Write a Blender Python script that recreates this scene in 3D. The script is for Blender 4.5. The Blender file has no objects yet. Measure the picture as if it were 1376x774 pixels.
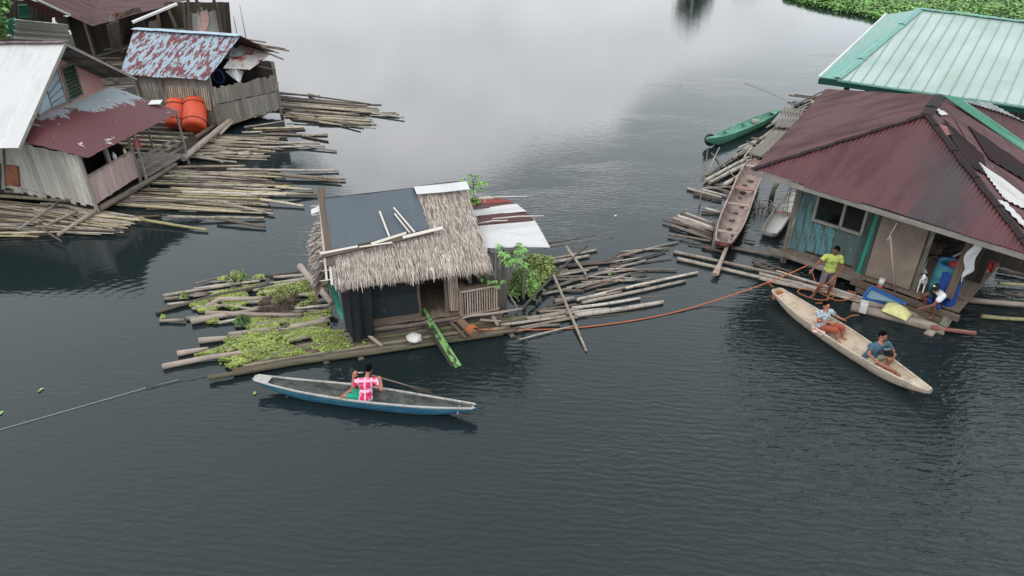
import bpy, bmesh, math, random
from mathutils import Vector, Matrix, noise
R = random.Random(7)
sc = bpy.context.scene
COL = sc.collection
V = Vector
# ------------------------------------------------------------ camera geometry
H = 10.0; F = 917.3; TH = math.radians(30.5); sT, cT = math.sin(TH), math.cos(TH)
CAM = V((0, 0, H))
def ray(x, y):
    u = (x-688)/F; v = (387-y)/F
    return V((u, cT+v*sT, -sT+v*cT))
def P(x, y, z=0.0):
    d = ray(x, y); t = (z-H)/d.z
    return CAM + d*t
def onplane(x, y, p, n):
    d = ray(x, y); t = (p-CAM).dot(n)/d.dot(n)
    return CAM + d*t
def lin(h):
    h = h.lstrip('#'); o = []
    for i in (0, 2, 4):
        c = int(h[i:i+2], 16)/255
        o.append(c/12.92 if c <= .04045 else ((c+.055)/1.055)**2.4)
    return (o[0], o[1], o[2], 1)
def lerp(a, b, t): return a+(b-a)*t
def nz(p, s=1.0): return noise.noise(V(p)*s)

# ------------------------------------------------------------ mesh builder
class MB:
    def __init__(s): s.v = []; s.f = []; s.uv = []; s.m = []; s.sm = []
    def add(s, vs, fs, uvs=None, mi=0, smooth=False):
        b = len(s.v); s.v += [tuple(p) for p in vs]
        for k, f in enumerate(fs):
            s.f.append(tuple(b+i for i in f)); s.m.append(mi); s.sm.append(smooth)
            if uvs: s.uv += [uvs[i] for i in f]
            else: s.uv += [(0.0, 0.0)]*len(f)
    def beam(s, p0, p1, w, h=None, up=(0, 0, 1), mi=0, jit=0):
        p0 = V(p0); p1 = V(p1); h = h or w
        d = p1-p0; L = d.length
        if L < 1e-6: return
        d = d/L; up = V(up)
        if abs(d.dot(up.normalized())) > .98: up = V((0, 1, 0)) if abs(d.y) < .9 else V((1, 0, 0))
        a = d.cross(up).normalized(); b = a.cross(d).normalized()
        vs = []; uv = []
        for q, vv in ((p0, 0), (p1, L)):
            for i, j in ((-1, -1), (1, -1), (1, 1), (-1, 1)):
                jj = V((R.uniform(-jit, jit), R.uniform(-jit, jit), R.uniform(-jit, jit))) if jit else V()
                vs.append(q+a*(i*w/2)+b*(j*h/2)+jj); uv.append((i*w/2+w/2+j*.001, vv))
        s.add(vs, [(0, 3, 2, 1), (4, 5, 6, 7), (0, 1, 5, 4), (1, 2, 6, 5), (2, 3, 7, 6), (3, 0, 4, 7)], uv, mi)
    def tube(s, pts, rad, n=7, mi=0, smooth=True, flat=1.0, cap=True):
        pts = [V(p) for p in pts]; N = len(pts)
        if not isinstance(rad, (list, tuple)): rad = [rad]*N
        vs = []; uv = []; L = 0; fs = []
        d0 = (pts[1]-pts[0]).normalized()
        ref = V((0, 0, 1)) if abs(d0.z) < .9 else V((1, 0, 0))
        for i, p in enumerate(pts):
            d = (pts[min(i+1, N-1)]-pts[max(i-1, 0)]).normalized()
            a = d.cross(ref).normalized(); b = a.cross(d).normalized()
            if i: L += (p-pts[i-1]).length
            for k in range(n):
                t = 2*math.pi*k/n
                vs.append(p+a*(math.cos(t)*rad[i])+b*(math.sin(t)*rad[i]*flat)); uv.append((k/n, L))
        for i in range(N-1):
            for k in range(n):
                k2 = (k+1) % n
                fs.append((i*n+k, i*n+k2, (i+1)*n+k2, (i+1)*n+k))
        s.add(vs, fs, uv, mi, smooth)
        if cap:
            b = len(s.v)-N*n
            for ring, rv in ((0, True), (N-1, False)):
                f = [b+ring*n+k for k in range(n)]
                if rv: f.reverse()
                s.f.append(tuple(f)); s.m.append(mi); s.sm.append(False); s.uv += [(0.5, .02)]*n
    def ell(s, c, ax, ay, az, nu=12, nv=8, mi=0):
        c = V(c); vs = []; fs = []
        for j in range(nv+1):
            ph = math.pi*j/nv
            for i in range(nu):
                th = 2*math.pi*i/nu
                vs.append(c+ax*(math.sin(ph)*math.cos(th))+ay*(math.sin(ph)*math.sin(th))+az*math.cos(ph))
        for j in range(nv):
            for i in range(nu):
                i2 = (i+1) % nu
                fs.append((j*nu+i, (j+1)*nu+i, (j+1)*nu+i2, j*nu+i2))
        s.add(vs, fs, [(v[0], v[2]) for v in vs], mi, True)
    def sph(s, c, r, **k): s.ell(c, V((r, 0, 0)), V((0, r, 0)), V((0, 0, r)), **k)
    def cap(s, p0, p1, r0, r1, n=10):
        p0 = V(p0); p1 = V(p1); d = p1-p0; L = max(d.length, 1e-5); d = d/L
        pts = []; rs = []
        for k in range(4):
            a = math.pi/2*(1-k/4); pts.append(p0-d*(r0*math.sin(a))); rs.append(max(r0*math.cos(a), .0008))
        pts.append(p0); rs.append(r0); pts.append(p0+d*L*.5); rs.append((r0+r1)/2); pts.append(p1); rs.append(r1)
        for k in range(1, 5):
            a = math.pi/2*k/4; pts.append(p1+d*(r1*math.sin(a))); rs.append(max(r1*math.cos(a), .0008))
        s.tube(pts, rs, n)
    def sheet(s, fn, nu, nv, mi=0, smooth=True, uvfn=None):
        vs = []; uv = []; fs = []
        for j in range(nv+1):
            for i in range(nu+1):
                vs.append(fn(i/nu, j/nv)); uv.append(uvfn(i/nu, j/nv) if uvfn else (i/nu, j/nv))
        for j in range(nv):
            for i in range(nu):
                a = j*(nu+1)+i
                fs.append((a, a+1, a+nu+2, a+nu+1))
        s.add(vs, fs, uv, mi, smooth)
    def corr(s, pts, wl=.076, amp=.011, nv=3, mi=0, rag=0.0, sw=.8, up=None, seed=0, sag=.012, off=0.0, across=None):
        """corrugated sheet over a planar convex polygon; waves run down the slope"""
        pts = [V(p) for p in pts]; rr = random.Random(seed)
        n = V()
        for i in range(len(pts)):
            n += (pts[i]-pts[0]).cross(pts[(i+1) % len(pts)]-pts[0])
        n.normalize()
        if n.z < 0: n = -n
        if up is None:
            up = V((0, 0, 1)); up = up-n*up.dot(n)
            if up.length < .02: up = V((0, 1, 0))
        up = V(up); up = (up-n*up.dot(n)).normalized(); a = up.cross(n).normalized()
        o = pts[0]
        q = [((p-o).dot(a), (p-o).dot(up), (p-o).dot(n)) for p in pts]
        u0 = min(t[0] for t in q); u1 = max(t[0] for t in q)
        K = max(2, int((u1-u0)/(wl/4)))
        def rng(u):
            vv = []
            for i in range(len(q)):
                A = q[i]; B = q[(i+1) % len(q)]
                if abs(B[0]-A[0]) < 1e-9: continue
                t = (u-A[0])/(B[0]-A[0])
                if -1e-6 <= t <= 1+1e-6: vv.append((A[1]+(B[1]-A[1])*t, A[2]+(B[2]-A[2])*t))
            if not vv: return (q[0][1], q[0][2]), (q[0][1], q[0][2])
            vv.sort(); return vv[0], vv[-1]
        vs = []; uv = []; fs = []; cols = 0; ns = int((u1-u0)/sw)+2
        ro = [rr.uniform(-rag, rag) for _ in range(ns)]; rl = [rr.uniform(0, .012) for _ in range(ns)]
        for k in range(K+1):
            u = u0+(u1-u0)*k/K
            lo, hi = rng(min(max(u, u0+1e-4), u1-1e-4)); si = int((u-u0)/sw)
            for j in range(nv+1):
                t = j/nv
                v = lo[0]+(hi[0]-lo[0])*t; w = lo[1]+(hi[1]-lo[1])*t
                if j == 0: v += ro[si]
                w += amp*math.sin(2*math.pi*(u-u0)/wl)+rl[si]+off+sag*noise.noise(V((u*.9, v*.9, seed)))
                vs.append(o+a*u+up*v+n*w); uv.append((u-u0, v))
        for k in range(K):
            for j in range(nv):
                b = k*(nv+1)+j
                fs.append((b, b+nv+1, b+nv+2, b+1))
        s.add(vs, fs, uv, mi, True)
    def planks(s, bl, br, tr, tl, pw=.16, th=.022, gap=.006, jt=.02, jb=.02, mi=0, vertical=True, miss=0.0, jo=.006):
        """wall of planks on a quad bl,br,tr,tl"""
        bl, br, tr, tl = V(bl), V(br), V(tr), V(tl)
        if not vertical: bl, br, tr, tl = br, tr, tl, bl
        n = (br-bl).cross(tl-bl).normalized()
        W = ((br-bl).length+(tr-tl).length)/2; K = max(1, round(W/pw))
        for k in range(K):
            if R.random() < miss: continue
            g = gap/W/2
            a = k/K+g; b = (k+1)/K-g
            p = [lerp(bl, br, a), lerp(bl, br, b), lerp(tl, tr, b), lerp(tl, tr, a)]
            d = (p[3]-p[0]).normalized()
            o1 = R.uniform(-jb, jb); o2 = R.uniform(-jt, jt); no = n*R.uniform(-jo, jo)
            p = [p[0]-d*o1+no, p[1]-d*(o1+R.uniform(-.3, .3)*jb)+no, p[2]+d*(o2+R.uniform(-.3, .3)*jt)+no, p[3]+d*o2+no]
            L = (p[3]-p[0]).length; w = (p[1]-p[0]).length
            vs = [q-n*th/2 for q in p]+[q+n*th/2 for q in p]
            uv = [(0, 0), (w, 0), (w, L), (0, L)]*2
            s.add(vs, [(3, 2, 1, 0), (4, 5, 6, 7), (0, 1, 5, 4), (1, 2, 6, 5), (2, 3, 7, 6), (3, 0, 4, 7)], uv, mi)
    def slab(s, pts, th, mi=0, n=None):
        pts = [V(p) for p in pts]; k = len(pts)
        if n is None:
            n = (pts[1]-pts[0]).cross(pts[2]-pts[0]).normalized()
        a = (pts[1]-pts[0]).normalized(); b = n.cross(a)
        uv = [((p-pts[0]).dot(a), (p-pts[0]).dot(b)) for p in pts]
        vs = [p-n*th/2 for p in pts]+[p+n*th/2 for p in pts]
        fs = [tuple(reversed(range(k))), tuple(range(k, 2*k))]+[(i, (i+1) % k, k+(i+1) % k, k+i) for i in range(k)]
        s.add(vs, fs, uv*2, mi)
    def build(s, name, mats, parent=None, origin=None):
        me = bpy.data.meshes.new(name)
        o0 = V(origin) if origin is not None else V()
        if parent is not None: o0 = V(parent['_o']) if '_o' in parent else V(parent.matrix_world.translation)
        me.from_pydata([(v[0]-o0.x, v[1]-o0.y, v[2]-o0.z) for v in s.v], [], s.f)
        uvl = me.uv_layers.new(name='UVMap')
        uvl.data.foreach_set('uv', [c for t in s.uv for c in t])
        me.polygons.foreach_set('material_index', s.m)
        me.polygons.foreach_set('use_smooth', s.sm)
        if not isinstance(mats, (list, tuple)): mats = [mats]
        for m in mats: me.materials.append(m)
        me.validate(); me.update()
        o = bpy.data.objects.new(name, me); COL.objects.link(o)
        if parent is not None: o.parent = parent
        else: o.location = o0
        OFF[o.name] = o0
        return o
OFF = {}
class Sub:
    """lets a part be the parent of sub-parts: same origin as its thing"""
def thing(name, label, cat, loc, group=None):
    o = bpy.data.objects.new(name, None); COL.objects.link(o); o.location = loc
    o.empty_display_size = .2
    OFFS[o] = V(loc); o['label'] = label; o['category'] = cat
    if group: o['group'] = group
    return o
OFFS = {}
def part(mb, name, mats, parent, label=None):
    """child mesh; vertices given in world space; every part keeps its thing's origin"""
    root = parent
    while root.parent: root = root.parent
    o0 = V(root.location)
    o = mb.build(name, mats, None, o0)
    o.location = (0, 0, 0); o.parent = parent
    if label: o['label'] = label
    return o
def single(mb, name, mats, label, cat, origin, group=None, kind=None):
    o = mb.build(name, mats, None, origin)
    if kind: o['kind'] = kind
    if label: o['label'] = label
    if cat: o['category'] = cat
    if group: o['group'] = group
    return o

# ------------------------------------------------------------ materials
def newmat(name, rough=.8, spec=.3):
    m = bpy.data.materials.new(name); m.use_nodes = True
    nt = m.node_tree; b = nt.nodes['Principled BSDF']
    b.inputs['Roughness'].default_value = rough
    b.inputs['Specular IOR Level'].default_value = spec
    return m, nt, b
def N(nt, t, **k):
    n = nt.nodes.new(t)
    for a, v in k.items():
        if hasattr(n, a): setattr(n, a, v)
    return n
def coords(nt, scale, kind='UV'):
    tc = N(nt, 'ShaderNodeTexCoord'); mp = N(nt, 'ShaderNodeMapping')
    nt.links.new(tc.outputs[kind], mp.inputs['Vector']); mp.inputs['Scale'].default_value = scale
    return mp.outputs[0]
def noi(nt, vec, scale=1, detail=4, rough=.6, dist=0):
    n = N(nt, 'ShaderNodeTexNoise'); n.inputs['Scale'].default_value = scale; n.inputs['Detail'].default_value = detail
    n.inputs['Roughness'].default_value = rough; n.inputs['Distortion'].default_value = dist
    nt.links.new(vec, n.inputs['Vector']); return n.outputs['Fac']
def ramp(nt, fac, stops, interp='LINEAR'):
    r = N(nt, 'ShaderNodeValToRGB'); cr = r.color_ramp; cr.interpolation = interp
    full = lambda c: c if len(c) == 4 else (*c, 1)
    stops = sorted(stops, key=lambda s_: s_[0])
    cr.elements[0].position = stops[0][0]; cr.elements[0].color = full(stops[0][1])
    cr.elements[-1].position = stops[-1][0]; cr.elements[-1].color = full(stops[-1][1])
    for p, c in stops[1:-1]: cr.elements.new(p).color = full(c)
    if fac is not None: nt.links.new(fac, r.inputs[0])
    return r.outputs[0]
def mix(nt, fac, a, b, mode='MIX'):
    m = N(nt, 'ShaderNodeMix', data_type='RGBA', blend_type=mode)
    for s, v in ((0, fac), (6, a), (7, b)):
        if hasattr(v, 'links'): nt.links.new(v, m.inputs[s])
        else: m.inputs[s].default_value = v
    return m.outputs[2]
def math_(nt, op, a, b=None, c=None):
    m = N(nt, 'ShaderNodeMath', operation=op)
    for i, v in enumerate((a, b, c)):
        if v is None: continue
        if hasattr(v, 'links'): nt.links.new(v, m.inputs[i])
        else: m.inputs[i].default_value = v
    return m.outputs[0]
def bump(nt, b, h, strength=.3, dist=.01):
    n = N(nt, 'ShaderNodeBump'); n.inputs['Strength'].default_value = strength; n.inputs['Distance'].default_value = dist
    nt.links.new(h, n.inputs['Height']); nt.links.new(n.outputs[0], b.inputs['Normal'])
BW = ((0, 0, 0, 1), (1, 1, 1, 1))
def thr(nt, f, a, b): return ramp(nt, f, [(a, BW[0]), (b, BW[1])])
def plain(name, c, rough=.7, var=.18, scale=6, spec=.3, c2=None, metallic=0, kind='Object'):
    m, nt, b = newmat(name, rough, spec); c = lin(c) if isinstance(c, str) else c
    v = coords(nt, (scale,)*3, kind); f = noi(nt, v, 1, 5)
    d = lin(c2) if c2 else tuple(x*(1-var*2) for x in c[:3])+(1,)
    nt.links.new(mix(nt, thr(nt, f, .3, .7), d, c), b.inputs['Base Color'])
    b.inputs['Metallic'].default_value = metallic
    bump(nt, b, f, .25, .01)
    return m
def rusty(name, base, rust, a0, a1, st=(3, .6, 1), third=None, t0=.6, t1=.65, rough=.5, sc=1, fine=.25, seed=0, spec=.4, st3=(1.2, .35, 1)):
    """painted sheet metal: base paint, patches of a second colour stretched down the slope, optional third"""
    m, nt, b = newmat(name, rough, spec)
    tc = N(nt, 'ShaderNodeTexCoord'); mp = N(nt, 'ShaderNodeMapping'); nt.links.new(tc.outputs['UV'], mp.inputs[0])
    mp.inputs['Scale'].default_value = tuple(x*sc for x in st); mp.inputs['Location'].default_value = (seed*3.7, seed*1.9, 0)
    f = noi(nt, mp.outputs[0], 1, 7, .68, .3)
    c = mix(nt, thr(nt, f, a0, a1), lin(base), lin(rust))
    if third:
        mp2 = N(nt, 'ShaderNodeMapping'); nt.links.new(tc.outputs['UV'], mp2.inputs[0])
        mp2.inputs['Scale'].default_value = st3; mp2.inputs['Location'].default_value = (seed*5.1+9, seed*2.3+4, 0)
        c = mix(nt, thr(nt, noi(nt, mp2.outputs[0], 1, 7, .65, .2), t0, t1), c, lin(third))
    mp3 = N(nt, 'ShaderNodeMapping'); nt.links.new(tc.outputs['UV'], mp3.inputs[0]); mp3.inputs['Scale'].default_value = (14, 2.2, 1)
    g = noi(nt, mp3.outputs[0], 1, 5, .7)
    c = mix(nt, math_(nt, 'MULTIPLY', thr(nt, g, .35, .75), fine), c, (.03, .025, .022, 1), 'MIX')
    w = N(nt, 'ShaderNodeTexWave'); w.bands_direction = 'X'
    nt.links.new(c, b.inputs['Base Color'])
    r = ramp(nt, f, [(a0, (rough-.1,)*3), (a1, (min(1, rough+.25),)*3)]); nt.links.new(r, b.inputs['Roughness'])
    bump(nt, b, f, .2, .006)
    return m
def wood(name, cols, grain=.5, patch=None, p0=.5, p1=.6, rough=.85, isl=True, st=(28, 1.6, 1), pst=(2.5, .8, 1), objrand=False):
    m, nt, b = newmat(name, rough, .2)
    v = coords(nt, st)
    if isl:
        g = N(nt, 'ShaderNodeNewGeometry').outputs['Random Per Island']
    else: g = N(nt, 'ShaderNodeObjectInfo').outputs['Random']
    if objrand:
        g = math_(nt, 'FRACT', math_(nt, 'ADD', g, N(nt, 'ShaderNodeObjectInfo').outputs['Random']))
    # shift the grain per plank
    ad = N(nt, 'ShaderNodeVectorMath', operation='ADD'); nt.links.new(v, ad.inputs[0])
    cx = N(nt, 'ShaderNodeCombineXYZ'); nt.links.new(math_(nt, 'MULTIPLY', g, 57.0), cx.inputs[2]); nt.links.new(cx.outputs[0], ad.inputs[1])
    f = noi(nt, ad.outputs[0], 1, 6, .7, .4)
    k = len(cols)
    c = ramp(nt, g, [(i/max(1, k-1), lin(x)) for i, x in enumerate(cols)])
    c = mix(nt, math_(nt, 'MULTIPLY', thr(nt, f, .42, .68), grain), c, (.035, .03, .026, 1))
    if patch:
        v2 = coords(nt, pst); f2 = noi(nt, v2, 1, 6, .7, .2)
        c = mix(nt, thr(nt, f2, p0, p1), c, lin(patch))
    nt.links.new(c, b.inputs['Base Color'])
    bump(nt, b, f, .5, .008)
    return m
def isle(name, cols, rough=.8, spec=.2, grain=None, amt=.55):
    m, nt, b = newmat(name, rough, spec)
    g = N(nt, 'ShaderNodeNewGeometry').outputs['Random Per Island']; k = len(cols)
    c = ramp(nt, g, [(i/max(1, k-1), lin(x)) for i, x in enumerate(cols)])
    if grain:
        f = noi(nt, coords(nt, grain, 'Object'), 1, 4)
        c = mix(nt, thr(nt, f, .35, .7), mix(nt, amt, c, (.03, .025, .015, 1)), c)
    nt.links.new(c, b.inputs['Base Color'])
    return m
def bamboo(name, cols, mold=.6):
    m, nt, b = newmat(name, .7, .25)
    oi = N(nt, 'ShaderNodeObjectInfo').outputs['Random']
    g = math_(nt, 'FRACT', math_(nt, 'ADD', oi, N(nt, 'ShaderNodeNewGeometry').outputs['Random Per Island'])); k = len(cols)
    c = ramp(nt, g, [(i/max(1, k-1), lin(x)) for i, x in enumerate(cols)])
    tc = N(nt, 'ShaderNodeTexCoord'); sp = N(nt, 'ShaderNodeSeparateXYZ'); nt.links.new(tc.outputs['UV'], sp.inputs[0])
    off = math_(nt, 'MULTIPLY', g, 77.0)
    cx = N(nt, 'ShaderNodeCombineXYZ')
    nt.links.new(math_(nt, 'MULTIPLY', sp.outputs[0], 2.5), cx.inputs[0]); nt.links.new(math_(nt, 'MULTIPLY', sp.outputs[1], 2.6), cx.inputs[1]); nt.links.new(off, cx.inputs[2])
    f = noi(nt, cx.outputs[0], 1, 6, .7)
    c = mix(nt, math_(nt, 'MULTIPLY', thr(nt, f, .48, .66), mold), c, lin('#3a352f'))
    cx2 = N(nt, 'ShaderNodeCombineXYZ')
    nt.links.new(math_(nt, 'MULTIPLY', sp.outputs[0], 9), cx2.inputs[0]); nt.links.new(math_(nt, 'MULTIPLY', sp.outputs[1], 14), cx2.inputs[1]); nt.links.new(off, cx2.inputs[2])
    f2 = noi(nt, cx2.outputs[0], 1, 3, .7)
    c = mix(nt, math_(nt, 'MULTIPLY', thr(nt, f2, .55, .75), .5), c, lin('#5c544b'))
    nd = math_(nt, 'LESS_THAN', math_(nt, 'FRACT', math_(nt, 'DIVIDE', sp.outputs[1], math_(nt, 'ADD', .32, math_(nt, 'MULTIPLY', g, .3)))), .06)
    c = mix(nt, math_(nt, 'MULTIPLY', nd, .38), c, lin('#2e2823'))
    nt.links.new(c, b.inputs['Base Color']); bump(nt, b, f, .3, .006)
    return m

M = {}
M['bamboo'] = bamboo('weathered_bamboo', ['#7c7167', '#978c80', '#a89d91', '#685e56', '#b3a99e', '#857a6f', '#bbb0a5', '#94897a', '#5a5049', '#4c443e'])
M['bamboo_left'] = bamboo('grey_bamboo', ['#8f857b', '#a99c8c', '#70675e', '#bdb1a4', '#564c44', '#ab9f8c', '#a3946f', '#c2b7aa', '#5c534b', '#403732', '#a3967f', '#6a5f55', '#b8a988', '#4a413a'], .7)
M['bamboo_dark'] = bamboo('wet_bamboo', ['#57493f', '#67574c', '#76665b', '#463b34', '#83756a'], .7)
M['log'] = wood('weathered_log', ['#a2948a', '#8b7d72'], .35, '#60554b', .55, .66, isl=False, st=(5, 2, 1))
M['log_dark'] = wood('dark_log', ['#5f554c', '#72665c'], .4, '#38322d', .5, .65, isl=False, st=(5, 2, 1))
M['graywood'] = wood('grey_planks', ['#7f7870', '#928b82', '#6b645c', '#887f76'], .55, '#b3b0a9', .55, .7)
M['palewood'] = wood('pale_planks', ['#bdb9b0', '#b0aca3', '#9f9a90', '#c6c3ba'], .5, '#77715f', .58, .72)
M['brownwood'] = wood('brown_planks', ['#6b5c50', '#7d6d60', '#5a4d43', '#746a60'], .5)
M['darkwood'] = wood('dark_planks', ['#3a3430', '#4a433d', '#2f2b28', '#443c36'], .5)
M['pinkwood'] = wood('pink_planks', ['#b39d98', '#a98f8b', '#bba7a2'], .5, '#857a72', .55, .7)
M['white_metal'] = rusty('white_painted_metal', '#bfbdbc', '#b2afae', .5, .7, third='#6d3b3f', t0=.74, t1=.76, fine=.1, seed=3)
M['maroon'] = rusty('maroon_metal', '#532a2c', '#402426', .45, .62, st=(1.2, .4, 1), third='#3a3a40', t0=.66, t1=.74, fine=.35, seed=1)
M['maroon_old'] = rusty('old_maroon_metal', '#573031', '#473435', .45, .6, third='#b5a9a4', t0=.7, t1=.73, fine=.3, seed=2, st3=(2, .5, 1))
M['palelog'] = wood('pale_horizontal_logs', ['#b3b3a8', '#a3a499', '#c0bfb5', '#94948a'], .4, '#7a6a5c', .62, .68)
M['blue_rust'] = rusty('flaking_blue_metal', '#8b9da9', '#683538', .49, .52, st=(4.4, 1.4, 1), third='#a5a6a6', t0=.6, t1=.62, fine=.2, seed=4, st3=(7, 2, 1))
M['leanto'] = rusty('half_stripped_metal', '#6a3a3d', '#7d8487', .6, .62, st=(.5, .5, 1), third='#a4a3a2', t0=.66, t1=.68, fine=.3, seed=5, st3=(.9, 1.2, 1))
M['rust_white'] = rusty('white_rusted_metal', '#aaa39e', '#8e4a32', .54, .58, st=(2, .7, 1), fine=.25, seed=6)
M['rust_red'] = rusty('red_rusted_metal', '#a59b97', '#8a3f38', .46, .5, st=(1, 1.4, 1), third='#6b3034', t0=.55, t1=.58, fine=.3, seed=7)
M['green_metal'] = rusty('pale_green_metal', '#97a49e', '#8c9c95', .4, .65, st=(.5, .3, 1), third='#a0b090', t0=.62, t1=.8, rough=.35, fine=.06, seed=8, st3=(.4, .25, 1))
M['teal_metal'] = rusty('teal_flashing', '#5c8a7f', '#6a998e', .45, .6, rough=.4, fine=.1, seed=9)
M['dark_green_metal'] = plain('dark_green_gutter', '#163f36', .4, .1)
M['grey_metal'] = rusty('grey_metal', '#8c9093', '#6f7375', .45, .6, fine=.3, seed=10)
M['green_flash'] = rusty('green_flashing', '#3f7d68', '#5d4444', .6, .66, fine=.25, seed=11)
M['stripped_metal'] = rusty('pale_stripped_metal', '#bdbab8', '#a19a97', .5, .62, third='#6a4a4a', t0=.64, t1=.67, fine=.2, seed=12)
M['dark_tar'] = rusty('tarred_metal', '#2a2426', '#41282c', .5, .64, fine=.3, seed=13, rough=.85, spec=.12)
M['turq_wall'] = wood('turquoise_boards', ['#567f86', '#61898f', '#4b6f74', '#558389'], .5, '#4c544f', .48, .53, pst=(7, 1.6, 1))
M['turq_dark'] = wood('worn_turquoise_boards', ['#465856', '#4f605d', '#414f4d'], .55, '#7c8a86', .6, .63, pst=(6, 1.6, 1))
M['plywood'] = plain('plywood', '#82766a', .85, .15, 2.2, c2='#6d6157')
M['pink_paint'] = plain('pink_painted_board', '#c59a96', .7, .08, 3)
M['blue_grey_panel'] = plain('blue_grey_panel', '#93a6b4', .5, .07, 3)
M['green_glass'] = plain('green_louver_glass', '#4f6a55', .25, .2, 5, spec=.6, c2='#33453c')
M['dark_slat'] = plain('dark_slat', '#2c2d2c', .5, .15, 4)
M['frame_grey'] = plain('weathered_frame', '#8d8780', .8, .15, 5)
M['orange_rub'] = plain('orange_float', '#cf5032', .5, .12, 4, spec=.4)
M['black_cloth'] = plain('black_mesh_cloth', '#1d2022', .9, .2, 6)
M['tarp'] = plain('black_tarpaulin', '#4a525a', .42, .06, 1.3, spec=.5)
M['blue_black_wall'] = wood('blue_black_sheet', ['#1c2529', '#20292e', '#191f23'], .45, '#3d494e', .6, .66, st=(1.5, 26, 1), pst=(1.2, 9, 1))
M['green_bright'] = plain('bright_green_sheet', '#46a58c', .6, .1, 3)
M['green_sheet'] = plain('green_sheet', '#2d7f6c', .6, .1, 3)
M['thatch'] = isle('dry_thatch', ['#94897f', '#ac9f95', '#bcafa5', '#7c7067', '#cabdb3', '#a0938a', '#b3a396', '#6a5f56', '#8d7f73', '#c4b8ae', '#d3c9c0'], grain=(1.3, 1.3, 1.3), amt=.14)
M['thatch_dark'] = isle('old_thatch', ['#7f756d', '#a2968d', '#675d56', '#b8aca3'])
M['thatch_base'] = plain('thatch_bed', '#776c64', .95, .3, 20)
M['straw'] = isle('bleached_slats', ['#b7aca2', '#c9c0b6', '#a3988e'])
M['deckwood'] = wood('wet_deck_poles', ['#54483f', '#6e6056', '#80736a', '#5f5a48', '#4a3f38', '#8f8378', '#66694a'], .55, '#3d3a30', .5, .62, isl=False, st=(6, 2.2, 1), pst=(3, 1.4, 1))
M['slats'] = wood('bamboo_slats', ['#9b8879', '#b09d8f', '#87766a', '#bfaea1'], .4, st=(12, 3, 1))
M['leaf'] = isle('green_leaves', ['#6c954f', '#84ad60', '#5b8242', '#98bb72'], .6, .3)
M['hyacinth'] = isle('hyacinth_leaves', ['#91a95a', '#a4b868', '#7d914c', '#b0bb74', '#99975f'], .6, .3, grain=(1.1, 1.1, 1.1))
M['duck'] = isle('water_lettuce', ['#869c42', '#9ab04e', '#73883a', '#949350', '#a9b962', '#71664a'], .6, .3, grain=(1.7, 1.7, 1.7))
M['bankleaf'] = isle('bank_leaves', ['#6c9a4f', '#80ad5c', '#5c8845', '#90bb6a', '#779c50'], .6, .3, grain=(.35, .35, .35))
M['dry_bush'] = isle('dry_twigs', ['#65544a', '#766456', '#4f423a'])
M['shrub'] = isle('shrub_leaves', ['#86ad5c', '#9ac26c', '#729a4e', '#a9c877', '#93a35c'], .6, .3, grain=(2, 2, 2))
M['tree_leaf'] = isle('tree_leaves', ['#3f5c2c', '#4d6d35', '#334c25', '#5b7a40'], .6, .3)
M['bark'] = wood('bark', ['#5f5549'], .5, isl=False, st=(8, 2, 1))
M['rope_orange'] = plain('orange_rope', '#b26540', .8, .1, 30)
M['rope_white'] = plain('pale_rope', '#a9aca4', .8, .1, 30)
M['rope_dark'] = plain('dark_rope', '#3b4144', .8, .1, 30)
M['white_plastic'] = plain('white_plastic', '#c9c5bf', .5, .1, 6)
M['yellow_bag'] = plain('yellow_bag', '#cfc98e', .7, .12, 7)
M['blue_plastic'] = plain('blue_plastic', '#2f5fa6', .45, .15, 4, c2='#27508a')
M['teal_plastic'] = plain('teal_barrel', '#45808c', .45, .12, 4)
M['royal_blue'] = plain('royal_blue_sheet', '#26468c', .5, .15, 5)
M['grey_blue'] = plain('faded_basin', '#6f8a95', .6, .15, 4)
M['red_plastic'] = plain('red_plastic', '#b83d3a', .5, .1, 5)
M['red_paint'] = rusty('faded_red_paint', '#7f4540', '#97857a', .5, .6, fine=.3, seed=15)
M['black'] = plain('black_rubber', '#17181a', .6, .1, 5)
M['steel'] = plain('dull_metal', '#6d6f70', .4, .2, 8, metallic=.6)
# skins and clothes
M['skin'] = plain('skin', '#8a5a47', .55, .06, 5, spec=.35)
M['skin_dark'] = plain('dark_skin', '#6d4536', .55, .06, 5, spec=.35)
M['skin_light'] = plain('light_skin', '#a06a55', .55, .06, 5, spec=.35)
M['hair'] = plain('black_hair', '#0d0b0a', .95, .1, 60, spec=.05)
M['lime'] = plain('lime_shirt', '#a3ad58', .85, .07, 5)
M['print_dark'] = plain('dark_print', '#3b4a2c', .85, .1, 9)
M['shorts_grey'] = plain('patterned_shorts', '#7c6c70', .9, .3, 26, c2='#4e4448')
M['green_short'] = plain('green_shorts', '#23937a', .85, .1, 7)
M['blue_tee'] = plain('slate_blue_tee', '#3f5a6a', .9, .12, 6)
M['khaki'] = plain('light_khaki_shorts', '#b5b39a', .9, .1, 6)
M['floral'] = plain('floral_blouse', '#c9d2d4', .9, .3, 24, c2='#3f4d5c')
M['orange_cloth'] = plain('orange_patterned_trousers', '#a5593c', .9, .2, 22, c2='#7f3a35')
M['pink_cloth'] = plain('pink_cloth', '#c48b84', .9, .2, 14, c2='#d8b8b0')
M['white_cloth'] = plain('white_cloth', '#d9d9dc', .85, .06, 6)
M['navy_cloth'] = plain('dark_shirt', '#1c1d26', .9, .1, 6)
M['bluewhite'] = plain('blue_shorts', '#2a4aa0', .85, .1, 8)
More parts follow.
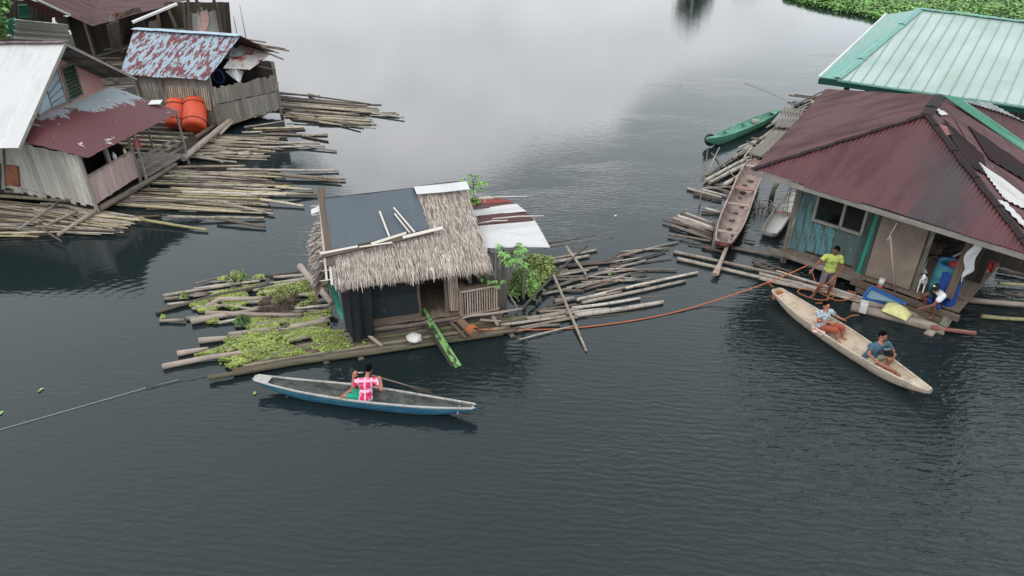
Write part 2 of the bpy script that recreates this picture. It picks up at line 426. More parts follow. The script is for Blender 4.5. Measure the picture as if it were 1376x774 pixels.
def banded(name, red, dark, axis, s0, half, third=None):
    """painted sheet with one blackened stretch across it, noisy edge"""
    m = rusty(name, red, '#4c282d', .45, .62, st=(1.2, .4, 1), fine=.35, seed=1); nt = m.node_tree; b = nt.nodes['Principled BSDF']
    tc = N(nt, 'ShaderNodeTexCoord'); d = N(nt, 'ShaderNodeVectorMath', operation='DOT_PRODUCT'); nt.links.new(tc.outputs['Object'], d.inputs[0]); d.inputs[1].default_value = axis
    k = math_(nt, 'SUBTRACT', half, math_(nt, 'ABSOLUTE', math_(nt, 'SUBTRACT', d.outputs['Value'], s0)))
    f = noi(nt, coords(nt, (1.1, .45, 1)), 1, 6, .6, .3)
    f = math_(nt, 'ADD', f, math_(nt, 'MULTIPLY', k, .22))
    src = b.inputs['Base Color'].links[0].from_socket
    nt.links.new(mix(nt, math_(nt, 'MULTIPLY', thr(nt, f, .46, .68), .75), src, lin(dark)), b.inputs['Base Color']); return m
def leanto_mat():
    m, nt, b = newmat('two_tone_metal', .55, .35)
    tc = N(nt, 'ShaderNodeTexCoord'); sp = N(nt, 'ShaderNodeSeparateXYZ'); nt.links.new(tc.outputs['UV'], sp.inputs[0])
    f = noi(nt, coords(nt, (2.6, .9, 1)), 1, 7, .65, .3)
    g = math_(nt, 'ADD', math_(nt, 'MULTIPLY', sp.outputs[1], .3), math_(nt, 'MULTIPLY', f, 1.0))
    c = mix(nt, thr(nt, math_(nt, 'MULTIPLY', g, .5), .535, .545), lin('#552a2e'), lin('#7d8387'))
    f2 = noi(nt, coords(nt, (1.6, 1.0, 1)), 1, 6, .7, .2)
    c = mix(nt, thr(nt, f2, .64, .66), c, lin('#a9a7a5'))
    c = mix(nt, thr(nt, noi(nt, coords(nt, (2.2, 2.6, 1)), 1, 6, .7, .3), .66, .7), c, lin('#3a3535'))
    f3 = noi(nt, coords(nt, (14, 2, 1)), 1, 5, .7)
    c = mix(nt, math_(nt, 'MULTIPLY', thr(nt, f3, .4, .75), .3), c, (.03, .025, .022, 1))
    nt.links.new(c, b.inputs['Base Color']); return m
M['leanto'] = leanto_mat()
def plaid():
    m, nt, b = newmat('pink_checked_shirt', .85, .2)
    sp = N(nt, 'ShaderNodeSeparateXYZ'); nt.links.new(N(nt, 'ShaderNodeTexCoord').outputs['Object'], sp.inputs[0])
    fx = math_(nt, 'LESS_THAN', math_(nt, 'FRACT', math_(nt, 'MULTIPLY', sp.outputs[0], 7.0)), .26)
    fz = math_(nt, 'LESS_THAN', math_(nt, 'FRACT', math_(nt, 'MULTIPLY', sp.outputs[2], 4.6)), .24)
    c = mix(nt, math_(nt, 'MAXIMUM', fx, fz), lin('#c5315a'), lin('#e2a9bd'))
    f = noi(nt, coords(nt, (9, 9, 9), 'Object'), 1, 4)
    c = mix(nt, math_(nt, 'MULTIPLY', thr(nt, f, .55, .6), .6), c, lin('#dcb6c8'))
    nt.links.new(c, b.inputs['Base Color']); return m
M['plaid'] = plaid()
def dogmat():
    m, nt, b = newmat('dog_coat', .85, .2)
    f = noi(nt, coords(nt, (7, 7, 7), 'Object'), 1, 2)
    nt.links.new(mix(nt, thr(nt, f, .4, .5), lin('#cfccc8'), lin('#dedcd9')), b.inputs['Base Color']); return m
M['dog'] = dogmat()
def hullmat(name, paint, worn, a0=.5, a1=.6, st=(3, 3, 9)):
    m, nt, b = newmat(name, .6, .3)
    f = noi(nt, coords(nt, st, 'Object'), 1, 7, .7, .2)
    c = mix(nt, thr(nt, f, a0, a1), lin(paint), lin(worn))
    f2 = noi(nt, coords(nt, (18, 18, 30), 'Object'), 1, 4, .7)
    c = mix(nt, math_(nt, 'MULTIPLY', thr(nt, f2, .52, .75), .5), c, (.04, .035, .03, 1))
    nt.links.new(c, b.inputs['Base Color']); bump(nt, b, f2, .3, .008); return m
M['hull_blue'] = hullmat('blue_painted_hull', '#285a79', '#44737f', .48, .6, (2, 2, 14))
M['hull_in'] = hullmat('grey_dugout_inside', '#5d5f5b', '#3c4041', .45, .58)
M['hull_rim'] = hullmat('grey_dugout_rim', '#a29d98', '#85827d')
M['hull_raw'] = hullmat('raw_wood_hull', '#b3a595', '#9a8b7c', .5, .62)
M['hull_raw_in'] = hullmat('raw_wood_inside', '#b8a794', '#a08c79', .5, .62)
M['hull_red'] = hullmat('faded_red_hull', '#7c3f3e', '#8f7c74', .5, .56)
M['hull_pink'] = hullmat('pinkish_worn_inside', '#a18d84', '#85736b', .45, .6)
M['hull_green'] = hullmat('green_painted_hull', '#3f7a60', '#6f9885', .5, .62)
M['hull_green_in'] = hullmat('light_green_inside', '#74a592', '#8fb5a4', .5, .62)
M['hull_dark'] = hullmat('dark_hull', '#3d4744', '#4d5b55')
M['orange_end'] = plain('orange_end_board', '#a5643f', .8, .2, 8)

# ------------------------------------------------------------ water
def water():
    m, nt, b = newmat('river_water', .03, .5)
    b.inputs['IOR'].default_value = 1.33
    b.inputs['Base Color'].default_value = (.011, .017, .0185, 1)
    geo = N(nt, 'ShaderNodeNewGeometry').outputs['Position']
    def mp(scale, rot=0, loc=(0, 0, 0)):
        n = N(nt, 'ShaderNodeMapping'); nt.links.new(geo, n.inputs[0]); n.inputs['Scale'].default_value = scale
        n.inputs['Rotation'].default_value = (0, 0, rot); n.inputs['Location'].default_value = loc; return n.outputs[0]
    # small wind ripples, long across the wind
    r1 = noi(nt, mp((2.5, 6.6, 1), math.radians(14)), 1, 3, .5, .7)
    r2 = noi(nt, mp((4.5, 11, 1), math.radians(-14)), 1, 2, .5, .3)
    r3 = noi(nt, mp((.5, 1.1, 1), math.radians(8)), 1, 2, .5, .3)
    wt = N(nt, 'ShaderNodeTexWave'); wt.bands_direction = 'Y'; wt.inputs['Scale'].default_value = 1.9; wt.inputs['Distortion'].default_value = 7; wt.inputs['Detail'].default_value = 2; wt.inputs['Detail Scale'].default_value = 1.3
    nt.links.new(mp((.55, 1, 1), math.radians(12)), wt.inputs['Vector'])
    r1 = math_(nt, 'ADD', math_(nt, 'MULTIPLY', wt.outputs['Fac'], .2), math_(nt, 'MULTIPLY', r1, 1.15))
    r4 = noi(nt, mp((9, 26, 1), .1), 1, 2, .5)
    # patches of stronger and weaker ripple; strongest to the lower right
    calm = noi(nt, mp((.1, .16, 1), .3, (2, 5, 0)), 1, 3, .5)
    sp = N(nt, 'ShaderNodeSeparateXYZ'); nt.links.new(geo, sp.inputs[0])
    side = math_(nt, 'SUBTRACT', math_(nt, 'MULTIPLY', sp.outputs[0], .03), math_(nt, 'MULTIPLY', math_(nt, 'SUBTRACT', sp.outputs[1], 14), .03))
    k = math_(nt, 'ADD', math_(nt, 'MULTIPLY_ADD', thr(nt, calm, .35, .65), .5, .14), side)
    k = math_(nt, 'MINIMUM', math_(nt, 'MAXIMUM', k, .05), 1.35)
    h = math_(nt, 'ADD', math_(nt, 'MULTIPLY', r1, k), math_(nt, 'MULTIPLY', math_(nt, 'MULTIPLY', r2, k), .28))
    h = math_(nt, 'ADD', h, math_(nt, 'MULTIPLY', math_(nt, 'MULTIPLY', r3, k), .8))
    h = math_(nt, 'ADD', h, math_(nt, 'MULTIPLY', r4, math_(nt, 'MULTIPLY', k, .05)))
    # rings spreading from the raft and the canoe
    for (cx, cy, wl, rad, am) in ((-9.5, 15.2, 2.9, 5.5, .03), (-3.2, 12.2, 3.4, 2.2, .04), (8.6, 14.5, 3.2, 4.0, .04)):
        d = N(nt, 'ShaderNodeVectorMath', operation='DISTANCE'); nt.links.new(geo, d.inputs[0]); d.inputs[1].default_value = (cx, cy, 0)
        dd = math_(nt, 'ADD', d.outputs['Value'], math_(nt, 'MULTIPLY', r3, .5))
        wv = math_(nt, 'SINE', math_(nt, 'MULTIPLY', dd, 2*math.pi*wl))
        env = math_(nt, 'MAXIMUM', math_(nt, 'SUBTRACT', 1, math_(nt, 'DIVIDE', d.outputs['Value'], rad)), 0)
        h = math_(nt, 'ADD', h, math_(nt, 'MULTIPLY', math_(nt, 'MULTIPLY', wv, env), am))
    bn = N(nt, 'ShaderNodeBump'); bn.inputs['Strength'].default_value = 1; bn.inputs['Distance'].default_value = WAVE
    nt.links.new(h, bn.inputs['Height']); nt.links.new(bn.outputs[0], b.inputs['Normal'])
    return m
WAVE = .034
M['water'] = water()
mb = MB(); mb.add([(-400, -60, 0), (400, -60, 0), (400, 700, 0), (-400, 700, 0)], [(0, 1, 2, 3)], [(0, 0), (1, 0), (1, 1), (0, 1)])
single(mb, 'river', M['water'], None, None, (0, 0, 0), kind='structure')
mb = MB(); mb.add([(-900, -200, -2.5), (900, -200, -2.5), (900, 1200, -2.5), (-900, 1200, -2.5)], [(0, 1, 2, 3)], [(0, 0), (1, 0), (1, 1), (0, 1)])
single(mb, 'river_bed', plain('mud', '#4a4438', .95), None, None, (0, 0, -2.5), kind='structure')

# ------------------------------------------------------------ sky
SUN_EL, SUN_AZ = math.radians(52), math.radians(-140)
def sky():
    w = bpy.data.worlds.new('World'); sc.world = w; w.use_nodes = True; nt = w.node_tree
    bg = nt.nodes['Background']; bg.inputs['Strength'].default_value = .1
    st = N(nt, 'ShaderNodeTexSky'); st.sky_type = 'NISHITA'; st.sun_disc = False
    st.sun_elevation = SUN_EL; st.sun_rotation = SUN_AZ; st.air_density = 1.2; st.dust_density = 3
    tc = N(nt, 'ShaderNodeTexCoord').outputs['Generated']
    sp = N(nt, 'ShaderNodeSeparateXYZ'); nt.links.new(tc, sp.inputs[0])
    az = math_(nt, 'ARCTAN2', sp.outputs[0], sp.outputs[1])          # 0 = ahead, + to the right
    el = math_(nt, 'ARCSINE', sp.outputs[2])
    D = math.radians
    t = math_(nt, 'DIVIDE', math_(nt, 'ADD', az, D(40)), D(80))
    stops = [(-40, 12), (-24, 13.5), (-18, 17), (-14.5, 22.5), (-12, 26), (-6, 22.5), (2, 19.5), (8, 17.5), (11, 14.5), (18, 11), (26, 7), (40, 5)]
    f = ramp(nt, t, [((a+40)/80, (e/40,)*3) for a, e in stops])
    n1 = noi(nt, coords(nt, (5, 5, 12), 'Generated'), 1, 7, .6, .4)
    n2 = noi(nt, coords(nt, (1.6, 1.6, 3.2), 'Generated'), 1, 5, .55, .3)
    fe = math_(nt, 'ADD', math_(nt, 'MULTIPLY', f, 40), math_(nt, 'MULTIPLY', math_(nt, 'SUBTRACT', n1, .5), 5))
    ed = math_(nt, 'SUBTRACT', fe, math_(nt, 'DIVIDE', el, D(1)))
    msk = N(nt, 'ShaderNodeMapRange', interpolation_type='SMOOTHSTEP'); nt.links.new(ed, msk.inputs[0])
    msk.inputs[1].default_value = -.5; msk.inputs[2].default_value = 1.0
    msk = msk.outputs[0]
    # bright bank of cloud low ahead; greyer cloud sheet elsewhere
    top = ramp(nt, math_(nt, 'DIVIDE', el, D(40)), [(.12, (1.45, 1.47, 1.51)), (.26, (1.8, 1.82, 1.87)), (.4, (2.85, 2.86, 2.93)), (.6, (3.8, 3.78, 3.85))])
    grey = mix(nt, thr(nt, n2, .3, .7), (1.38, 1.5, 1.57, 1), (1.82, 1.95, 2.03, 1))
    lowb = ramp(nt, math_(nt, 'DIVIDE', el, D(60)), [(.1, (1.0, 1.0, 1.0)), (.22, (.8, .8, .8)), (.4, (.84, .84, .84)), (.5, (.98, .98, .98)), (.75, (1.05, 1.05, 1.05)), (1, (.85, .85, .85))])
    grey = mix(nt, 1.0, grey, lowb, 'MULTIPLY')
    top = mix(nt, thr(nt, noi(nt, coords(nt, (9, 9, 26), 'Generated'), 1, 6, .62, .5), .35, .68), mix(nt, 1.0, top, (.8, .8, .82, 1), 'MULTIPLY'), top)
    c = mix(nt, msk, grey, top)
    c = mix(nt, 1.0, c, (10, 10, 10, 1), 'MULTIPLY')
    for l in list(nt.nodes):
        if l.type == 'MIX': l.clamp_result = False
    nt.links.new(mix(nt, .93, st.outputs[0], c), bg.inputs['Color'])
sky()
sun = bpy.data.lights.new('sun', 'SUN'); sun.energy = .8; sun.angle = math.radians(18); sun.color = (1, .96, .9)
so = bpy.data.objects.new('sun', sun); COL.objects.link(so)
sd = V((math.sin(SUN_AZ)*math.cos(SUN_EL), math.cos(SUN_AZ)*math.cos(SUN_EL), math.sin(SUN_EL)))
so.rotation_euler = sd.to_track_quat('Z', 'Y').to_euler(); so.location = (0, 0, 40)
cam = bpy.data.cameras.new('camera'); cam.sensor_width = 36; cam.lens = 24.0; cam.clip_end = 3000; cam.clip_start = .1
co = bpy.data.objects.new('camera', cam); COL.objects.link(co); co.location = CAM; co.rotation_euler = (math.pi/2-TH, 0, 0); sc.camera = co
sc.view_settings.view_transform = 'Standard'; sc.view_settings.look = 'None'; sc.view_settings.exposure = .15; sc.view_settings.gamma = 1
sc.render.engine = 'CYCLES'; sc.cycles.use_denoising = True; sc.cycles.max_bounces = 6
# ------------------------------------------------------------ poles and rafts
def pole_mb(p0, p1, r=.05, taper=.75, bow=None, pts=None, n=7, nodes=True, split=False):
    mb = MB()
    if pts is None:
        p0 = V(p0); p1 = V(p1); L = (p1-p0).length
        side = V((-(p1-p0).y, (p1-p0).x, 0)).normalized()
        b = R.uniform(-.02, .02)*L if bow is None else bow
        path = lambda t: p0.lerp(p1, t)+side*(b*4*t*(1-t))+V((0, 0, R.uniform(-.003, .003)))
    else:
        pts = [V(p) for p in pts]; L = sum((pts[i+1]-pts[i]).length for i in range(len(pts)-1))
        def path(t):
            s = t*L
            for i in range(len(pts)-1):
                l = (pts[i+1]-pts[i]).length
                if s <= l or i == len(pts)-2: return pts[i].lerp(pts[i+1], min(1, s/l))
                s -= l
    ts = [0]; rr = [1.0]
    if nodes:
        step = .4; k = 1
        while k*step < L-.08:
            t = k*step/L
            ts += [max(0, t-.035/L), t, min(1, t+.035/L)]; rr += [1, 1.07, 1]; k += 1
    else:
        for k in range(1, max(3, int(L/.45))):
            ts.append(k/max(3, int(L/.45))); rr.append(R.uniform(.93, 1.07))
    ts.append(1); rr.append(1)
    mb.tube([path(t) for t in ts], [r*q*lerp(1, taper, t) for t, q in zip(ts, rr)], n)
    return mb
def raft(label, group=None, loc=None, cat='raft', name='bamboo_raft'):
    return thing(name, label, cat, loc, group)
def add_pole(root, a, b, r=.05, z=(.06, .06), mat='bamboo', name='pole', taper=.78, **k):
    p0 = P(a[0], a[1], z[0]); p1 = P(b[0], b[1], z[1])
    if 'pts' in k: k['pts'] = [P(*q) for q in k['pts']]
    o = part(pole_mb(p0, p1, r, taper, **k), name, M[mat], root)
    return o
def T(o, s):
    return lambda x, y: (o[0]+x/s, o[1]+y/s)
def fan(root, L0, L1, R0, R1, n, r=(.022, .046), ragl=6, ragr=25, z=(.03, .2), mat='bamboo_left', lean=1.0, layers=2):
    """poles from the line L0-L1 to the line R0-R1 (photo points on the water), ends uneven"""
    n = int(n*1.3)
    for k in range(n):
        t = (k+R.uniform(-.3, .3))/max(1, n-1); t = min(1, max(0, t)); t2 = min(1, max(0, t+R.uniform(-.2, .2)*lean))
        a = V((lerp(L0[0], L1[0], t), lerp(L0[1], L1[1], t))); b = V((lerp(R0[0], R1[0], t2), lerp(R0[1], R1[1], t2)))
        d = (b-a).normalized(); a = a+d*R.uniform(-ragl, ragl); b = b+d*R.uniform(-ragr, ragr*.5)
        if R.random() < .3: a = a.lerp(b, R.uniform(.1, .5))
        zz = z[0]+(k % layers)*.07+R.uniform(0, z[1]-z[0])*.3
        add_pole(root, a, b, R.uniform(*r), (zz+R.uniform(0, .05), zz-R.uniform(0, .05)), mat)

# ---- left shore rafts
RL = 'bamboo rafts under the left houses'
r = raft('long bamboo bundle reaching right into open water beside the blue roofed house', RL, P(360, 150))
fan(r, (345, 128), (392, 160), (500, 140), (490, 172), 34, ragl=12, ragr=34, mat='bamboo_left')
for a, b in (((352, 122), (497, 140)), ((360, 138), (536, 154)), ((400, 140), (543, 158)), ((430, 152), (532, 152)), ((395, 150), (484, 172)), ((372, 126), (430, 129)), ((415, 126), (432, 131))):
    add_pole(r, a, b, .05, (.1, .1), R.choice(['bamboo_left', 'bamboo_dark']))
r = raft('few dark poles floating just below the long bundle by the grey hut wall', RL, P(380, 172))
for a, b, m in (((328, 171), (381, 163), 'bamboo_left'), ((340, 173), (408, 171), 'bamboo_left'), ((356, 176), (410, 174), 'bamboo_dark'), ((350, 180), (440, 182), 'bamboo_left'), ((362, 179), (398, 178), 'bamboo_dark'), ((405, 182), (441, 190), 'bamboo_dark'), ((406, 183), (440, 180), 'bamboo_left'), ((332, 187), (376, 186), 'bamboo_dark'), ((325, 178), (352, 177), 'bamboo_left')):
    add_pole(r, a, b, .05, (.05, .04), m)
r = raft('bamboo bundle beside the orange float and porch', RL, P(290, 200))
fan(r, (236, 178), (250, 212), (378, 184), (345, 214), 44, ragl=10, ragr=32)
for a, b in (((300, 190), (400, 193)), ((370, 191), (452, 203)), ((350, 198), (436, 196)), ((315, 195), (380, 201)), ((320, 207), (355, 207)), ((260, 206), (300, 218)), ((262, 211), (318, 218)), ((270, 183), (375, 186)), ((377, 192), (430, 192))):
    add_pole(r, a, b, .05, (.14, .05))
r = raft('widest bamboo bundle at the foot of the pink wall, some poles still yellow green', RL, P(280, 255))
M['bamboo_green'] = bamboo('fresh_bamboo', ['#8f8862', '#9c9472', '#a3997c', '#857e5a'], .5)
fan(r, (232, 226), (150, 275), (375, 236), (345, 286), 52, ragl=16, ragr=28)
for a, b, m in (((305, 227), (455, 229), 'bamboo_left'), ((360, 233), (464, 241), 'bamboo_left'), ((380, 236), (458, 245), 'bamboo_dark'), ((215, 232), (362, 232), 'bamboo_left'), ((225, 240), (390, 250), 'bamboo_green'), ((200, 246), (392, 250), 'bamboo_green'), ((230, 253), (425, 262), 'bamboo_left'), ((245, 258), (388, 262), 'bamboo_left'), ((238, 264), (355, 268), 'bamboo_green'), ((350, 268), (408, 277), 'bamboo_left'), ((370, 251), (420, 255), 'bamboo_left'), ((300, 272), (368, 288), 'bamboo_left'), ((262, 273), (366, 283), 'bamboo_left'), ((225, 291), (355, 293), 'bamboo_left'), ((290, 293), (356, 305), 'bamboo_dark'), ((180, 293), (278, 309), 'bamboo_green'), ((385, 262), (426, 262), 'bamboo_left'), ((300, 244), (392, 247), 'bamboo_left'), ((200, 226), (330, 223), 'bamboo_left')):
    add_pole(r, a, b, .055, (.16, .07), m)
for k in range(5):
    add_pole(r, (175+k*22, 292-k*11), (215+k*24, 290-k*10), .045, (.05, .05), 'bamboo_dark')
r = raft('pale bamboo bundle in front of the grey plank wall', RL, P(60, 290))
fan(r, (-60, 262), (-60, 318), (120, 282), (60, 318), 34, ragl=5, ragr=24, z=(.03, .16))
fan(r, (60, 272), (55, 312), (188, 292), (150, 316), 34, ragl=18, ragr=18, z=(.06, .2))
LL = 'loose poles lying across the rafts'
def loose(label, a, b, rr, z, mat='log', cat='pole', name='loose_pole', group=None, **k):
    p0 = P(a[0], a[1], z[0]); p1 = P(b[0], b[1], z[1])
    if 'pts' in k: k['pts'] = [P(*q) for q in k['pts']]
    return single(pole_mb(p0, p1, rr, **k), name, M[mat], label, cat, (p0+p1)/2, group)
loose('thick pale stick lying across bamboo ends below the corner of the grey plank wall', (129, 282), (78, 316), .08, (.3, .2), 'log', nodes=False)
loose('pale stick lying askew on the bamboo left of the thick crossing stick', (104, 284), (66, 301), .06, (.32, .26), 'log', nodes=False)
loose('greenish grey straight stick on the bamboo at the far left edge', (78, 272), (25, 308), .05, (.33, .25), 'frame_grey', nodes=False)
loose('thin bent branch on the front edge of the leftmost bamboo bundle', (56, 306), (83, 324), .04, (.25, .15), 'log_dark', nodes=False)
loose('weathered long log used as a walkway from porch to the blue roofed hut', (246, 213), (372, 112), .13, (.35, .5), 'log', taper=.8, nodes=False)
loose('darker log beside the long walkway log, nearer the orange float', (262, 186), (330, 135), .11, (.32, .4), 'brownwood', nodes=False)
loose('slim crooked pole leaning along the right side of the walkway log', (296, 180), (352, 130), .06, (.3, .42), 'log', nodes=False)
loose('thin stick standing crooked at the head of the long bamboo bundle', (345, 125), (381, 146), .04, (.5, .12), 'bamboo_left')
loose('heavy grey sill log under the pink plank wall and the porch', (133, 281), (236, 221), .12, (.28, .28), 'log_dark', nodes=False)

# ---- central raft
A = T((200, 340), 4.3); B = T((420, 360), 4.914); C8 = T((600, 220), 2.978)
rc = raft('broad bamboo platform carrying the thatched hut', None, P(560, 440), name='bamboo_platform')
def ap(f, a, b, rr, z=(.07, .07), mat='bamboo', **k): add_pole(rc, f(*a), f(*b), rr, z, mat, **k)
for (a, b, rr) in (((80, 248), (480, 185), .05), ((86, 266), (330, 236), .045), ((262, 208), (640, 162), .05), ((230, 246), (700, 175), .045), ((60, 392), (205, 386), .05),
        ((400, 403), (525, 380), .045), ((460, 472), (745, 436), .07), ((780, 512), (1060, 462), .06), ((820, 432), (1040, 378), .06), ((700, 345), (1040, 330), .04),
        ((670, 132), (880, 105), .04), ((780, 168), (1010, 148), .05), ((820, 208), (1020, 184), .045), ((950, 388), (1060, 362), .05), ((640, 400), (900, 372), .045),
        ((600, 322), (760, 300), .05), ((600, 215), (900, 160), .05), ((880, 300), (1040, 262), .045), ((350, 170), (700, 150), .03), ((430, 300), (640, 330), .05), ((105, 298), (240, 282), .04),
        ((720, 140), (905, 128), .05), ((640, 190), (960, 138), .05), ((700, 255), (1000, 232), .05), ((560, 370), (830, 350), .05), ((740, 395), (1040, 345), .045), ((500, 420), (700, 410), .045), ((600, 440), (1040, 430), .04),
        ((560, 285), (840, 265), .045), ((830, 245), (1030, 200), .05), ((840, 320), (1050, 300), .05), ((250, 322), (430, 300), .045), ((215, 380), (400, 362), .06)):
    ap(A, a, b, rr, (.05, .08))
ap(A, (38, 345), (720, 180), .055, (.03, .12), pts=[(*A(38, 345), .04), (*A(400, 240), .1), (*A(720, 178), .12)])
ap(A, (330, 310), (690, 260), .075, (.1, .1), 'log', pts=[(*A(330, 312), .05), (*A(345, 285), .12), (*A(400, 268), .14), (*A(560, 266), .13), (*A(700, 258), .12)], nodes=False)
ap(A, (330, 348), (885, 356), .07, (.12, .14), 'log', pts=[(*A(330, 346), .1), (*A(500, 352), .13), (*A(700, 358), .14), (*A(885, 356), .13)], nodes=False)
ap(A, (243, 395), (640, 328), .085, (.1, .08), 'log', nodes=False, taper=.6)
ap(A, (290, 507), (545, 484), .085, (.08, .06), 'log', nodes=False, taper=.6)
ap(A, (165, 582), (345, 554), .08, (.08, .04), 'log', nodes=False, taper=.7)
ap(A, (80, 655), (850, 545), .075, (.08, .08), 'log', pts=[(*A(80, 656), .06), (*A(390, 595), .1), (*A(620, 565), .1), (*A(860, 545), .08)], nodes=False, taper=.7)
ap(A, (815, 428), (1050, 390), .07, (.12, .12), 'log', nodes=False)
# deck of long poles, front edge to the wall foot
fr = [((283, 507), (400, 487), (520, 473), (692, 449)), ((300, 499), (420, 480), (520, 466), (690, 444))]
for k in range(13):
    t = k/12; x0 = 285+k*14+R.uniform(-8, 18); y0 = 507-k*3.6
    xs = [x0, 400, 520, 600, 700+R.uniform(-30, 10)]
    def yl(x): return lerp(507, 447, (x-283)/(700-283))-(0 if x < 400 else 2)-t*34
    pts = [(x, yl(x)+R.uniform(-1.6, 1.6), .1+R.uniform(-.03, .03)) for x in xs if x >= x0 or x == x0]
    ap(lambda x, y: (x, y), (0, 0), (1, 1), R.uniform(.035, .07), mat='deckwood', pts=pts, nodes=False, taper=.8)
# right fan
rc_deck = rc
rc = raft('fan of thin bamboo poles spreading right of the slatted coop', None, P(740, 420))
for (a, b, rr, m) in (((140, 655), (480, 610), .05, 'bamboo'), ((210, 640), (525, 585), .085, 'bamboo'), ((0, 706), (300, 660), .05, 'bamboo_dark'), ((100, 690), (520, 610), .05, 'bamboo_dark'),
        ((520, 545), (1005, 435), .05, 'bamboo'), ((540, 556), (957, 468), .055, 'bamboo'), ((500, 578), (775, 538), .05, 'bamboo'), ((510, 607), (866, 553), .07, 'bamboo'), ((430, 550), (510, 539), .08, 'bamboo'),
        ((360, 590), (520, 565), .045, 'bamboo'), ((480, 600), (650, 580), .045, 'bamboo'), ((400, 386), (602, 344), .05, 'bamboo'), ((420, 395), (570, 368), .06, 'bamboo'), ((480, 412), (705, 379), .06, 'bamboo'), ((505, 408), (690, 394), .045, 'bamboo_dark'),
        ((400, 448), (605, 414), .055, 'bamboo'), ((340, 460), (555, 420), .04, 'bamboo'), ((405, 502), (555, 453), .06, 'bamboo'), ((380, 522), (500, 497), .045, 'bamboo'), ((400, 510), (548, 507), .04, 'bamboo_dark'), ((340, 440), (485, 426), .06, 'bamboo'),
        ((410, 318), (592, 289), .03, 'bamboo_dark'), ((390, 336), (668, 299), .03, 'bamboo_dark'), ((570, 466), (805, 430), .025, 'bamboo_dark'), ((780, 535), (892, 527), .02, 'bamboo_dark'), ((560, 616), (815, 588), .02, 'bamboo_dark'), ((350, 396), (440, 378), .04, 'bamboo'), ((330, 470), (430, 440), .04, 'bamboo'),
        ((545, 505), (610, 495), .02, 'bamboo_dark'), ((520, 545), (700, 512), .04, 'bamboo'), ((640, 520), (820, 468), .045, 'bamboo_dark')):
    ap(C8, a, b, rr, (.05 if rr > .03 else .0, .05 if rr > .03 else -.01), m)
for k in range(34):
    x = R.uniform(330, 760); y = lerp(700, 420, (x-330)/430)-R.uniform(0, 1)*(60 if x < 420 else 260 if x < 520 else 90)+R.uniform(-10, 30)
    l = R.uniform(90, 260); a_ = R.uniform(-.34, -.02) if y > 480 else R.uniform(-.3, .05)
    ap(C8, (x-60, y), (x-60+l*math.cos(a_), y+l*math.sin(a_)), R.uniform(.02, .038), (.04, .05), R.choice(['bamboo', 'bamboo_dark', 'bamboo']))
rc = rc_deck
for k in range(44):
    x = R.uniform(250, 900); y = R.uniform(170, 330) if k % 2 else R.uniform(350, 600)
    if y > 350 and x < 430: x += 200
    l = R.uniform(90, 300); a_ = R.uniform(-.26, -.04)
    ap(A, (x, y), (min(1050, x+l)*1.0, y+l*math.sin(a_)), R.uniform(.02, .04), (.07, .07), R.choice(['bamboo', 'bamboo_dark', 'bamboo_dark']))
# cross timbers under the deck
for (a, b) in (((487, 485), (470, 455)), ((600, 470), (575, 430)), ((690, 455), (668, 420)), ((440, 490), (425, 455))):
    add_pole(rc, a, b, .08, (-.03, -.03), 'log_dark', 'cross_beam', nodes=False)
# greens caught in the raft
def inpoly(x, y, poly):
    c = False; j = len(poly)-1
    for i in range(len(poly)):
        if (poly[i][1] > y) != (poly[j][1] > y) and x < (poly[j][0]-poly[i][0])*(y-poly[i][1])/(poly[j][1]-poly[i][1])+poly[i][0]: c = not c
        j = i
    return c
def leafquad(mb, c, r, tilt=.5, mi=0, nrm=None, asp=1.0):
    a = R.uniform(0, 6.28); n = V((R.uniform(-tilt, tilt), R.uniform(-tilt, tilt), 1)).normalized() if nrm is None else V(nrm).normalized()
    x = n.cross(V((math.cos(a), math.sin(a), 0))).normalized(); y = n.cross(x)
    pts = [c+x*(r*asp*math.cos(t))+y*(r*math.sin(t))+n*(.25*r*abs(math.cos(t))) for t in (0, 1.05, 2.1, 3.14, 4.2, 5.25)]
    mb.add(pts, [(0, 1, 2, 3), (0, 3, 4, 5)], None, mi)
def greens(mb, polys, dens, z=(.03, .14), r=(.03, .055), cut=.0, f=lambda x, y: (x, y), ns=1.2):
    for poly in polys:
        poly = [f(*q) for q in poly]
        xs = [q[0] for q in poly]; ys = [q[1] for q in poly]
        n = int((max(xs)-min(xs))*(max(ys)-min(ys))*dens)
        for _ in range(n):
            x = R.uniform(min(xs), max(xs)); y = R.uniform(min(ys), max(ys))
            if not inpoly(x, y, poly): continue
            p = P(x, y, 0)
            if noise.noise(V((p.x*ns, p.y*ns, 3)))+.25*noise.noise(V((p.x*5, p.y*5, 8))) < cut: continue
            p.z = R.uniform(*z); leafquad(mb, p, R.uniform(*r))
mb = MB()
greens(mb, [[(240, 310), (400, 235), (560, 200), (820, 175), (830, 245), (640, 250), (520, 330), (300, 350)],
            [(560, 385), (760, 390), (1050, 335), (1060, 450), (1000, 480), (780, 530), (420, 590), (260, 605), (380, 570), (500, 520), (520, 480)],
            [(410, 620), (620, 590), (600, 640), (480, 672), (415, 650)], [(820, 210), (960, 195), (1000, 280), (830, 240)],
            [(80, 370), (130, 368), (130, 388), (75, 390)], [(400, 158), (560, 130), (560, 160), (410, 172)], [(600, 140), (670, 135), (670, 152), (605, 158)], [(330, 400), (400, 390), (410, 412), (350, 415)]],
       5.5, f=A, cut=-.24, r=(.02, .038), z=(.02, .09), ns=1.6)
greens(mb, [[(640, 250), (1030, 150), (1040, 260), (900, 330), (640, 310)], [(400, 500), (1180, 470), (1290, 480), (1290, 560), (700, 640), (600, 640)]], 2.0, f=A, cut=-.02, z=(.05, .17), r=(.02, .035))
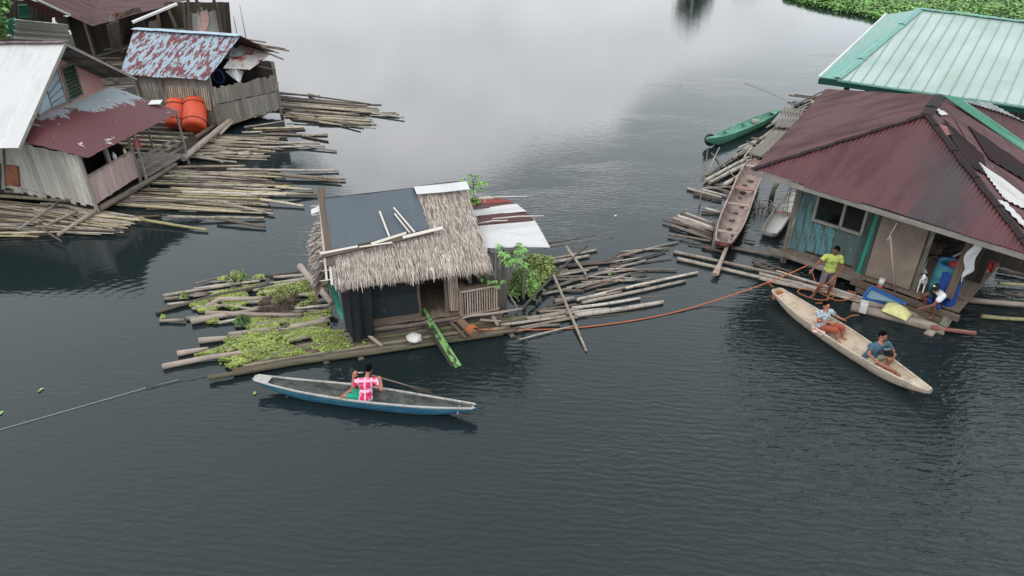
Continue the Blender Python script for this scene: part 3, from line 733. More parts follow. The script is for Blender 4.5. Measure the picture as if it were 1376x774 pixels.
single(mb, 'water_lettuce', M['duck'], 'bright yellow green floating plants caught between the poles left of the thatched hut', 'water plants', P(350, 420), kind='stuff')
def bush(name, label, cat, c, rx, ry, h, n, mat, r=(.03, .07), stems=0, group=None, asp=.5):
    t = thing(name, label, cat, c, group); mb = MB(); c = V(c)
    for _ in range(n):
        a = R.uniform(0, 6.28); q = math.sqrt(R.random()); zz = R.random()
        k = .7+.45*noise.noise(V((math.cos(a)*2+c.x, math.sin(a)*2, zz*2)))
        p = c+V((math.cos(a)*rx*q*k*(1-.4*zz), math.sin(a)*ry*q*k*(1-.4*zz), h*zz*(1-.5*q*q)))
        leafquad(mb, p, R.uniform(*r), 1.2, asp=asp)
    part(mb, 'foliage', M[mat], t)
    mb = MB()
    for _ in range(max(3, stems)):
        a = R.uniform(0, 6.28)
        mb.tube([c-V((0, 0, .05)), c+V((math.cos(a)*rx*.4, math.sin(a)*ry*.4, h*.5)), c+V((math.cos(a)*rx*.6, math.sin(a)*ry*.6, h*.85))], [.012, .008, .004], 5)
    part(mb, 'stem', M['bark'], t)
    return t
# brown dry heap
t = thing('dry_plant_heap', 'round heap of dry reddish brown twigs on the poles left of the hut', 'plant heap', P(*A(750, 290), .1)); mb = MB()
c = P(*A(750, 292), .1)
for _ in range(700):
    a = R.uniform(0, 6.28); q = math.sqrt(R.random()); p = c+V((math.cos(a)*.5*q, math.sin(a)*.75*q, R.uniform(0, .15)*(1-q*q*.7)))
    d = V((R.gauss(0, 1), R.gauss(0, 1), R.gauss(0, .5))).normalized()*R.uniform(.05, .14)
    mb.tube([p-d, p+d], [.006, .003], 3, cap=False)
part(mb, 'twigs', M['dry_bush'], t)
bush('weed_clump', 'tall pale weed clump growing at the back edge of the left poles', 'weed', P(*A(510, 170), .05), .38, .35, .45, 260, 'hyacinth', (.02, .06), asp=.3)
bush('weed_clump', 'small dark leafed weed right of the pale clump at the back edge', 'weed', P(*A(558, 155), .05), .08, .1, .4, 50, 'leaf', (.02, .05))
bush('weed_clump', 'dark green weed in the middle of the yellow green floating plants', 'weed', P(*A(540, 400), .08), .28, .35, .25, 240, 'tree_leaf', (.03, .06))
bush('weed_clump', 'short brown green tuft among the leftmost pole tips', 'weed', P(*A(205, 262), .05), .18, .2, .25, 120, 'hyacinth', (.02, .05), asp=.3)

# ---- right rafts
Q = T((880, 100), 2.668); RR = 'bamboo rafts left of the red roofed house'
def rset(root, lst, f, z=.06, mat='bamboo'):
    for e in lst:
        a, b, rr = e[:3]; add_pole(root, f(*a), f(*b), rr, (z, z), e[3] if len(e) > 3 else mat)
r = raft('heaped bamboo bundle running from the green canoe up to the red roof eave', RR, P(*Q(380, 250)))
rset(r, [((180, 382), (350, 290), .08), ((195, 388), (372, 300), .075), ((245, 398), (350, 330), .09), ((262, 392), (350, 315), .07), ((185, 365), (340, 265), .06), ((228, 372), (330, 318), .06), ((280, 302), (440, 195), .06),
         ((300, 292), (460, 205), .06), ((330, 275), (440, 185), .05), ((318, 268), (430, 200), .05), ((305, 318), (420, 250), .06), ((300, 262), (420, 212), .045), ((340, 300), (440, 235), .07), ((350, 310), (450, 240), .06), ((365, 260), (450, 185), .05),
         ((400, 190), (470, 150), .05), ((500, 115), (600, 62), .05), ((515, 122), (615, 72), .05), ((525, 130), (600, 90), .05), ((490, 110), (580, 75), .04), ((540, 140), (620, 90), .05), ((505, 128), (560, 100), .05), ((480, 150), (540, 118), .05)], Q, .1)
rset(r, [((390, 262), (330, 240), .04), ((440, 240), (345, 228), .045), ((560, 92), (600, 130), .04), ((590, 75), (620, 100), .04), ((480, 75), (592, 90), .045, 'log_dark'), ((500, 72), (596, 84), .04, 'log_dark'), ((350, 262), (318, 300), .04)], Q, .2)
for k, (a, b) in enumerate((((350, 285), (455, 192)), ((368, 292), (470, 200)))):
    mb = MB(); p0, p1 = P(*Q(*a), .3), P(*Q(*b), .3); mb.beam(p0, p1, .36, .05, jit=.02)
    single(mb, 'plank', M['graywood'], ('wide grey plank on the heaped bamboo, left of its twin', 'wide grey plank on the heaped bamboo nearest the red roof edge')[k], 'plank', (p0+p1)/2, 'wide planks on the heaped bamboo')
t = thing('plank_platform', 'small grey plank landing on the bamboo behind the green canoe', 'platform', P(*Q(480, 150), .2))
q = [P(*Q(*p), .45) for p in ((433, 186), (500, 190), (537, 128), (462, 118))]
for k in range(7):
    mb = MB(); a = q[0].lerp(q[1], (k+.5)/7); b = q[3].lerp(q[2], (k+.5)/7); dd = (b-a).normalized(); a = a-dd*R.uniform(0, .2); b = b+dd*R.uniform(0, .2)
    mb.beam(a, b, (q[1]-q[0]).length/7*.93, .035, jit=.012); part(mb, 'board', M['graywood'], t)
mb = MB()
for s in (.15, .85): mb.beam(q[0].lerp(q[3], s)-V((.1, 0, .09)), q[1].lerp(q[2], s)+V((.1, 0, -.09)), .08, .1)
part(mb, 'joist', M['log_dark'], t)
r = raft('sheaf of short grey poles left of the pinkish dugout', RR, P(*Q(130, 550)))
rset(r, [((95, 500), (212, 545), .07), ((80, 508), (210, 552), .065), ((65, 516), (212, 560), .07), ((62, 528), (205, 572), .06), ((100, 512), (212, 548), .06), ((55, 540), (205, 592), .065), ((30, 522), (130, 548), .04, 'bamboo_dark'), ((48, 572), (200, 598), .045, 'bamboo_dark'), ((120, 556), (208, 582), .06), ((90, 525), (180, 560), .055), ((110, 498), (210, 534), .05)], Q, .1)
r = raft('few dark poles beside the bow of the pinkish dugout, above the grey sheaf', RR, P(*Q(180, 430)))
rset(r, [((170, 410), (290, 402), .05), ((116, 408), (240, 442), .055), ((140, 428), (240, 452), .05, 'bamboo_dark'), ((165, 412), (260, 436), .05), ((168, 492), (236, 500), .045), ((180, 480), (240, 496), .045), ((215, 395), (285, 412), .045), ((185, 402), (270, 422), .05, 'bamboo_dark')], Q)
r = raft('long slender poles reaching from open water to the standing man in lime shirt', RR, P(1080, 370))
rset(r, [((68, 636), (580, 748), .055), ((80, 660), (560, 770), .06), ((170, 618), (250, 638), .05, 'bamboo_dark'), ((272, 620), (532, 668), .06), ((355, 680), (565, 762), .06, 'bamboo_dark'), ((120, 604), (250, 622), .025, 'bamboo_dark'), ((322, 592), (360, 600), .03, 'bamboo_dark'), ((350, 662), (520, 720), .03, 'bamboo_dark')], Q)
S7 = T((1020, 360), 4.3)
rset(r, [((0, 32), (560, 170), .06), ((0, 60), (330, 135), .05), ((100, 20), (620, 182), .05), ((330, 125), (735, 218), .07), ((250, 100), (700, 230), .055)], S7, .08)
mb = MB()
# ------------------------------------------------------------ boats
def canoe(name, label, cat, p0, p1, W, D, end=(.25, .25), blunt=(.3, .3), rise=(.15, .15), mats=('hull_raw', 'hull_raw_in', 'hull_raw'), decks=(.0, .0), deckmat=None, draft=.12, thw=(), thwmat='hull_raw_in', ribs=0, th=.035, asym=0):
    p0 = V(p0); p1 = V(p1); p0.z = p1.z = 0; L = (p1-p0).length; d = (p1-p0)/L; s = V((-d.y, d.x, 0))
    t0 = thing(name, label, cat, (p0+p1)/2)
    NT = 36
    def wid(t):
        a = 1-(1-min(1, t/end[0]))**2; b = 1-(1-min(1, (1-t)/end[1]))**2
        return W/2*min(max(a, 0)*(1-blunt[0])+blunt[0], max(b, 0)*(1-blunt[1])+blunt[1])*(1 if .012 < t < .988 else .6)
    def top(t):
        return D-draft+rise[0]*max(0, 1-t/.3)**2+rise[1]*max(0, 1-(1-t)/.3)**2
    def keel(t):
        return -draft+(D*.75+rise[0])*max(0, 1-t/(end[0]*.5))**2.0+(D*.75+rise[1])*max(0, 1-(1-t)/(end[1]*.5))**2.0
    NS = 12
    def sec(t, off, dz=0, kk=0):
        w = max(.01, wid(t)-off); zt = top(t); zk = min(keel(t)+dz, zt-.02); out = []
        for i in range(NS+1):
            a = math.pi*(i/NS)
            x = -math.cos(a); y = math.sin(a)
            xx = math.copysign(abs(x)**.7, x); yy = y**.8
            out.append(p0+d*(t*L)+s*(w*xx*(1-.12*yy))+V((0, 0, zt-(zt-zk)*yy)))
        return out
    ts = [0, .006, .015, .03]+[.03+(.94)*k/NT for k in range(1, NT)]+[.97, .985, .994, 1]
    mb = MB()
    for off, mi in ((0, 0), (th, 1)):
        vs = []; fs = []
        dzi = draft+.03
        tt = ts if mi == 0 else [.012+t*.976 for t in ts]
        for t in tt: vs += sec(t, off, (draft+.03) if mi else 0)
        for j in range(len(tt)-1):
            for i in range(NS):
                a = j*(NS+1)+i; f = (a, a+1, a+NS+2, a+NS+1)
                fs.append(f if mi else tuple(reversed(f)))
        b = len(vs)
        fs.append(tuple(range(NS+1)) if not mi else tuple(reversed(range(NS+1)))); k0 = (len(tt)-1)*(NS+1); fs.append(tuple(reversed(range(k0, k0+NS+1))) if not mi else tuple(range(k0, k0+NS+1)))
        mb.add(vs, fs, [(v.x, v.y) for v in vs], mi, True)
    # rim strips
    for side in (0, NS):
        vs = []; fs = []
        for t in ts:
            o = sec(t, 0)[side]; i = sec(.012+t*.976, th, .035)[side]; u = V((0, 0, .012)); e = (o-i).normalized()*.008
            vs += [o+e-u, o+e+u, i-e+u, i-e-u]
        for j in range(len(ts)-1):
            for q in range(4):
                a = j*4+q; b2 = j*4+(q+1) % 4
                fs.append((a, b2, b2+4, a+4) if side == 0 else (a, a+4, b2+4, b2))
        mb.add(vs, fs, None, 2, False)
    hull = part(mb, 'hull', [M[m] for m in mats], t0)
    def deck(ta, tb, name):
        m = MB(); vs = []; n = 6
        for k in range(n+1):
            t = lerp(ta, tb, k/n); w = wid(t)-.004; z = top(t)+.006
            vs += [p0+d*(t*L)-s*w+V((0, 0, z)), p0+d*(t*L)+V((0, 0, z+.012)), p0+d*(t*L)+s*w+V((0, 0, z))]
        vs += [v-V((0, 0, .03)) for v in vs]; o = (n+1)*3; fs = []
        for k in range(n):
            for j in range(2):
                a = k*3+j; fs.append((a, a+1, a+4, a+3)); fs.append((o+a, o+a+3, o+a+4, o+a+1))
        for k in (0, n):
            for j in range(2): a = k*3+j; fs.append((a, a+1, o+a+1, o+a))
        m.add(vs, fs, None, 0); part(m, name, M[deckmat or mats[2]], t0)
    if decks[0]: deck(.004, decks[0], 'end_deck')
    if decks[1]: deck(1-decks[1], .996, 'end_deck')
    for t in thw:
        m = MB(); w = wid(t)-.015; c = p0+d*(t*L)+V((0, 0, top(t)-.05)); m.beam(c-s*w, c+s*w, .17, .03, jit=.006)
        part(m, 'thwart', M[thwmat], t0)
    if ribs:
        for k in range(ribs):
            t = .1+.8*(k+.5)/ribs; m = MB(); q = sec(t, th+.01, draft+.045)
            m.tube([x-V((0, 0, .02)) for x in q], .024, 5); part(m, 'rib', M[mats[1]], t0)
    return t0, (lambda t, x=0, z=0: p0+d*(t*L)+s*x+V((0, 0, z))), top
blue, bpos, btop = canoe('dugout_canoe', 'long narrow blue dugout with a grey worn inside, below the thatched hut', 'boat',
    P(341, 508, .34), P(640, 546, .34), .58, .34, end=(.55, .6), blunt=(.36, .3), rise=(.08, .05), mats=('hull_blue', 'hull_in', 'hull_rim'), decks=(.075, 0), deckmat='hull_rim', draft=.05)
m = MB(); c = bpos(.925, 0, .22); m.beam(bpos(.925, -.12, .2), bpos(.925, .12, .2), .03, .09); part(m, 'bulkhead', M['hull_rim'], blue)
white, wpos, wtop = canoe('dugout_canoe', 'pale raw wood dugout carrying a woman and a man with a camera', 'boat',
    P(1041, 390, .3), P(1250, 528, .3), .82, .35, end=(.5, .55), blunt=(.42, .22), rise=(.06, .06), mats=('hull_raw', 'hull_raw_in', 'hull_raw'), decks=(0, .1), draft=.05)
m = MB(); m.beam(wpos(.025, -.14, .22), wpos(.025, .14, .22), .12, .2); part(m, 'end_block', M['orange_end'], white)
red, rpos, rtop = canoe('dugout_canoe', 'old pinkish dugout with red side boards and ribs moored beside the red roofed house', 'boat',
    P(*Q(235, 655), 0), P(*Q(355, 345), 0), .86, .5, end=(.3, .3), blunt=(.55, .7), rise=(.05, .0), mats=('hull_red', 'hull_pink', 'hull_pink'), decks=(0, 0), draft=.04, thw=(.12, .42, .92), thwmat='hull_pink', ribs=9)
for k in range(9):  # dark lumps added to stand in for shadows inside the hull
    m = MB(); q = rpos(.18+.08*k+R.uniform(-.02, .02), R.uniform(-.2, .2), .07); m.ell(q, V((R.uniform(.06, .14), 0, 0)), V((0, R.uniform(.06, .16), 0)), V((0, 0, .04)), 8, 6)
    part(m, 'shade_lump', M[R.choice(['log_dark', 'hull_in', 'brownwood'])], red)
m = MB(); m.beam(rpos(.64, -.42, .33), rpos(.64, .42, .33), .32, .03, jit=.01); part(m, 'seat_board', M['red_paint'], red, 'faded dark red board')
m = MB(); m.tube([rpos(.10, -.14, .32), rpos(.0, -.12, .3), rpos(-.1, -.1, .24), rpos(-.17, -.06, .12)], [.05, .06, .06, .11], 8, flat=.5); part(m, 'prow', M['hull_pink'], red)
grn, gpos, gtop = canoe('outrigger_canoe', 'slim green painted boat moored at the plank landing', 'boat',
    P(*Q(178, 272), 0), P(*Q(438, 158), 0), .66, .45, end=(.45, .4), blunt=(.12, .3), rise=(.14, .05), mats=('hull_green', 'hull_green_in', 'hull_green'), decks=(.16, .1), draft=.06, thw=(.3, .55), thwmat='hull_green')
m = MB(); m.tube([gpos(.66, 0, .22), gpos(.66, 0, .42)], [.18, .19], 12); part(m, 'engine_cowl', M['frame_grey'], grn)
# small broken white boat hull beside the turquoise wall
wb, wbp, _ = canoe('broken_boat', 'short broken white boat end lying beside the turquoise wall', 'boat', P(*Q(405, 590), .0), P(*Q(500, 440), .0), .62, .3, end=(.2, .4), blunt=(.75, .4), rise=(.0, .0), mats=('white_plastic', 'white_plastic', 'frame_grey'), draft=.08, thw=(.5,), thwmat='red_paint')
# tangled wire fish traps
def cage(label, c, a, b, h, rr=.012, lean=0):
    t = thing('fish_trap_frame', label, 'trap', c); m = MB(); c = V(c); a = V(a); b = V(b)
    for z in (0, h/2, h):
        q = [c+V((0, 0, z))+lean*z*a.normalized(), c+a+V((0, 0, z)), c+a+b+V((0, 0, z*.9)), c+b+V((0, 0, z))]
        for i in range(4): m.tube([q[i], q[(i+1) % 4]+V((0, 0, R.uniform(-.05, .05)))], rr, 5)
    pass
    for k in range(9):
        s = c+a*R.random()+b*R.random(); m.tube([s, s+V((R.uniform(-.1, .1), R.uniform(-.1, .1), h))], rr, 5)
    part(m, 'wire_frame', M['frame_grey'], t); return t
cage('rusty wire trap frame standing behind the broken white boat', P(1052, 290, .1), (.55, .1, 0), (.2, .7, 0), 1.0)
cage('low dark wire basket floating between the dugout and the broken white boat', P(*Q(362, 505), .0), (.6, 0, 0), (.1, .7, 0), .3, .016)
m = MB(); m.tube([P(*Q(418, 445), 0), P(*Q(424, 415), .35), P(*Q(440, 388), .7)], [.09, .085, .08], 9)
single(m, 'post', M['bamboo_left'], 'short fat bamboo stump rising from water left of the wire trap', 'post', P(*Q(418, 440)))
for k, (a, b, lab) in enumerate((((170, 380), (190, 270), 'thin dark mooring pole leaning by the stern of the green boat'), ((160, 475), (170, 405), 'short thin pole under the dark poles by the pinkish dugout'), ((192, 352), (232, 262), 'thin pale stick leaning on the green boat'), ((202, 282), (290, 375), 'pale stick lying across the heap toward the pinkish dugout'))):
    single(pole_mb(P(*Q(*a), .0), P(*Q(*b), .55 if k != 3 else .25), .025), 'thin_pole', M['bamboo_dark' if k < 2 else 'bamboo'], lab, 'pole', P(*Q(*a)))
# tyre at the stern of the green boat
def ring(mb, c, n, R0, r0, k=20, j=8, mi=0):
    n = V(n).normalized(); a = n.orthogonal().normalized(); b = n.cross(a); vs = []; fs = []
    for i in range(k):
        t = 2*math.pi*i/k; e = a*math.cos(t)+b*math.sin(t)
        for q in range(j):
            s = 2*math.pi*q/j; vs.append(V(c)+e*(R0+r0*math.cos(s))+n*(r0*math.sin(s)))
    for i in range(k):
        for q in range(j): fs.append((i*j+q, i*j+(q+1) % j, ((i+1) % k)*j+(q+1) % j, ((i+1) % k)*j+q))
    mb.add(vs, fs, None, mi, True)
m = MB(); ring(m, P(*Q(198, 235), .3), (.3, -1, .5), .2, .08); single(m, 'tyre', M['black'], 'dark tyre hanging at the tip of the green boat', 'tyre', P(*Q(198, 240)))

# ------------------------------------------------------------ central thatched hut
e = V((.968, .25, 0)); n = V((-.25, .968, 0)); Zv = V((0, 0, 1))
O = P(450, 388, 1.75); O.z = 0
def hw(a, b, z): return O+e*a+n*b+Zv*z
hut = thing('thatched_hut', 'floating thatched hut with a black sheet over part of its roof', 'hut', hw(1.9, 1.7, .3))
EW = 3.82; RN = 1.72; RZ = 3.3; EZ = 1.75
def thatch(mb, p, rows, dens, mi=0, ln=.34, wd=.02, lift=.045, hang=.08):
    """p: eaveL, eaveR, ridgeR, ridgeL"""
    eL, eR, rR, rL = [V(q) for q in p]
    nn = (eR-eL).cross(rL-eL).normalized()
    if nn.z < 0: nn = -nn
    S = ((rL-eL).length+(rR-eR).length)/2
    for j in range(rows):
        mx = None
        t = (j+.0)/rows
        a = eL.lerp(rL, t); b = eR.lerp(rR, t); W = (b-a).length; K = int(W*dens)
        for k in range(K):
            s = R.random(); q = a.lerp(b, s); up = (rL.lerp(rR, s)-eL.lerp(eR, s)).normalized(); ac = up.cross(nn)
            l = ln*R.uniform(.6, 1.15); st = q+up*min(ln*.95+R.uniform(-.06, .06)+(0 if j == 0 else R.uniform(-.1, .1)), (1-t)*S-R.uniform(.0, .05))
            dr = (-up+ac*R.gauss(0, .13)+nn*R.gauss(.0, .05)).normalized(); sg = -.06 if j == 0 else 0
            w = wd*R.uniform(.5, 1.3); o = nn*(lift*R.uniform(.1, 1.2)+(l*.04))
            if j == 0: l += R.uniform(0, hang)*(.5+abs(nz((s*9, 3, 1), 1))*1.8)
            m1 = st+dr*l*.55+o; m2 = st+dr*l+o*.6+Zv*sg*l
            c = ac*w
            mb.add([st-c*.5+o*.3, st+c*.5+o*.3, m1+c*.5, m1-c*.5, m2+c*.12, m2-c*.12], [(0, 1, 2, 3), (3, 2, 4, 5)], None, mi)
def roof_slab(pts, th=.06): 
    m = MB(); m.slab(pts, th); return m
fe = [hw(0, 0, EZ), hw(EW, -.02, EZ-.02), hw(EW-.28, RN, RZ), hw(-.02, RN, RZ-.05)]
m = roof_slab([q-Zv*.05 for q in fe]); bed = part(m, 'roof', M['thatch_base'], hut)
m = MB(); thatch(m, fe, 20, 165); o = part(m, 'thatch', M['thatch'], bed)
be = [hw(0, 2*RN+.1, EZ-.1), hw(EW, 2*RN+.1, EZ-.1), fe[2]+V((0, 0, .0)), fe[3]]
m = roof_slab([q-Zv*.06 for q in be]); bb = part(m, 'roof', M['thatch_base'], hut)
m = MB(); thatch(m, be, 10, 55, wd=.045); part(m, 'thatch', M['thatch_dark'], bb)
# left hip: old loose thatch on open slats
le = [hw(-.62, 2.9, 1.55), hw(-.5, .25, 1.5), hw(.02, .7, 2.3), hw(.0, RN+.1, 3.1)]
m = MB(); m.slab([q-V((-.03, 0, .08)) for q in le], .03); lb = part(m, 'side_roof', M['thatch_base'], hut)
m = MB(); thatch(m, le, 7, 60, ln=.3, lift=.09, wd=.03); part(m, 'thatch', M['thatch_dark'], lb, 'darker ragged thatch')
m = MB()
for k in range(9):
    c = hw(-.02, .1, 1.95).lerp(hw(-.05, RN-.05, 3.2), k/8); m.tube([c-e*R.uniform(.22, .3), c+e*R.uniform(.02, .1)+n*.02], .013, 5)
m.beam(hw(-.16, .1, 1.93), hw(-.12, RN, 3.25), .05, .012); m.beam(hw(-.05, .0, 1.86), hw(-.03, RN, 3.28), .06, .012)
part(m, 'lattice', M['straw'], hut)
m = MB(); m.beam(hw(-.03, .35, 2.2), hw(-.05, RN+.25, 3.55), .17, .05, up=(0, -.7, .7), jit=.01); part(m, 'barge_board', M['brownwood'], hut)
m = MB(); m.slab([hw(-.35, RN-.1, 3.0), hw(-.1, RN-.15, 3.1), hw(-.1, RN+.1, 3.14), hw(-.35, RN+.15, 3.02)], .03); part(m, 'ridge_scrap', M['white_metal'], hut)
# white sheet on the ridge
m = MB(); m.corr([fe[2].lerp(fe[3], -.01)+Zv*.13, fe[2].lerp(fe[3], .37)+Zv*.13, fe[2].lerp(fe[3], .36)+Zv*.02-n*.24, fe[2].lerp(fe[3], -.02)-n*.26+Zv*.01], amp=.004, off=.03, sag=.03)
m.corr([fe[2].lerp(fe[3], -.01)+Zv*.13, fe[2].lerp(fe[3], .37)+Zv*.13, fe[2].lerp(fe[3], .36)+Zv*.0+n*.28, fe[2].lerp(fe[3], -.02)+n*.28], amp=.004, off=.03, sag=.03)
part(m, 'ridge_sheet', M['white_metal'], hut)
# black sheet over the roof
nr = (fe[1]-fe[0]).cross(fe[3]-fe[0]).normalized()
def rp(x, y, lift=.12):
    return onplane(x, y, fe[0]+nr*lift, nr)
tq = [rp(446, 337), rp(576, 307), rp(557, 253), rp(436, 267)]
m = MB()
def tf(u, v):
    p = tq[0].lerp(tq[1], u).lerp(tq[3].lerp(tq[2], u), v)
    w = .022*noise.noise(V((u*3, v*3, 1)))+.022*(.5-abs(noise.noise(V((u*7+v*3, v*2.5, 4)))))+.05*math.exp(-((u-.86-.1*v)/.05)**2)*abs(noise.noise(V((u*9, v*4, 5))))
    return p+nr*w
m.sheet(tf, 44, 24)
def tf2(u, v): q = tq[3].lerp(tq[2], u); return q+V((0, 0, .02))*(1-v)+(n*.9-Zv*.9)*v*.8+Zv*.04*math.sin(v*3.1)
m.sheet(tf2, 10, 5)
single(m, 'roof_tarpaulin', M['tarp'], 'black plastic sheet stretched over the left part of the thatched roof', 'tarpaulin', tq[0].lerp(tq[2], .5))
GS = 'loose sticks on the thatched roof'
def rb(label, a, b, w, h, mat, name='roof_board', cat='board', l=.17):
    m = MB(); p0, p1 = rp(*a, l), rp(*b, l); m.beam(p0, p1, w, h, up=nr, jit=.006)
    single(m, name, M[mat], label, cat, (p0+p1)/2, 'boards and sticks lying on the thatched roof')
rb('long grey board lying along the lower edge of the black roof sheet', (434, 344), (583, 311), .09, .05, 'brownwood')
rb('pale split bamboo over the left end of the long grey board on the thatch', (430, 341), (481, 331), .05, .03, 'straw', l=.21)
rb('pale split bamboo over the middle of the long grey board on the thatch', (499, 328), (546, 313), .06, .03, 'straw', l=.21)
rb('pale flat stick ending on the bare thatch right of the black sheet', (541, 319), (595, 306), .08, .03, 'straw', l=.22)
rb('short pale stick between the two split bamboos above the thatch', (483, 332), (527, 326), .04, .03, 'straw', l=.24)
rb('single upright stick in the middle of the black roof sheet', (510, 284), (523, 318), .045, .03, 'straw', 'roof_stick', 'stick', .2)
rb('left stick of the pair at the right side of the black roof sheet', (530, 287), (551, 313), .035, .025, 'straw', 'roof_stick', 'stick', .2)
rb('right stick of the pair at the right side of the black roof sheet', (529, 279), (557, 312), .04, .025, 'straw', 'roof_stick', 'stick', .2)
# walls
W0, W1 = .42, 3.35
def wallq(a0, a1, b, z0, z1): return hw(a0, b, z0), hw(a1, b, z0), hw(a1, b, z1), hw(a0, b, z1)
m = MB(); m.planks(*wallq(.5, 1.95, .25, .62, 1.8), pw=.33, vertical=False, gap=.003); part(m, 'front_wall', M['blue_black_wall'], hut)
m = MB(); m.planks(*wallq(.45, 2.0, .24, .44, .6), pw=.18, vertical=False, jo=.01); part(m, 'sill_board', M['brownwood'], hut)
m = MB(); m.planks(hw(2.7, .3, .5), hw(3.0, .3, .5), hw(3.0, .3, 1.8), hw(2.7, .3, 1.8), pw=.045, gap=.014, th=.02); part(m, 'slat_screen', M['slats'], hut)
m = MB(); m.planks(hw(3.35, .4, .4), hw(3.35, 2.9, .4), hw(3.35, 2.9, 1.95), hw(3.35, .4, 1.9), pw=.2, jt=.05); part(m, 'side_wall', M['graywood'], hut)
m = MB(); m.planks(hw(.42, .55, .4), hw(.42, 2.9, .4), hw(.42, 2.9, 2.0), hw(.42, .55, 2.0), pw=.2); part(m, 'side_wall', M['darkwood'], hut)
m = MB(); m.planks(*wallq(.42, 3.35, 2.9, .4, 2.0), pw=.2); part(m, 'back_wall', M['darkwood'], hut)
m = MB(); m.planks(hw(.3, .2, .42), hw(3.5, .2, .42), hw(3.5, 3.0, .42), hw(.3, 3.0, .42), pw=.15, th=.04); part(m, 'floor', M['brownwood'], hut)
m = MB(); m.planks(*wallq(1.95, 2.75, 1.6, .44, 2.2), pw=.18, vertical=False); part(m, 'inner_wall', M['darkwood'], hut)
for a, b in ((.42, .3), (1.98, .3), (2.7, .34), (3.33, .36), (.42, 2.9), (3.35, 2.9)):
    m = MB(); m.beam(hw(a, b, -.1), hw(a, b, 1.85), .09, .09); part(m, 'post', M['brownwood'], hut)
m = MB(); m.tube([hw(.3, .12, .4), hw(1.7, .1, .36), hw(3.6, .14, .38)], .055, 8); part(m, 'floor_beam', M['log_dark'], hut)
m = MB(); m.tube([hw(.3, .3, 1.8), hw(3.5, .3, 1.8)], .04, 8); part(m, 'eave_beam', M['brownwood'], hut)
# hanging black mesh at the left corner
m = MB()
def cl(u, v):
    a = hw(.1, .8, 0).lerp(hw(.28, .06, 0), u/.4) if u < .4 else hw(.28, .06, 0).lerp(hw(.82, .05, 0), (u-.4)/.6)
    w = .05*math.sin(u*21+v*2)*(.3+v)+.03*math.sin(u*9+4)
    return a+V((w*.6, -w*.8-.1*v, 1.78-1.62*v+.05*math.sin(u*12)*v+.12*v*u))
m.sheet(cl, 40, 14)
single(m, 'mesh_curtain', M['black_cloth'], 'black mesh cloth hanging from the left front corner of the thatched eave', 'curtain', hw(.6, .5, .2))
m = MB(); q = [P(436, 364, 1.75), P(444, 362, 1.78), P(461, 421, .55), P(460, 434, .35), P(452, 414, .6)]
m.slab([q[0], q[4], q[3], q[2], q[1]], .012); 
single(m, 'green_panel', M['green_sheet'], 'narrow bright green sheet leaning at the left end of the thatched hut', 'sheet', q[4])
# right lean-to
lt = thing('lean_to', 'patched sheet metal lean-to joined to the right of the thatched hut', 'shelter', hw(4.3, 2.0, .2))
def lp(x, y, z): return P(x, y, z)
prof = [(335, 1.86, .0), (318, 2.12, 0), (300, 2.25, 0), (285, 2.36, 0), (276, 2.4, 0), (268, 2.42, 0)]
X0 = 3.3
def lroof(a, b, z, lift=0): return hw(a, b, z+lift)
bands = [(.5, 1.5, 2.15, 1.9, 2.3, 5.5, 5.34, 'white_metal'), (1.42, 1.85, 2.28, 2.26, 2.36, 5.34, 5.2, 'maroon'), (1.8, 2.2, 2.34, 2.33, 2.4, 5.22, 5.05, 'white_metal'), (2.16, 2.4, 2.38, 2.38, 2.42, 5.02, 4.9, 'maroon_old'), (2.36, 2.8, 2.41, 2.4, 2.45, 5.0, 4.4, 'rust_red')]
for i, (b0, b1, zl, zr, z1, ar0, ar1, mt) in enumerate(bands):
    m = MB(); k = .02*i
    m.corr([hw(X0, b0, zl+k), hw(ar0, b0, zr+k), hw(ar1, b1, z1+k), hw(X0, b1, z1+k)], up=e, wl=.09, amp=.014, nv=7, sag=.06, seed=i, sw=5)
    part(m, 'roof_sheet', M[mt], lt, {'maroon': 'dark maroon sheet', 'rust_red': 'red rusted sheet', 'white_metal': 'white sheet', 'maroon_old': 'narrow dark red strip'}[mt])
for a, b in ((3.6, .55), (3.8, .5), (3.95, .62), (4.15, .6), (4.32, .7), (5.0, 1.2), (4.2, 2.7), (3.6, 2.7)):
    m = MB(); m.beam(hw(a, b, -.05), hw(a+.02, b, 1.85 if b < 1 else 2.1), .13 if b < 1 else .07, .1, jit=.012); part(m, 'post', M['graywood'], lt)
m = MB(); m.planks(hw(3.42, .7, .4), hw(3.75, .7, .4), hw(3.75, .7, 1.8), hw(3.42, .7, 1.8), pw=.14, jb=.06); m.planks(hw(4.0, 1.0, .3), hw(4.0, 2.6, .3), hw(4.0, 2.6, 2.05), hw(4.0, 1.0, 1.9), pw=.16, gap=.02); part(m, 'wall', M['graywood'], lt)
for k, (a, b) in enumerate(((hw(4.2, 1.5, 2.42), hw(5.6, 1.42, 2.38)), (hw(3.9, 2.6, 2.56), hw(5.4, 2.4, 2.56)), (hw(3.8, 1.45, 2.36), hw(4.6, 1.42, 2.36)))):
    m = MB(); m.tube([a, a.lerp(b, .5)+Zv*.03, b], .018, 5)
    single(m, 'roof_stick', M['straw'], ('thin pale stick on the maroon sheet, poking past its right end', 'crooked stick along the far rusted edge of the patched metal roof', 'short stick lying on the near white sheet of the patched roof')[k], 'stick', a)
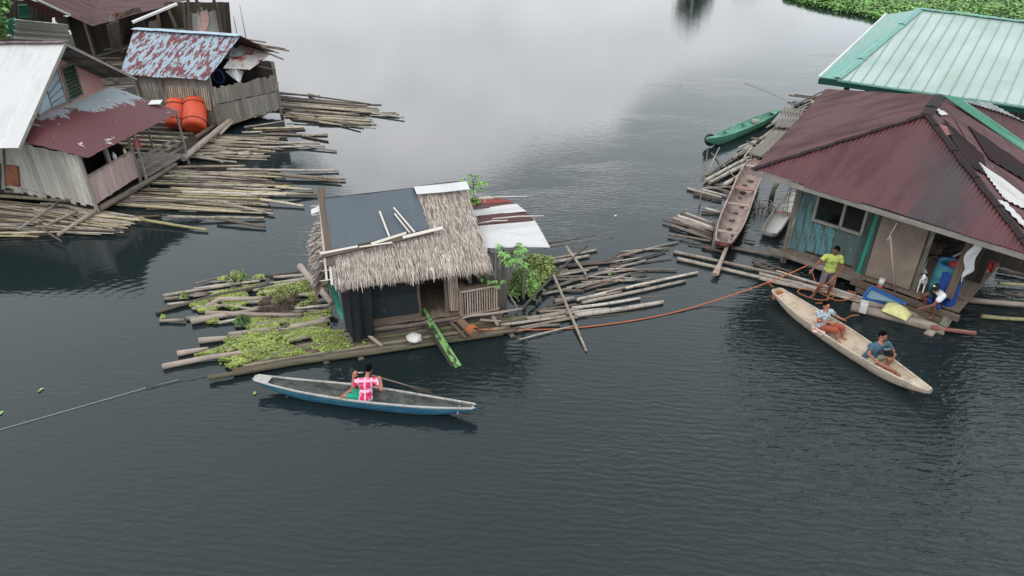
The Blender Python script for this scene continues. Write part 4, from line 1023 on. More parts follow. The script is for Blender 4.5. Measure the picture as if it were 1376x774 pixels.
# cage on the deck
cg = thing('slatted_coop', 'slatted bamboo animal coop on the deck right of the hut doorway', 'coop', hw(3.0, .0, .4))
c0 = P(621, 425, .42); c1 = P(669, 416, .42); 
ce = (c1-c0); ce.z = 0; cw = ce.length; ce.normalize(); cn = V((-ce.y, ce.x, 0))
ch = .78; cd = .55
def cq(a, b, z): return c0+ce*a+cn*b+Zv*z
for nm, A0, B0 in (('slat_front', (0, 0), (cw, 0)), ('slat_side', (0, cd), (0, 0)), ('slat_side', (cw, 0), (cw, cd)), ('slat_back', (cw, cd), (0, cd))):
    m = MB(); m.planks(cq(*A0, .05), cq(*B0, .05), cq(*B0, ch-.03), cq(*A0, ch-.03), pw=.066, gap=.034, th=.018, jt=.005, jb=.01); part(m, nm, M['slats'], cg)
m = MB()
for z in (.03, ch-.04):
    for A0, B0 in (((0, -.02), (cw, -.02)), ((-.02, cd), (-.02, 0)), ((cw+.02, 0), (cw+.02, cd))): m.beam(cq(*A0, z), cq(*B0, z), .035, .04)
part(m, 'frame', M['slats'], cg)
m = MB(); m.planks(cq(-.03, -.03, ch), cq(cw+.03, -.03, ch), cq(cw+.03, cd+.03, ch), cq(-.03, cd+.03, ch), pw=.12, th=.02, vertical=False); part(m, 'top_board', M['brownwood'], cg)
m = MB(); m.planks(cq(.02, .02, .05), cq(cw-.02, .02, .05), cq(cw-.02, cd-.02, .05), cq(.02, cd-.02, .05), pw=.1, th=.02); part(m, 'bottom_board', M['darkwood'], cg)
m = MB()
def rag(u, v): return cq(cw*(.15+.6*u), cd*(.2+.6*v), ch+.03+.05*abs(noise.noise(V((u*5, v*5, 2)))))
m.sheet(rag, 16, 10); single(m, 'rag', M['dark_slat'], 'dark crumpled rag on top of the slatted coop', 'rag', cq(.4, .2, ch))
m = MB()
def rag2(u, v): return hw(2.95+.16*u+.03*math.sin(v*5), .42+.03*math.sin(u*8), 1.85-.6*v)
m.sheet(rag2, 8, 8); single(m, 'hanging_cloth', M['black_cloth'], 'dark cloth hanging from the eave beside the slat screen', 'cloth', hw(3, .4, 1.2))
loose('crooked rail pole along the foot of the slatted coop', B(920, 335), B(1376, 285), .04, (.4, .3), 'log', pts=[(*B(922, 350), .3), (*B(945, 325), .4), (*B(1200, 300), .42), (*B(1380, 270), .3)], nodes=False)
# green plank, log ends, branches on the deck
m = MB(); p0, p1 = P(*B(725, 275), .5), P(*B(965, 655), .0); m.beam(p0, p1, .15, .05, jit=.01); m.beam(p0+V((-.11, 0, -.04)), p1+V((-.11, 0, -.04)), .1, .05, mi=1, jit=.01)
M['green_plank'] = rusty('flaking_green_paint', '#6f9a58', '#2c3326', .52, .56, st=(7, 3, 1), fine=.3, seed=21)
single(m, 'gang_plank', [M['green_plank'], M['darkwood']], 'flaking green painted plank sloping from the hut doorway into the water', 'plank', (p0+p1)/2)
M['orange_log'] = wood('brown_log', ['#866a55', '#77604f'], .35, '#5a4638', .5, .6, isl=False, st=(5, 2, 1))
loose('thick brown log jutting over the deck edge with orange rope round its end', B(880, 255), B(1070, 440), .12, (.3, .22), 'orange_log', name='mooring_log', cat='log', nodes=False, taper=1)
loose('slimmer crooked branch between the green plank and the thick roped log', B(790, 262), B(1010, 462), .055, (.4, .18), 'log_dark', name='branch', cat='branch', nodes=False, pts=[(*B(790, 262), .45), (*B(850, 300), .35), (*B(930, 375), .25), (*B(1012, 462), .17)])
loose('short forked branch propped at the left end of the dark space under the hut', B(320, 400), B(460, 515), .055, (.35, .2), 'log', name='branch', cat='branch', nodes=False)
loose('short stub of timber lying below the right corner of the coop', B(1190, 320), B(1225, 380), .06, (.3, .2), 'log', name='timber_stub', cat='timber', nodes=False)
loose('short pale stick lying on the deck just in front of the coop', B(1105, 342), B(1245, 352), .035, (.28, .28), 'log', name='short_stick', cat='stick', nodes=False)
loose('leaning thick pole at the left of the green sheet', A(872, 75), A(1062, 290), .1, (.55, .3), 'log', name='leaning_pole', nodes=False, taper=.9)
loose('thin grey pole crossing behind the thick leaning pole by the green sheet', A(935, 193), A(1030, 188), .06, (.4, .4), 'log_dark', nodes=False)
loose('diagonal pole rising right from the deck, crossed by a shorter one near its top', C8(280, 605), C8(560, 330), .045, (.2, .3), 'bamboo', name='crossed_pole')
loose('shorter pole crossing the top of the long diagonal one on the right fan', C8(478, 330), C8(560, 445), .05, (.35, .15), 'bamboo', name='crossed_pole')
loose('long pole reaching down over the orange rope into open water', C8(428, 445), C8(560, 750), .045, (.28, .02), 'bamboo', name='crossed_pole')
loose('short slanted prop stick beside the green shrub and the deck', C8(243, 515), C8(288, 582), .035, (.4, .15), 'bamboo', name='prop_stick', cat='stick')
m = MB()
c = P(*B(670, 462), .22)
vs = []
for j in range(9):
    for i in range(16):
        th = 2*math.pi*i/16; ph = math.pi*j/8; r = 1+.3*noise.noise(V((math.cos(th)*1.5, math.sin(th)*1.5, ph*2)))
        vs.append(c+V((.19*r*math.sin(ph)*math.cos(th), .2*r*math.sin(ph)*math.sin(th), .1*math.cos(ph)+.03*noise.noise(V((th*2, ph*3, 1))))))
m.add(vs, [(j*16+i, (j+1)*16+i, (j+1)*16+(i+1) % 16, j*16+(i+1) % 16) for j in range(8) for i in range(16)], None, 0, True)
single(m, 'plastic_bag', M['white_plastic'], 'crumpled white plastic bag on the dark deck poles', 'bag', c)
# ropes
def rope(name, label, pts, r, mat, cat='rope', sub=6):
    P_ = [V(p) for p in pts]; out = []
    for i in range(len(P_)-1):
        a = P_[max(i-1, 0)]; b = P_[i]; c_ = P_[i+1]; d_ = P_[min(i+2, len(P_)-1)]
        for k in range(sub):
            t = k/sub
            out.append(.5*((2*b)+(-a+c_)*t+(2*a-5*b+4*c_-d_)*t*t+(-a+3*b-3*c_+d_)*t**3))
    out.append(P_[-1]); m = MB(); m.tube(out, r, 6)
    return single(m, name, M[mat], label, cat, P_[0])
rope('mooring_rope', 'long orange rope running from the roped log to the man in the lime shirt',
     [P(*B(1052, 415), .36), P(*B(1100, 408), .2), P(720, 443, .03), P(780, 440, .02), P(850, 431, .02), P(905, 420, .02), P(960, 404, .1), P(1020, 384, .45), P(1062, 367, .8), P(1086, 356, 1.0)], .016, 'rope_orange')
m = MB()
for k in range(5): ring(m, P(*B(1045+k*5, 405+k*4), .25), (P(*B(1070, 440), .22)-P(*B(880, 255), .3)), .135, .016, 16, 5)
single(m, 'rope_coil', M['rope_orange'], 'orange rope wound round the end of the thick brown log', 'rope', P(*B(1050, 410), .25))
rope('mooring_line', 'thin pale line running over the water to the lower left', [P(-20, 583, .02), P(120, 543, .02), P(200, 520, .03), P(240, 510, .03)], .005, 'rope_white')
rope('mooring_line', 'thin dark line from the pale line to the left tip of the raft', [P(196, 521, .035), P(240, 508, .06), P(295, 491, .14)], .007, 'rope_dark')
rope('mooring_line', 'thin pale line leaving the far end of the bamboo behind the green boat', [P(1000, 110, .03), P(1030, 118, .1), P(1062, 126, .2)], .012, 'rope_white')
# plants around the hut
bush('creeping_shrub', 'bright green shrub growing from the raft right of the slatted coop', 'shrub', P(706, 384, .05), .7, 1.1, .5, 3000, 'shrub', (.03, .06), 6, asp=.6)
bush('creeping_shrub', 'olive green ground plants behind the bright shrub, below the metal roof', 'shrub', P(724, 362, .05), .85, 1.1, .45, 2400, 'hyacinth', (.03, .055), 6, asp=.6)
bush('roof_weed', 'low green weed growing on the far rusted part of the metal roof', 'weed', hw(3.9, 2.45, 2.48), .3, .17, .2, 420, 'shrub', (.03, .06), 4)
def cassava(label, base, h, spread, n, nl=7, top=None):
    t = thing('young_papaya_tree', label, 'young tree', base); base = V(base); top = V(top) if top is not None else base+V((0, 0, h)); m = MB()
    m.tube([base, base.lerp(top, .5)+V((.02, 0, 0)), top], [.025, .02, .014], 6); part(m, 'trunk', M['bark'], t)
    m = MB(); mp = MB()
    for k in range(n):
        a = 6.28*k/n*2.6+R.uniform(-.5, .5); el = R.uniform(-.6, .9); l = spread*R.uniform(.35, 1); s = top-V((0, 0, R.uniform(0, .3)))
        tip = s+V((math.cos(a)*math.cos(el), math.sin(a)*math.cos(el), math.sin(el)))*l; mp.tube([s, s.lerp(tip, .5)+V((0, 0, .03)), tip], [.007, .006, .004], 4)
        for j in range(nl):
            b = a+(j-(nl-1)/2)*.62; L = spread*.42*(1-.3*abs(j-(nl-1)/2)/nl*2); d = V((math.cos(b), math.sin(b), R.uniform(-.7, .1))).normalized(); c_ = V((-math.sin(b), math.cos(b), 0)); w = L*.24
            m.add([tip, tip+d*L*.45+c_*w, tip+d*L-V((0, 0, L*.25)), tip+d*L*.45-c_*w], [(0, 1, 2), (0, 2, 3)], None)
    part(m, 'crown', M['leaf'], t); part(mp, 'leaf_stalk', M['bark'], t); return t
cassava('young tree with spreading fingered leaves behind the ridge of the thatched roof', hw(4.0, 3.3, .2), 0, .38, 20, top=hw(4.05, 3.2, 2.85))
cassava('young tree with fingered leaves in front of the white metal roof sheet', hw(4.15, .15, .2), 0, .4, 24, top=hw(4.4, .15, 2.15))
cassava('low sapling with fingered leaves between the posts and the white metal roof edge', hw(3.85, .2, .2), 0, .3, 9, top=hw(3.92, .2, 1.35))
# ------------------------------------------------------------ red roofed house (right)
EZ2, AZ2 = 2.9, 4.7
p0 = P(1011, 228, EZ2); ap0 = P(1245, 155, AZ2); ap1 = P(1263, 129, AZ2+.05)
e2 = V((.70, -.714, 0)).normalized(); n2 = V((.714, .70, 0)).normalized()
fr2 = P(1392, 345, EZ2); rl2 = P(1110, 120, EZ2)
rr2 = ap1+e2*4.4+n2*3.4; rr2.z = EZ2
house = thing('house', 'floating house with dark red hipped metal roof and turquoise board wall', 'house', (p0+fr2)/2)
m = MB(); m.corr([p0, fr2, ap0], wl=.1, amp=.016, nv=4, rag=.03, seed=2, sag=.03); M['maroon_front'] = banded('maroon_front_metal', '#552b2e', '#2e2d31', tuple(e2), (p0-(p0+fr2)/2).dot(e2)+(fr2-p0).length*.68, (fr2-p0).length*.14)
rf = part(m, 'roof', M['maroon_front'], house, 'front slope, blackened toward the right')
m = MB(); m.corr([rl2, p0, ap0, ap1], wl=.1, amp=.018, nv=4, rag=.03, seed=3, sag=.03); part(m, 'roof', M['maroon'], house)
far_r = P(1410, 215, 3.1)
m = MB(); m.corr([fr2, far_r, ap1], wl=.1, amp=.016, nv=4, seed=4, sag=.03); m.corr([fr2, ap1, ap0], wl=.1, amp=.016, nv=4, seed=5, sag=.03)
part(m, 'roof', M['maroon_old'], house, 'patched right slope')
def strip(mb, a, b, w, nr_, th=.01, lift=.03, seg=10):
    a = V(a); b = V(b); nr_ = V(nr_).normalized(); d = (b-a).normalized(); c = d.cross(nr_).normalized()
    for k in range(seg):
        q0, q1 = a.lerp(b, k/seg), a.lerp(b, min(1, (k+1.12)/seg)); l = nr_*(lift+.012*(k % 2)); j = R.uniform(-.03, .03)
        mb.slab([q0-c*(w/2+j)+l, q1-c*(w/2-j)+l*.7, q1+l*1.6, q0+l*1.9], th); mb.slab([q0+l*1.9, q1+l*1.6, q1+c*(w/2+j)+l*.7, q0+c*(w/2-j)+l], th)
m = MB(); strip(m, p0-(ap0-p0)*.01, ap0, .17, (0, 0, 1)); strip(m, fr2, ap0, .2, (0, 0, 1)); strip(m, ap0, ap1, .3, (0, 0, 1), seg=3); part(m, 'ridge_cap', M['dark_tar'], house)
nfr = ((far_r-fr2).cross(ap1-fr2)).normalized(); nfr = nfr if nfr.z > 0 else -nfr
def rplane(x, y, l=.05): return onplane(x, y, fr2+nfr*l, nfr)
for q, mt, lab in ((((1268, 160), (1320, 208), (1328, 236), (1302, 222), (1280, 190)), 'dark_tar', 'blackened sheet'), (((1314, 217), (1376, 262), (1384, 284), (1350, 268), (1326, 236)), 'stripped_metal', 'bare white sheet'), (((1300, 168), (1378, 222), (1384, 246), (1330, 214)), 'dark_tar', 'blackened sheet'), (((1256, 144), (1268, 150), (1274, 154), (1264, 155)), 'stripped_metal', 'bare pale scrap'), (((1262, 168), (1275, 170), (1280, 180), (1270, 182)), 'red_paint', 'red rusted scrap'), (((1340, 268), (1352, 272), (1390, 312), (1376, 306)), 'stripped_metal', 'bare white scrap')):
    m = MB(); m.corr([rplane(*k) for k in q], wl=.1, amp=.016, nv=2, rag=.02, seed=int(q[0][0])); part(m, 'roof_patch', M[mt], house, lab)
m = MB(); ga, gb = P(1264, 128, 4.82), P(1386, 210, 3.35)
gn = V((.2, -.2, 1)); 
m.slab([ga+V((.02, 0, .02)), gb, gb+V((.35, .3, .05)), P(1302, 140, 4.5), P(1290, 132, 4.75)], .02); part(m, 'valley_flashing', M['green_flash'], house)
m = MB(); m.corr([P(1300, 144, 4.35), P(1390, 206, 3.35), P(1420, 188, 3.6), P(1345, 152, 4.2), P(1304, 137, 4.5)], wl=.1, amp=.014, nv=3, seed=6); part(m, 'rear_roof', M['maroon_old'], house)
m = MB(); m.corr([P(1285, 133, 4.6), P(1345, 151, 4.25), P(1380, 165, 4.0), P(1330, 138, 4.45)], wl=.1, amp=.014, nv=2, seed=7); part(m, 'rear_roof_edge', M['grey_metal'], house)
# eave boards
m = MB(); dz = V((0, 0, -.1)); m.beam(p0+dz+n2*.05, fr2+dz+n2*.05, .05, .14, jit=.01); part(m, 'eave_board', M['frame_grey'], house)
m = MB(); m.beam(p0+dz+e2*.05, rl2+dz+e2*.05, .05, .14, jit=.01); part(m, 'eave_board', M['frame_grey'], house)
A2 = P(1060, 333, .5); A2.z = 0
wn = V((-n2.x, -n2.y, 0))
def w2(a, b, z): return A2+e2*a+n2*b+Zv*z
def wp(x, y, l=0.0): return onplane(x, y, w2(0, -l, 0), n2)
def pbox(m, xs, l0, l1, mi=0):
    q = [wp(*p, 0) for p in xs]; m.slab([p-n2*(l0+l1)/2 for p in q], abs(l1-l0), mi, n=n2)
WL = 4.75
def wq(a0, a1, z0, z1, b=0): return w2(a0, b, z0), w2(a1, b, z0), w2(a1, b, z1), w2(a0, b, z1)
def ab(x, y):
    q = wp(x, y); return (q-A2).dot(e2), q.z
# window extents
wa0, wz1 = ab(1102, 261); wa1, _ = ab(1167, 283); _, wz0 = ab(1134, 306); wam, _ = ab(1131, 300)
wa1 = max(wa1, wa0+1.35); wz0 = .5*(wz0+ab(1152, 313)[1])
wt = wq(0, 0, 0, 0)
door0, _ = ab(1160, 330); door0 = max(door0, wa1+.3); dr1 = ab(1240, 340)[0]; op1 = ab(1296, 350)[0]; print('HOUSE', wa0, wa1, wz0, wz1, door0, dr1, op1)
m = MB(); m.planks(*wq(0, wa0, .5, 2.75), pw=.26, jb=.02); m.planks(*wq(wa0, wa1*.5+wa0*.5, .62, wz0), pw=.3, jb=.02); part(m, 'wall', M['turq_wall'], house)
m = MB(); m.planks(*wq(wa1*.5+wa0*.5+.01, wa1, .6, wz0), pw=.28); m.planks(*wq(wa1, door0, .52, 2.75), pw=.24); part(m, 'wall', M['turq_dark'], house, 'worn darker boards')
m = MB(); m.planks(*wq(wa0, wa1, wz1+.02, 2.75), pw=.3, vertical=False); part(m, 'wall_header', M['turq_dark'], house)
m = MB(); m.planks(w2(0, 8, .5), w2(0, .05, .5), w2(0, .05, 2.7), w2(0, 8, 2.7), pw=.25); part(m, 'side_wall', M['turq_dark'], house)
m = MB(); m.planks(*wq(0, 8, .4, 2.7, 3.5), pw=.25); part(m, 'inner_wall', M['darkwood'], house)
m = MB(); m.planks(w2(-.15, -.28, .48), w2(op1+.35, -.28, .48), w2(op1+.35, 3.5, .48), w2(-.15, 3.5, .48), pw=.2, th=.05); part(m, 'floor', M['brownwood'], house)
m = MB(); m.beam(w2(-.45, -.3, .4), w2(door0+.15, -.3, .38), .1, .12, jit=.01); part(m, 'floor_beam', M['graywood'], house)
m = MB(); m.beam(w2(door0-.1, -.42, .38), w2(op1+.4, -.42, .36), .12, .16, jit=.015); m.beam(w2(door0+.1, -.5, .2), w2(op1+.2, -.5, .2), .1, .12); part(m, 'floor_beam', M['brownwood'], house)
for a, b, z0, z1, w, mt in ((-.06, -.04, -.3, 2.8, .14, 'graywood'), (door0+.02, -.06, -.2, 2.7, .1, 'turq_dark'), (dr1+.06, -.05, .4, 2.7, .12, 'graywood'), (op1+.05, -.05, -.3, 2.7, .14, 'brownwood'), (7.6, 0, -.4, 2.6, .14, 'brownwood'), (0, 8, -.3, 2.7, .14, 'graywood')):
    m = MB(); m.beam(w2(a, b, z0), w2(a, b, z1), w, w, jit=.008); part(m, 'post', M[mt], house)
m = MB(); m.beam(wp(1308, 318, .35), wp(1274, 400, .35), .2, .07, up=n2, jit=.01); part(m, 'brace_board', M['brownwood'], house, 'broad slanting brown board')
m = MB(); m.beam(w2(op1+.15, -.3, 2.35), w2(op1-.22, -.15, 1.85), .08, .04); part(m, 'brace', M['frame_grey'], house)
# window with two louvered halves
m = MB(); f = .06
for a, b_ in ((wa0, wa0), (wam if wa0+.3 < wam < wa1-.3 else (wa0+wa1)/2,)*2, (wa1, wa1)): m.beam(w2(a, -.05, wz0-.03), w2(a, -.05, wz1+.03), .07, .09, up=n2)
m.beam(w2(wa0-.04, -.055, wz0), w2(wa1+.04, -.055, wz0), .08, .07); m.beam(w2(wa0-.04, -.055, wz1), w2(wa1+.04, -.055, wz1), .08, .07)
win = part(m, 'window_frame', M['frame_grey'], house)
amid = wam if wa0+.3 < wam < wa1-.3 else (wa0+wa1)/2
for i, (a0, a1) in enumerate(((wa0, amid), (amid, wa1))):
    m = MB(); K = 9
    for k in range(K):
        z = wz1-.06-(k+.5)*(wz1-wz0-.1)/K
        if i == 0 and k > 4: break
        m.beam(w2(a0+.05, 0, z), w2(a1-.05, 0, z), .09, .008, up=(n2*-.6+Zv))
    part(m, 'louver', M['dark_slat'], win)
# green net strip, plywood door panel, opening
m = MB(); m.beam(w2(door0-.08, -.1, .5), w2(door0-.02, -.1, 2.5), .09, .03, up=n2); part(m, 'corner_strip', M['green_sheet'], house)
m = MB(); m.slab(list(wq(door0+.12, dr1, .55, 2.35, -.14)), .025, n=n2)
dp = part(m, 'door_panel', M['plywood'], house, 'large brown plywood panel')
m = MB(); m.beam(w2(door0+.42, -.17, 1.75), w2(door0+.52, -.17, 2.3), .03, .02, up=n2); part(m, 'handle', M['straw'], dp)
m = MB(); m.planks(*wq(dr1+.12, op1, 2.3, 2.7, -.02), pw=.2, vertical=False); part(m, 'wall_header', M['graywood'], house)
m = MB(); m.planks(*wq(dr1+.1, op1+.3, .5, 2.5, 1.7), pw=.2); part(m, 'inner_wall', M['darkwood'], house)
# rest of the roof space to the right: back posts and low walkway poles
def g(x, y, z=0.): return P(x, y, z)
U = T((1140, 280), 3.87); U2 = T((1230, 320), 5.95)
for lab, a, b, rr, mt in (('pale log floating at the right edge, in line with the hut floor', (620, 475), (960, 503), .09, 'log'), ('yellowish pole nearest the camera at the right edge under the eave', (690, 560), (960, 580), .06, 'bamboo_green'), ('short fat mossy log under the red eave at the right edge', (778, 322), (960, 352), .08, 'log_dark'),
        ('thin pole just below the fat mossy log at the right edge', (780, 388), (960, 402), .05, 'bamboo_green'), ('pale thin pole under the hanging red crate', (750, 248), (910, 296), .05, 'log'), ('half sunk thin pole between the two yellowish poles at the right edge', (800, 440), (960, 465), .04, 'bamboo_dark')):
    loose(lab, U(*a), U(*b), rr, (.1, .1), mt, nodes=False, name='floating_pole')
# barrel and blue sheets in the opening
bc = w2(op1-.28, .2, .5)
t = thing('water_barrel', 'large teal and blue plastic barrel standing open in the doorway', 'barrel', bc); m = MB()
vs = []; prof2 = [(0, .29), (.03, .31), (.3, .33), (.33, .345), (.36, .33), (.62, .33), (.65, .345), (.68, .33), (.95, .31), (1.0, .31), (1.0, .28), (.9, .28), (.2, .28), (.2, .01)]
for z, r_ in prof2:
    for k in range(24): vs.append(bc+V((r_*math.cos(6.2832*k/24), r_*math.sin(6.2832*k/24), z)))
m.add(vs, [(j*24+k, j*24+(k+1) % 24, (j+1)*24+(k+1) % 24, (j+1)*24+k) for j in range(len(prof2)-1) for k in range(24)], None, 0, True); part(m, 'drum', M['teal_plastic'], t)
m = MB(); ring(m, bc+Zv*1.0, (0, 0, 1), .305, .022, 24, 6); part(m, 'rim', M['blue_plastic'], t)
m = MB(); m.sph(bc+V((.1, -.03, .93)), .16); single(m, 'red_bundle', M['red_plastic'], 'red bundle stuffed in the top of the teal barrel', 'bundle', bc+Zv*.9)
m = MB()
def bs(u, v): return w2(op1-.32+.5*u, -.3+.04*math.sin(u*11+v*3)+.05*v, 1.4-.85*v+.05*math.sin(u*7))
m.sheet(bs, 16, 14); single(m, 'blue_sheet', M['royal_blue'], 'royal blue plastic sheet hanging in front of the teal barrel', 'sheet', w2(op1, -.4, .9))
m = MB()
def ws(u, v):
    a = g(*U2(500, 25), 2.75).lerp(g(*U2(378, 350), 1.35), v); w_ = .24*math.sin(math.pi*min(1, v*.9+.12))
    return a+e2*(w_*(u-.5)+.04*math.sin(v*12))+Zv*.04*math.sin(u*6+v*9)
m.sheet(ws, 8, 20); single(m, 'white_sheet', M['white_cloth'], 'long white plastic sheet hanging down from the eave right of the brown brace', 'sheet', g(*U2(440, 180), 1.5))
# dark tangled net inside
m = MB()
for k in range(26):
    a = w2(R.uniform(dr1+.2, op1-.2), .9+R.uniform(-.3, .3), R.uniform(1.2, 1.75)); m.tube([a, a+V((R.uniform(-.2, .2), R.uniform(-.1, .1), R.uniform(-.15, .15))), a+V((R.uniform(-.35, .35), 0, R.uniform(-.2, .1)))], .018, 5)
single(m, 'net_bundle', M['black'], 'dark tangle of nets hung inside the doorway behind the dog', 'net', w2(dr1+.6, .9, 1.4))
# crates under the eave
def crate(label, c, a, b, h, mt):
    t = thing('plastic_crate', label, 'crate', c); c = V(c); a = V(a); b = V(b)
    def side(o, d, nm):
        m = MB(); L = d.length
        for k in range(4): m.beam(o+Zv*(h*(k+.5)/4), o+d+Zv*(h*(k+.5)/4), .015, h/4*.55)
        for k in range(6): m.beam(o+d*(k/5), o+d*(k/5)+Zv*h, .02, .02)
        part(m, nm, M[mt], t)
    side(c, a, 'long_side'); side(c+b, a, 'long_side'); side(c, b, 'short_side'); side(c+a, b, 'short_side')
    m = MB(); m.slab([c+Zv*.02, c+a+Zv*.02, c+a+b+Zv*.02, c+b+Zv*.02], .02); part(m, 'bottom', M[mt], t)
crate('red plastic crate hung high under the eave at the right edge', g(*U2(680, 105), 1.2), e2*.42, n2*.3, .22, 'red_plastic')
crate('small red crate with a pale rack beside the white hanging sheet', g(*U2(520, 250), .5), e2*.26, n2*.2, .25, 'red_plastic')
crate('pale bottle rack left of the small red crate', g(*U2(460, 275), .4), e2*.3, n2*.25, .16, 'white_plastic')
# logs below the doorway
LG = 'log float below the doorway'
lf = thing('log_float', 'low float of thick pale logs below the doorway of the red roofed house', 'raft', g(1225, 415))
for a, b, rr, mt, z in (((15, 512), (495, 632), .14, 'log', .07), ((100, 490), (485, 590), .13, 'log', .07), ((430, 618), (662, 650), .06, 'red_paint', .12)):
    add_pole(lf, U(*a), U(*b), rr, (z, z), mt, 'log', nodes=False, taper=.95)
for a, b in (((410, 668), (452, 615)), ((470, 660), (520, 570)), ((55, 540), (90, 480))):
    add_pole(lf, U(*a), U(*b), .12, (-.05, -.04), 'log', 'cross_log', nodes=False, taper=1)
m = MB(); m.beam(g(*U(488, 612), .2), g(*U(555, 490), .45), .16, .08, jit=.01); single(m, 'timber', M['graywood'], 'grey timber joining the right end of the log float to the floor corner', 'timber', g(*U(520, 550), .3))
m = MB(); m.beam(g(*U(560, 455), .55), g(*U(608, 478), .5), .12, .1, jit=.01); single(m, 'timber', M['log_dark'], 'short timber stub at the floor corner just left of the long pale floating log', 'timber', g(*U(580, 465), .5))
# blue basin, bag, jug, pipe, stick
q = [g(*U(*p), z) for p, z in (((118, 410), .5), ((292, 492), .5), ((278, 516), .2), ((80, 462), .2))]
t = thing('plastic_tub', 'faded blue plastic tub tipped on its side behind the yellow bag', 'tub', q[3])
m = MB(); m.slab([q[3], q[2], q[1], q[0]], .04); nn_ = (q[2]-q[3]).cross(q[0]-q[3]).normalized(); part(m, 'panel', M['grey_blue'], t)
m = MB()
for i in range(4): m.beam(q[i]+nn_*.03, q[(i+1) % 4]+nn_*.03, .06, .07)
part(m, 'rim', M['blue_plastic'], t)
m = MB()
bq = [g(*U(*p), .22) for p in ((170, 532), (300, 585), (332, 548), (205, 482))]
def bag(u, v):
    p = bq[0].lerp(bq[1], u).lerp(bq[3].lerp(bq[2], u), v); h_ = (math.sin(math.pi*u)*math.sin(math.pi*v))**.5
    return p+Zv*(.2*h_+.03*noise.noise(V((u*6, v*5, 2)))*h_)
m.sheet(bag, 22, 16); m.sheet(lambda u, v: bag(u, v)*1.0-Zv*(bag(u, v).z-.2)*1.3, 8, 8); single(m, 'sack', M['yellow_bag'], 'pale yellow sack lying on the log float', 'sack', bq[0].lerp(bq[2], .5))
t = thing('jug', 'small white plastic jug at the left end of the log float', 'jug', g(*U(80, 505), .2)); m = MB(); c = g(*U(80, 508), .32)
m.beam(c-Zv*.14, c+Zv*.1, .3, .17, up=(1, -.5, 0), jit=.006); part(m, 'body', M['white_plastic'], t); m = MB(); m.tube([c+Zv*.1, c+Zv*.16], .035, 8); part(m, 'cap', M['white_plastic'], t)
t = thing('drain_pipe', 'white and orange red pipe sticking out under the floor beam above the tub', 'pipe', g(*U(180, 375), .4))
a, b = g(*U(178, 368), .7), g(*U(158, 422), .35); m = MB(); m.tube([a, a.lerp(b, .55)], .075, 10); part(m, 'pipe', M['white_plastic'], t); m = MB(); m.tube([a.lerp(b, .55), b], .082, 10); part(m, 'collar', M['red_plastic'], t)
m = MB(); m.tube([g(*U(219, 145), 2.1), g(*U(243, 468), .25)], .022, 6); single(m, 'long_stick', M['pinkwood'], 'thin pinkish stick leaning against the plywood panel', 'stick', g(*U(243, 468), .25))
# coils at the standing man's feet
def coil(label, c, pts):
    c = V(c); rope('rope_coil', label, [c+V(p) for p in pts], .014, 'rope_orange')
coil('loose orange rope loops at the feet of the man in the lime shirt', g(*S7(250, 160), .14), [(.45*math.cos(k*.9)*(.7+.3*math.sin(k))+k*.075, .3*math.sin(k*.9), .02+.01*(k % 3)) for k in range(16)])
rope('rope_tail', 'short orange rope end hanging over the bow of the pale dugout', [g(*S7(50, 62), .35), g(*S7(62, 95), .25), g(*S7(85, 110), .3)], .013, 'rope_orange')

# ------------------------------------------------------------ green roofed hall
EZ3, AZ3 = 3.0, 5.0
M['rib_green'] = plain('roof_seam', '#6f9486', .5, .05)
ga0 = P(1101, 104, EZ3); ga1 = P(1126, 107, EZ3+.0); gf = P(1400, 146, EZ3); gap = P(1236, 13, AZ3); gr = P(1420, 36, AZ3); gl = P(1190, 20, EZ3+.4)
hall = thing('hall', 'open sided floating hall with a pale green metal roof', 'building', (ga1+gf)/2)
u3 = (gf-ga1).normalized(); 
m = MB(); gr = onplane(1420, 36, ga1, (gf-ga1).cross(gap-ga1).normalized()); m.corr([ga1, gf, gr, gap], wl=.4, amp=.0, nv=3, sag=0); rt = part(m, 'roof', M['green_metal'], hall)
gn3 = (gf-ga1).cross(gap-ga1).normalized()
if gn3.z < 0: gn3 = -gn3
m = MB()
ups = (gap-ga1)-(gap-ga1).dot(u3)*u3
ups = gn3.cross(u3).normalized(); ups = ups if ups.z > 0 else -ups
Lr = (gf-ga1).length; hgt = (gap-ga1).dot(ups); off0 = (gap-ga1).dot(u3)
k = .45
while k < Lr-.05:
    top_ = min(1, k/off0) if off0 > 0 else 1
    b0 = ga1+u3*k+gn3*.02; m.beam(b0, b0+ups*(hgt*top_*.985), .03, .035, up=gn3); k += .46
part(m, 'roof_rib', M['rib_green'], rt)
m = MB(); m.slab([ga0, ga1, gap, gl], .03); part(m, 'roof', M['teal_metal'], hall, 'narrow left slope')
m = MB(); strip(m, ga1+gn3*.02, gap, .34, gn3, seg=4, lift=.05); strip(m, gap, gr, .26, (0, 0, 1), seg=4, lift=.05); part(m, 'ridge_cap', M['teal_metal'], hall)
m = MB(); m.beam(ga0+(gl-ga0)*.0, gl, .1, .14); part(m, 'barge_board', M['white_metal'], hall)
m = MB(); m.beam(ga0-Zv*.14, ga1-Zv*.14+u3*.05, .12, .24); m.beam(ga1-Zv*.14, gf-Zv*.14, .12, .24); m.beam(ga1-Zv*.02-ups*.05, gf-Zv*.02-ups*.05, .1, .06, mi=1); part(m, 'gutter', [M['dark_green_metal'], M['teal_metal']], hall)
n3 = V((-u3.y, u3.x, 0)).normalized()
def h3(a, b, z): q = ga1+u3*a+n3*b; q.z = z; return q
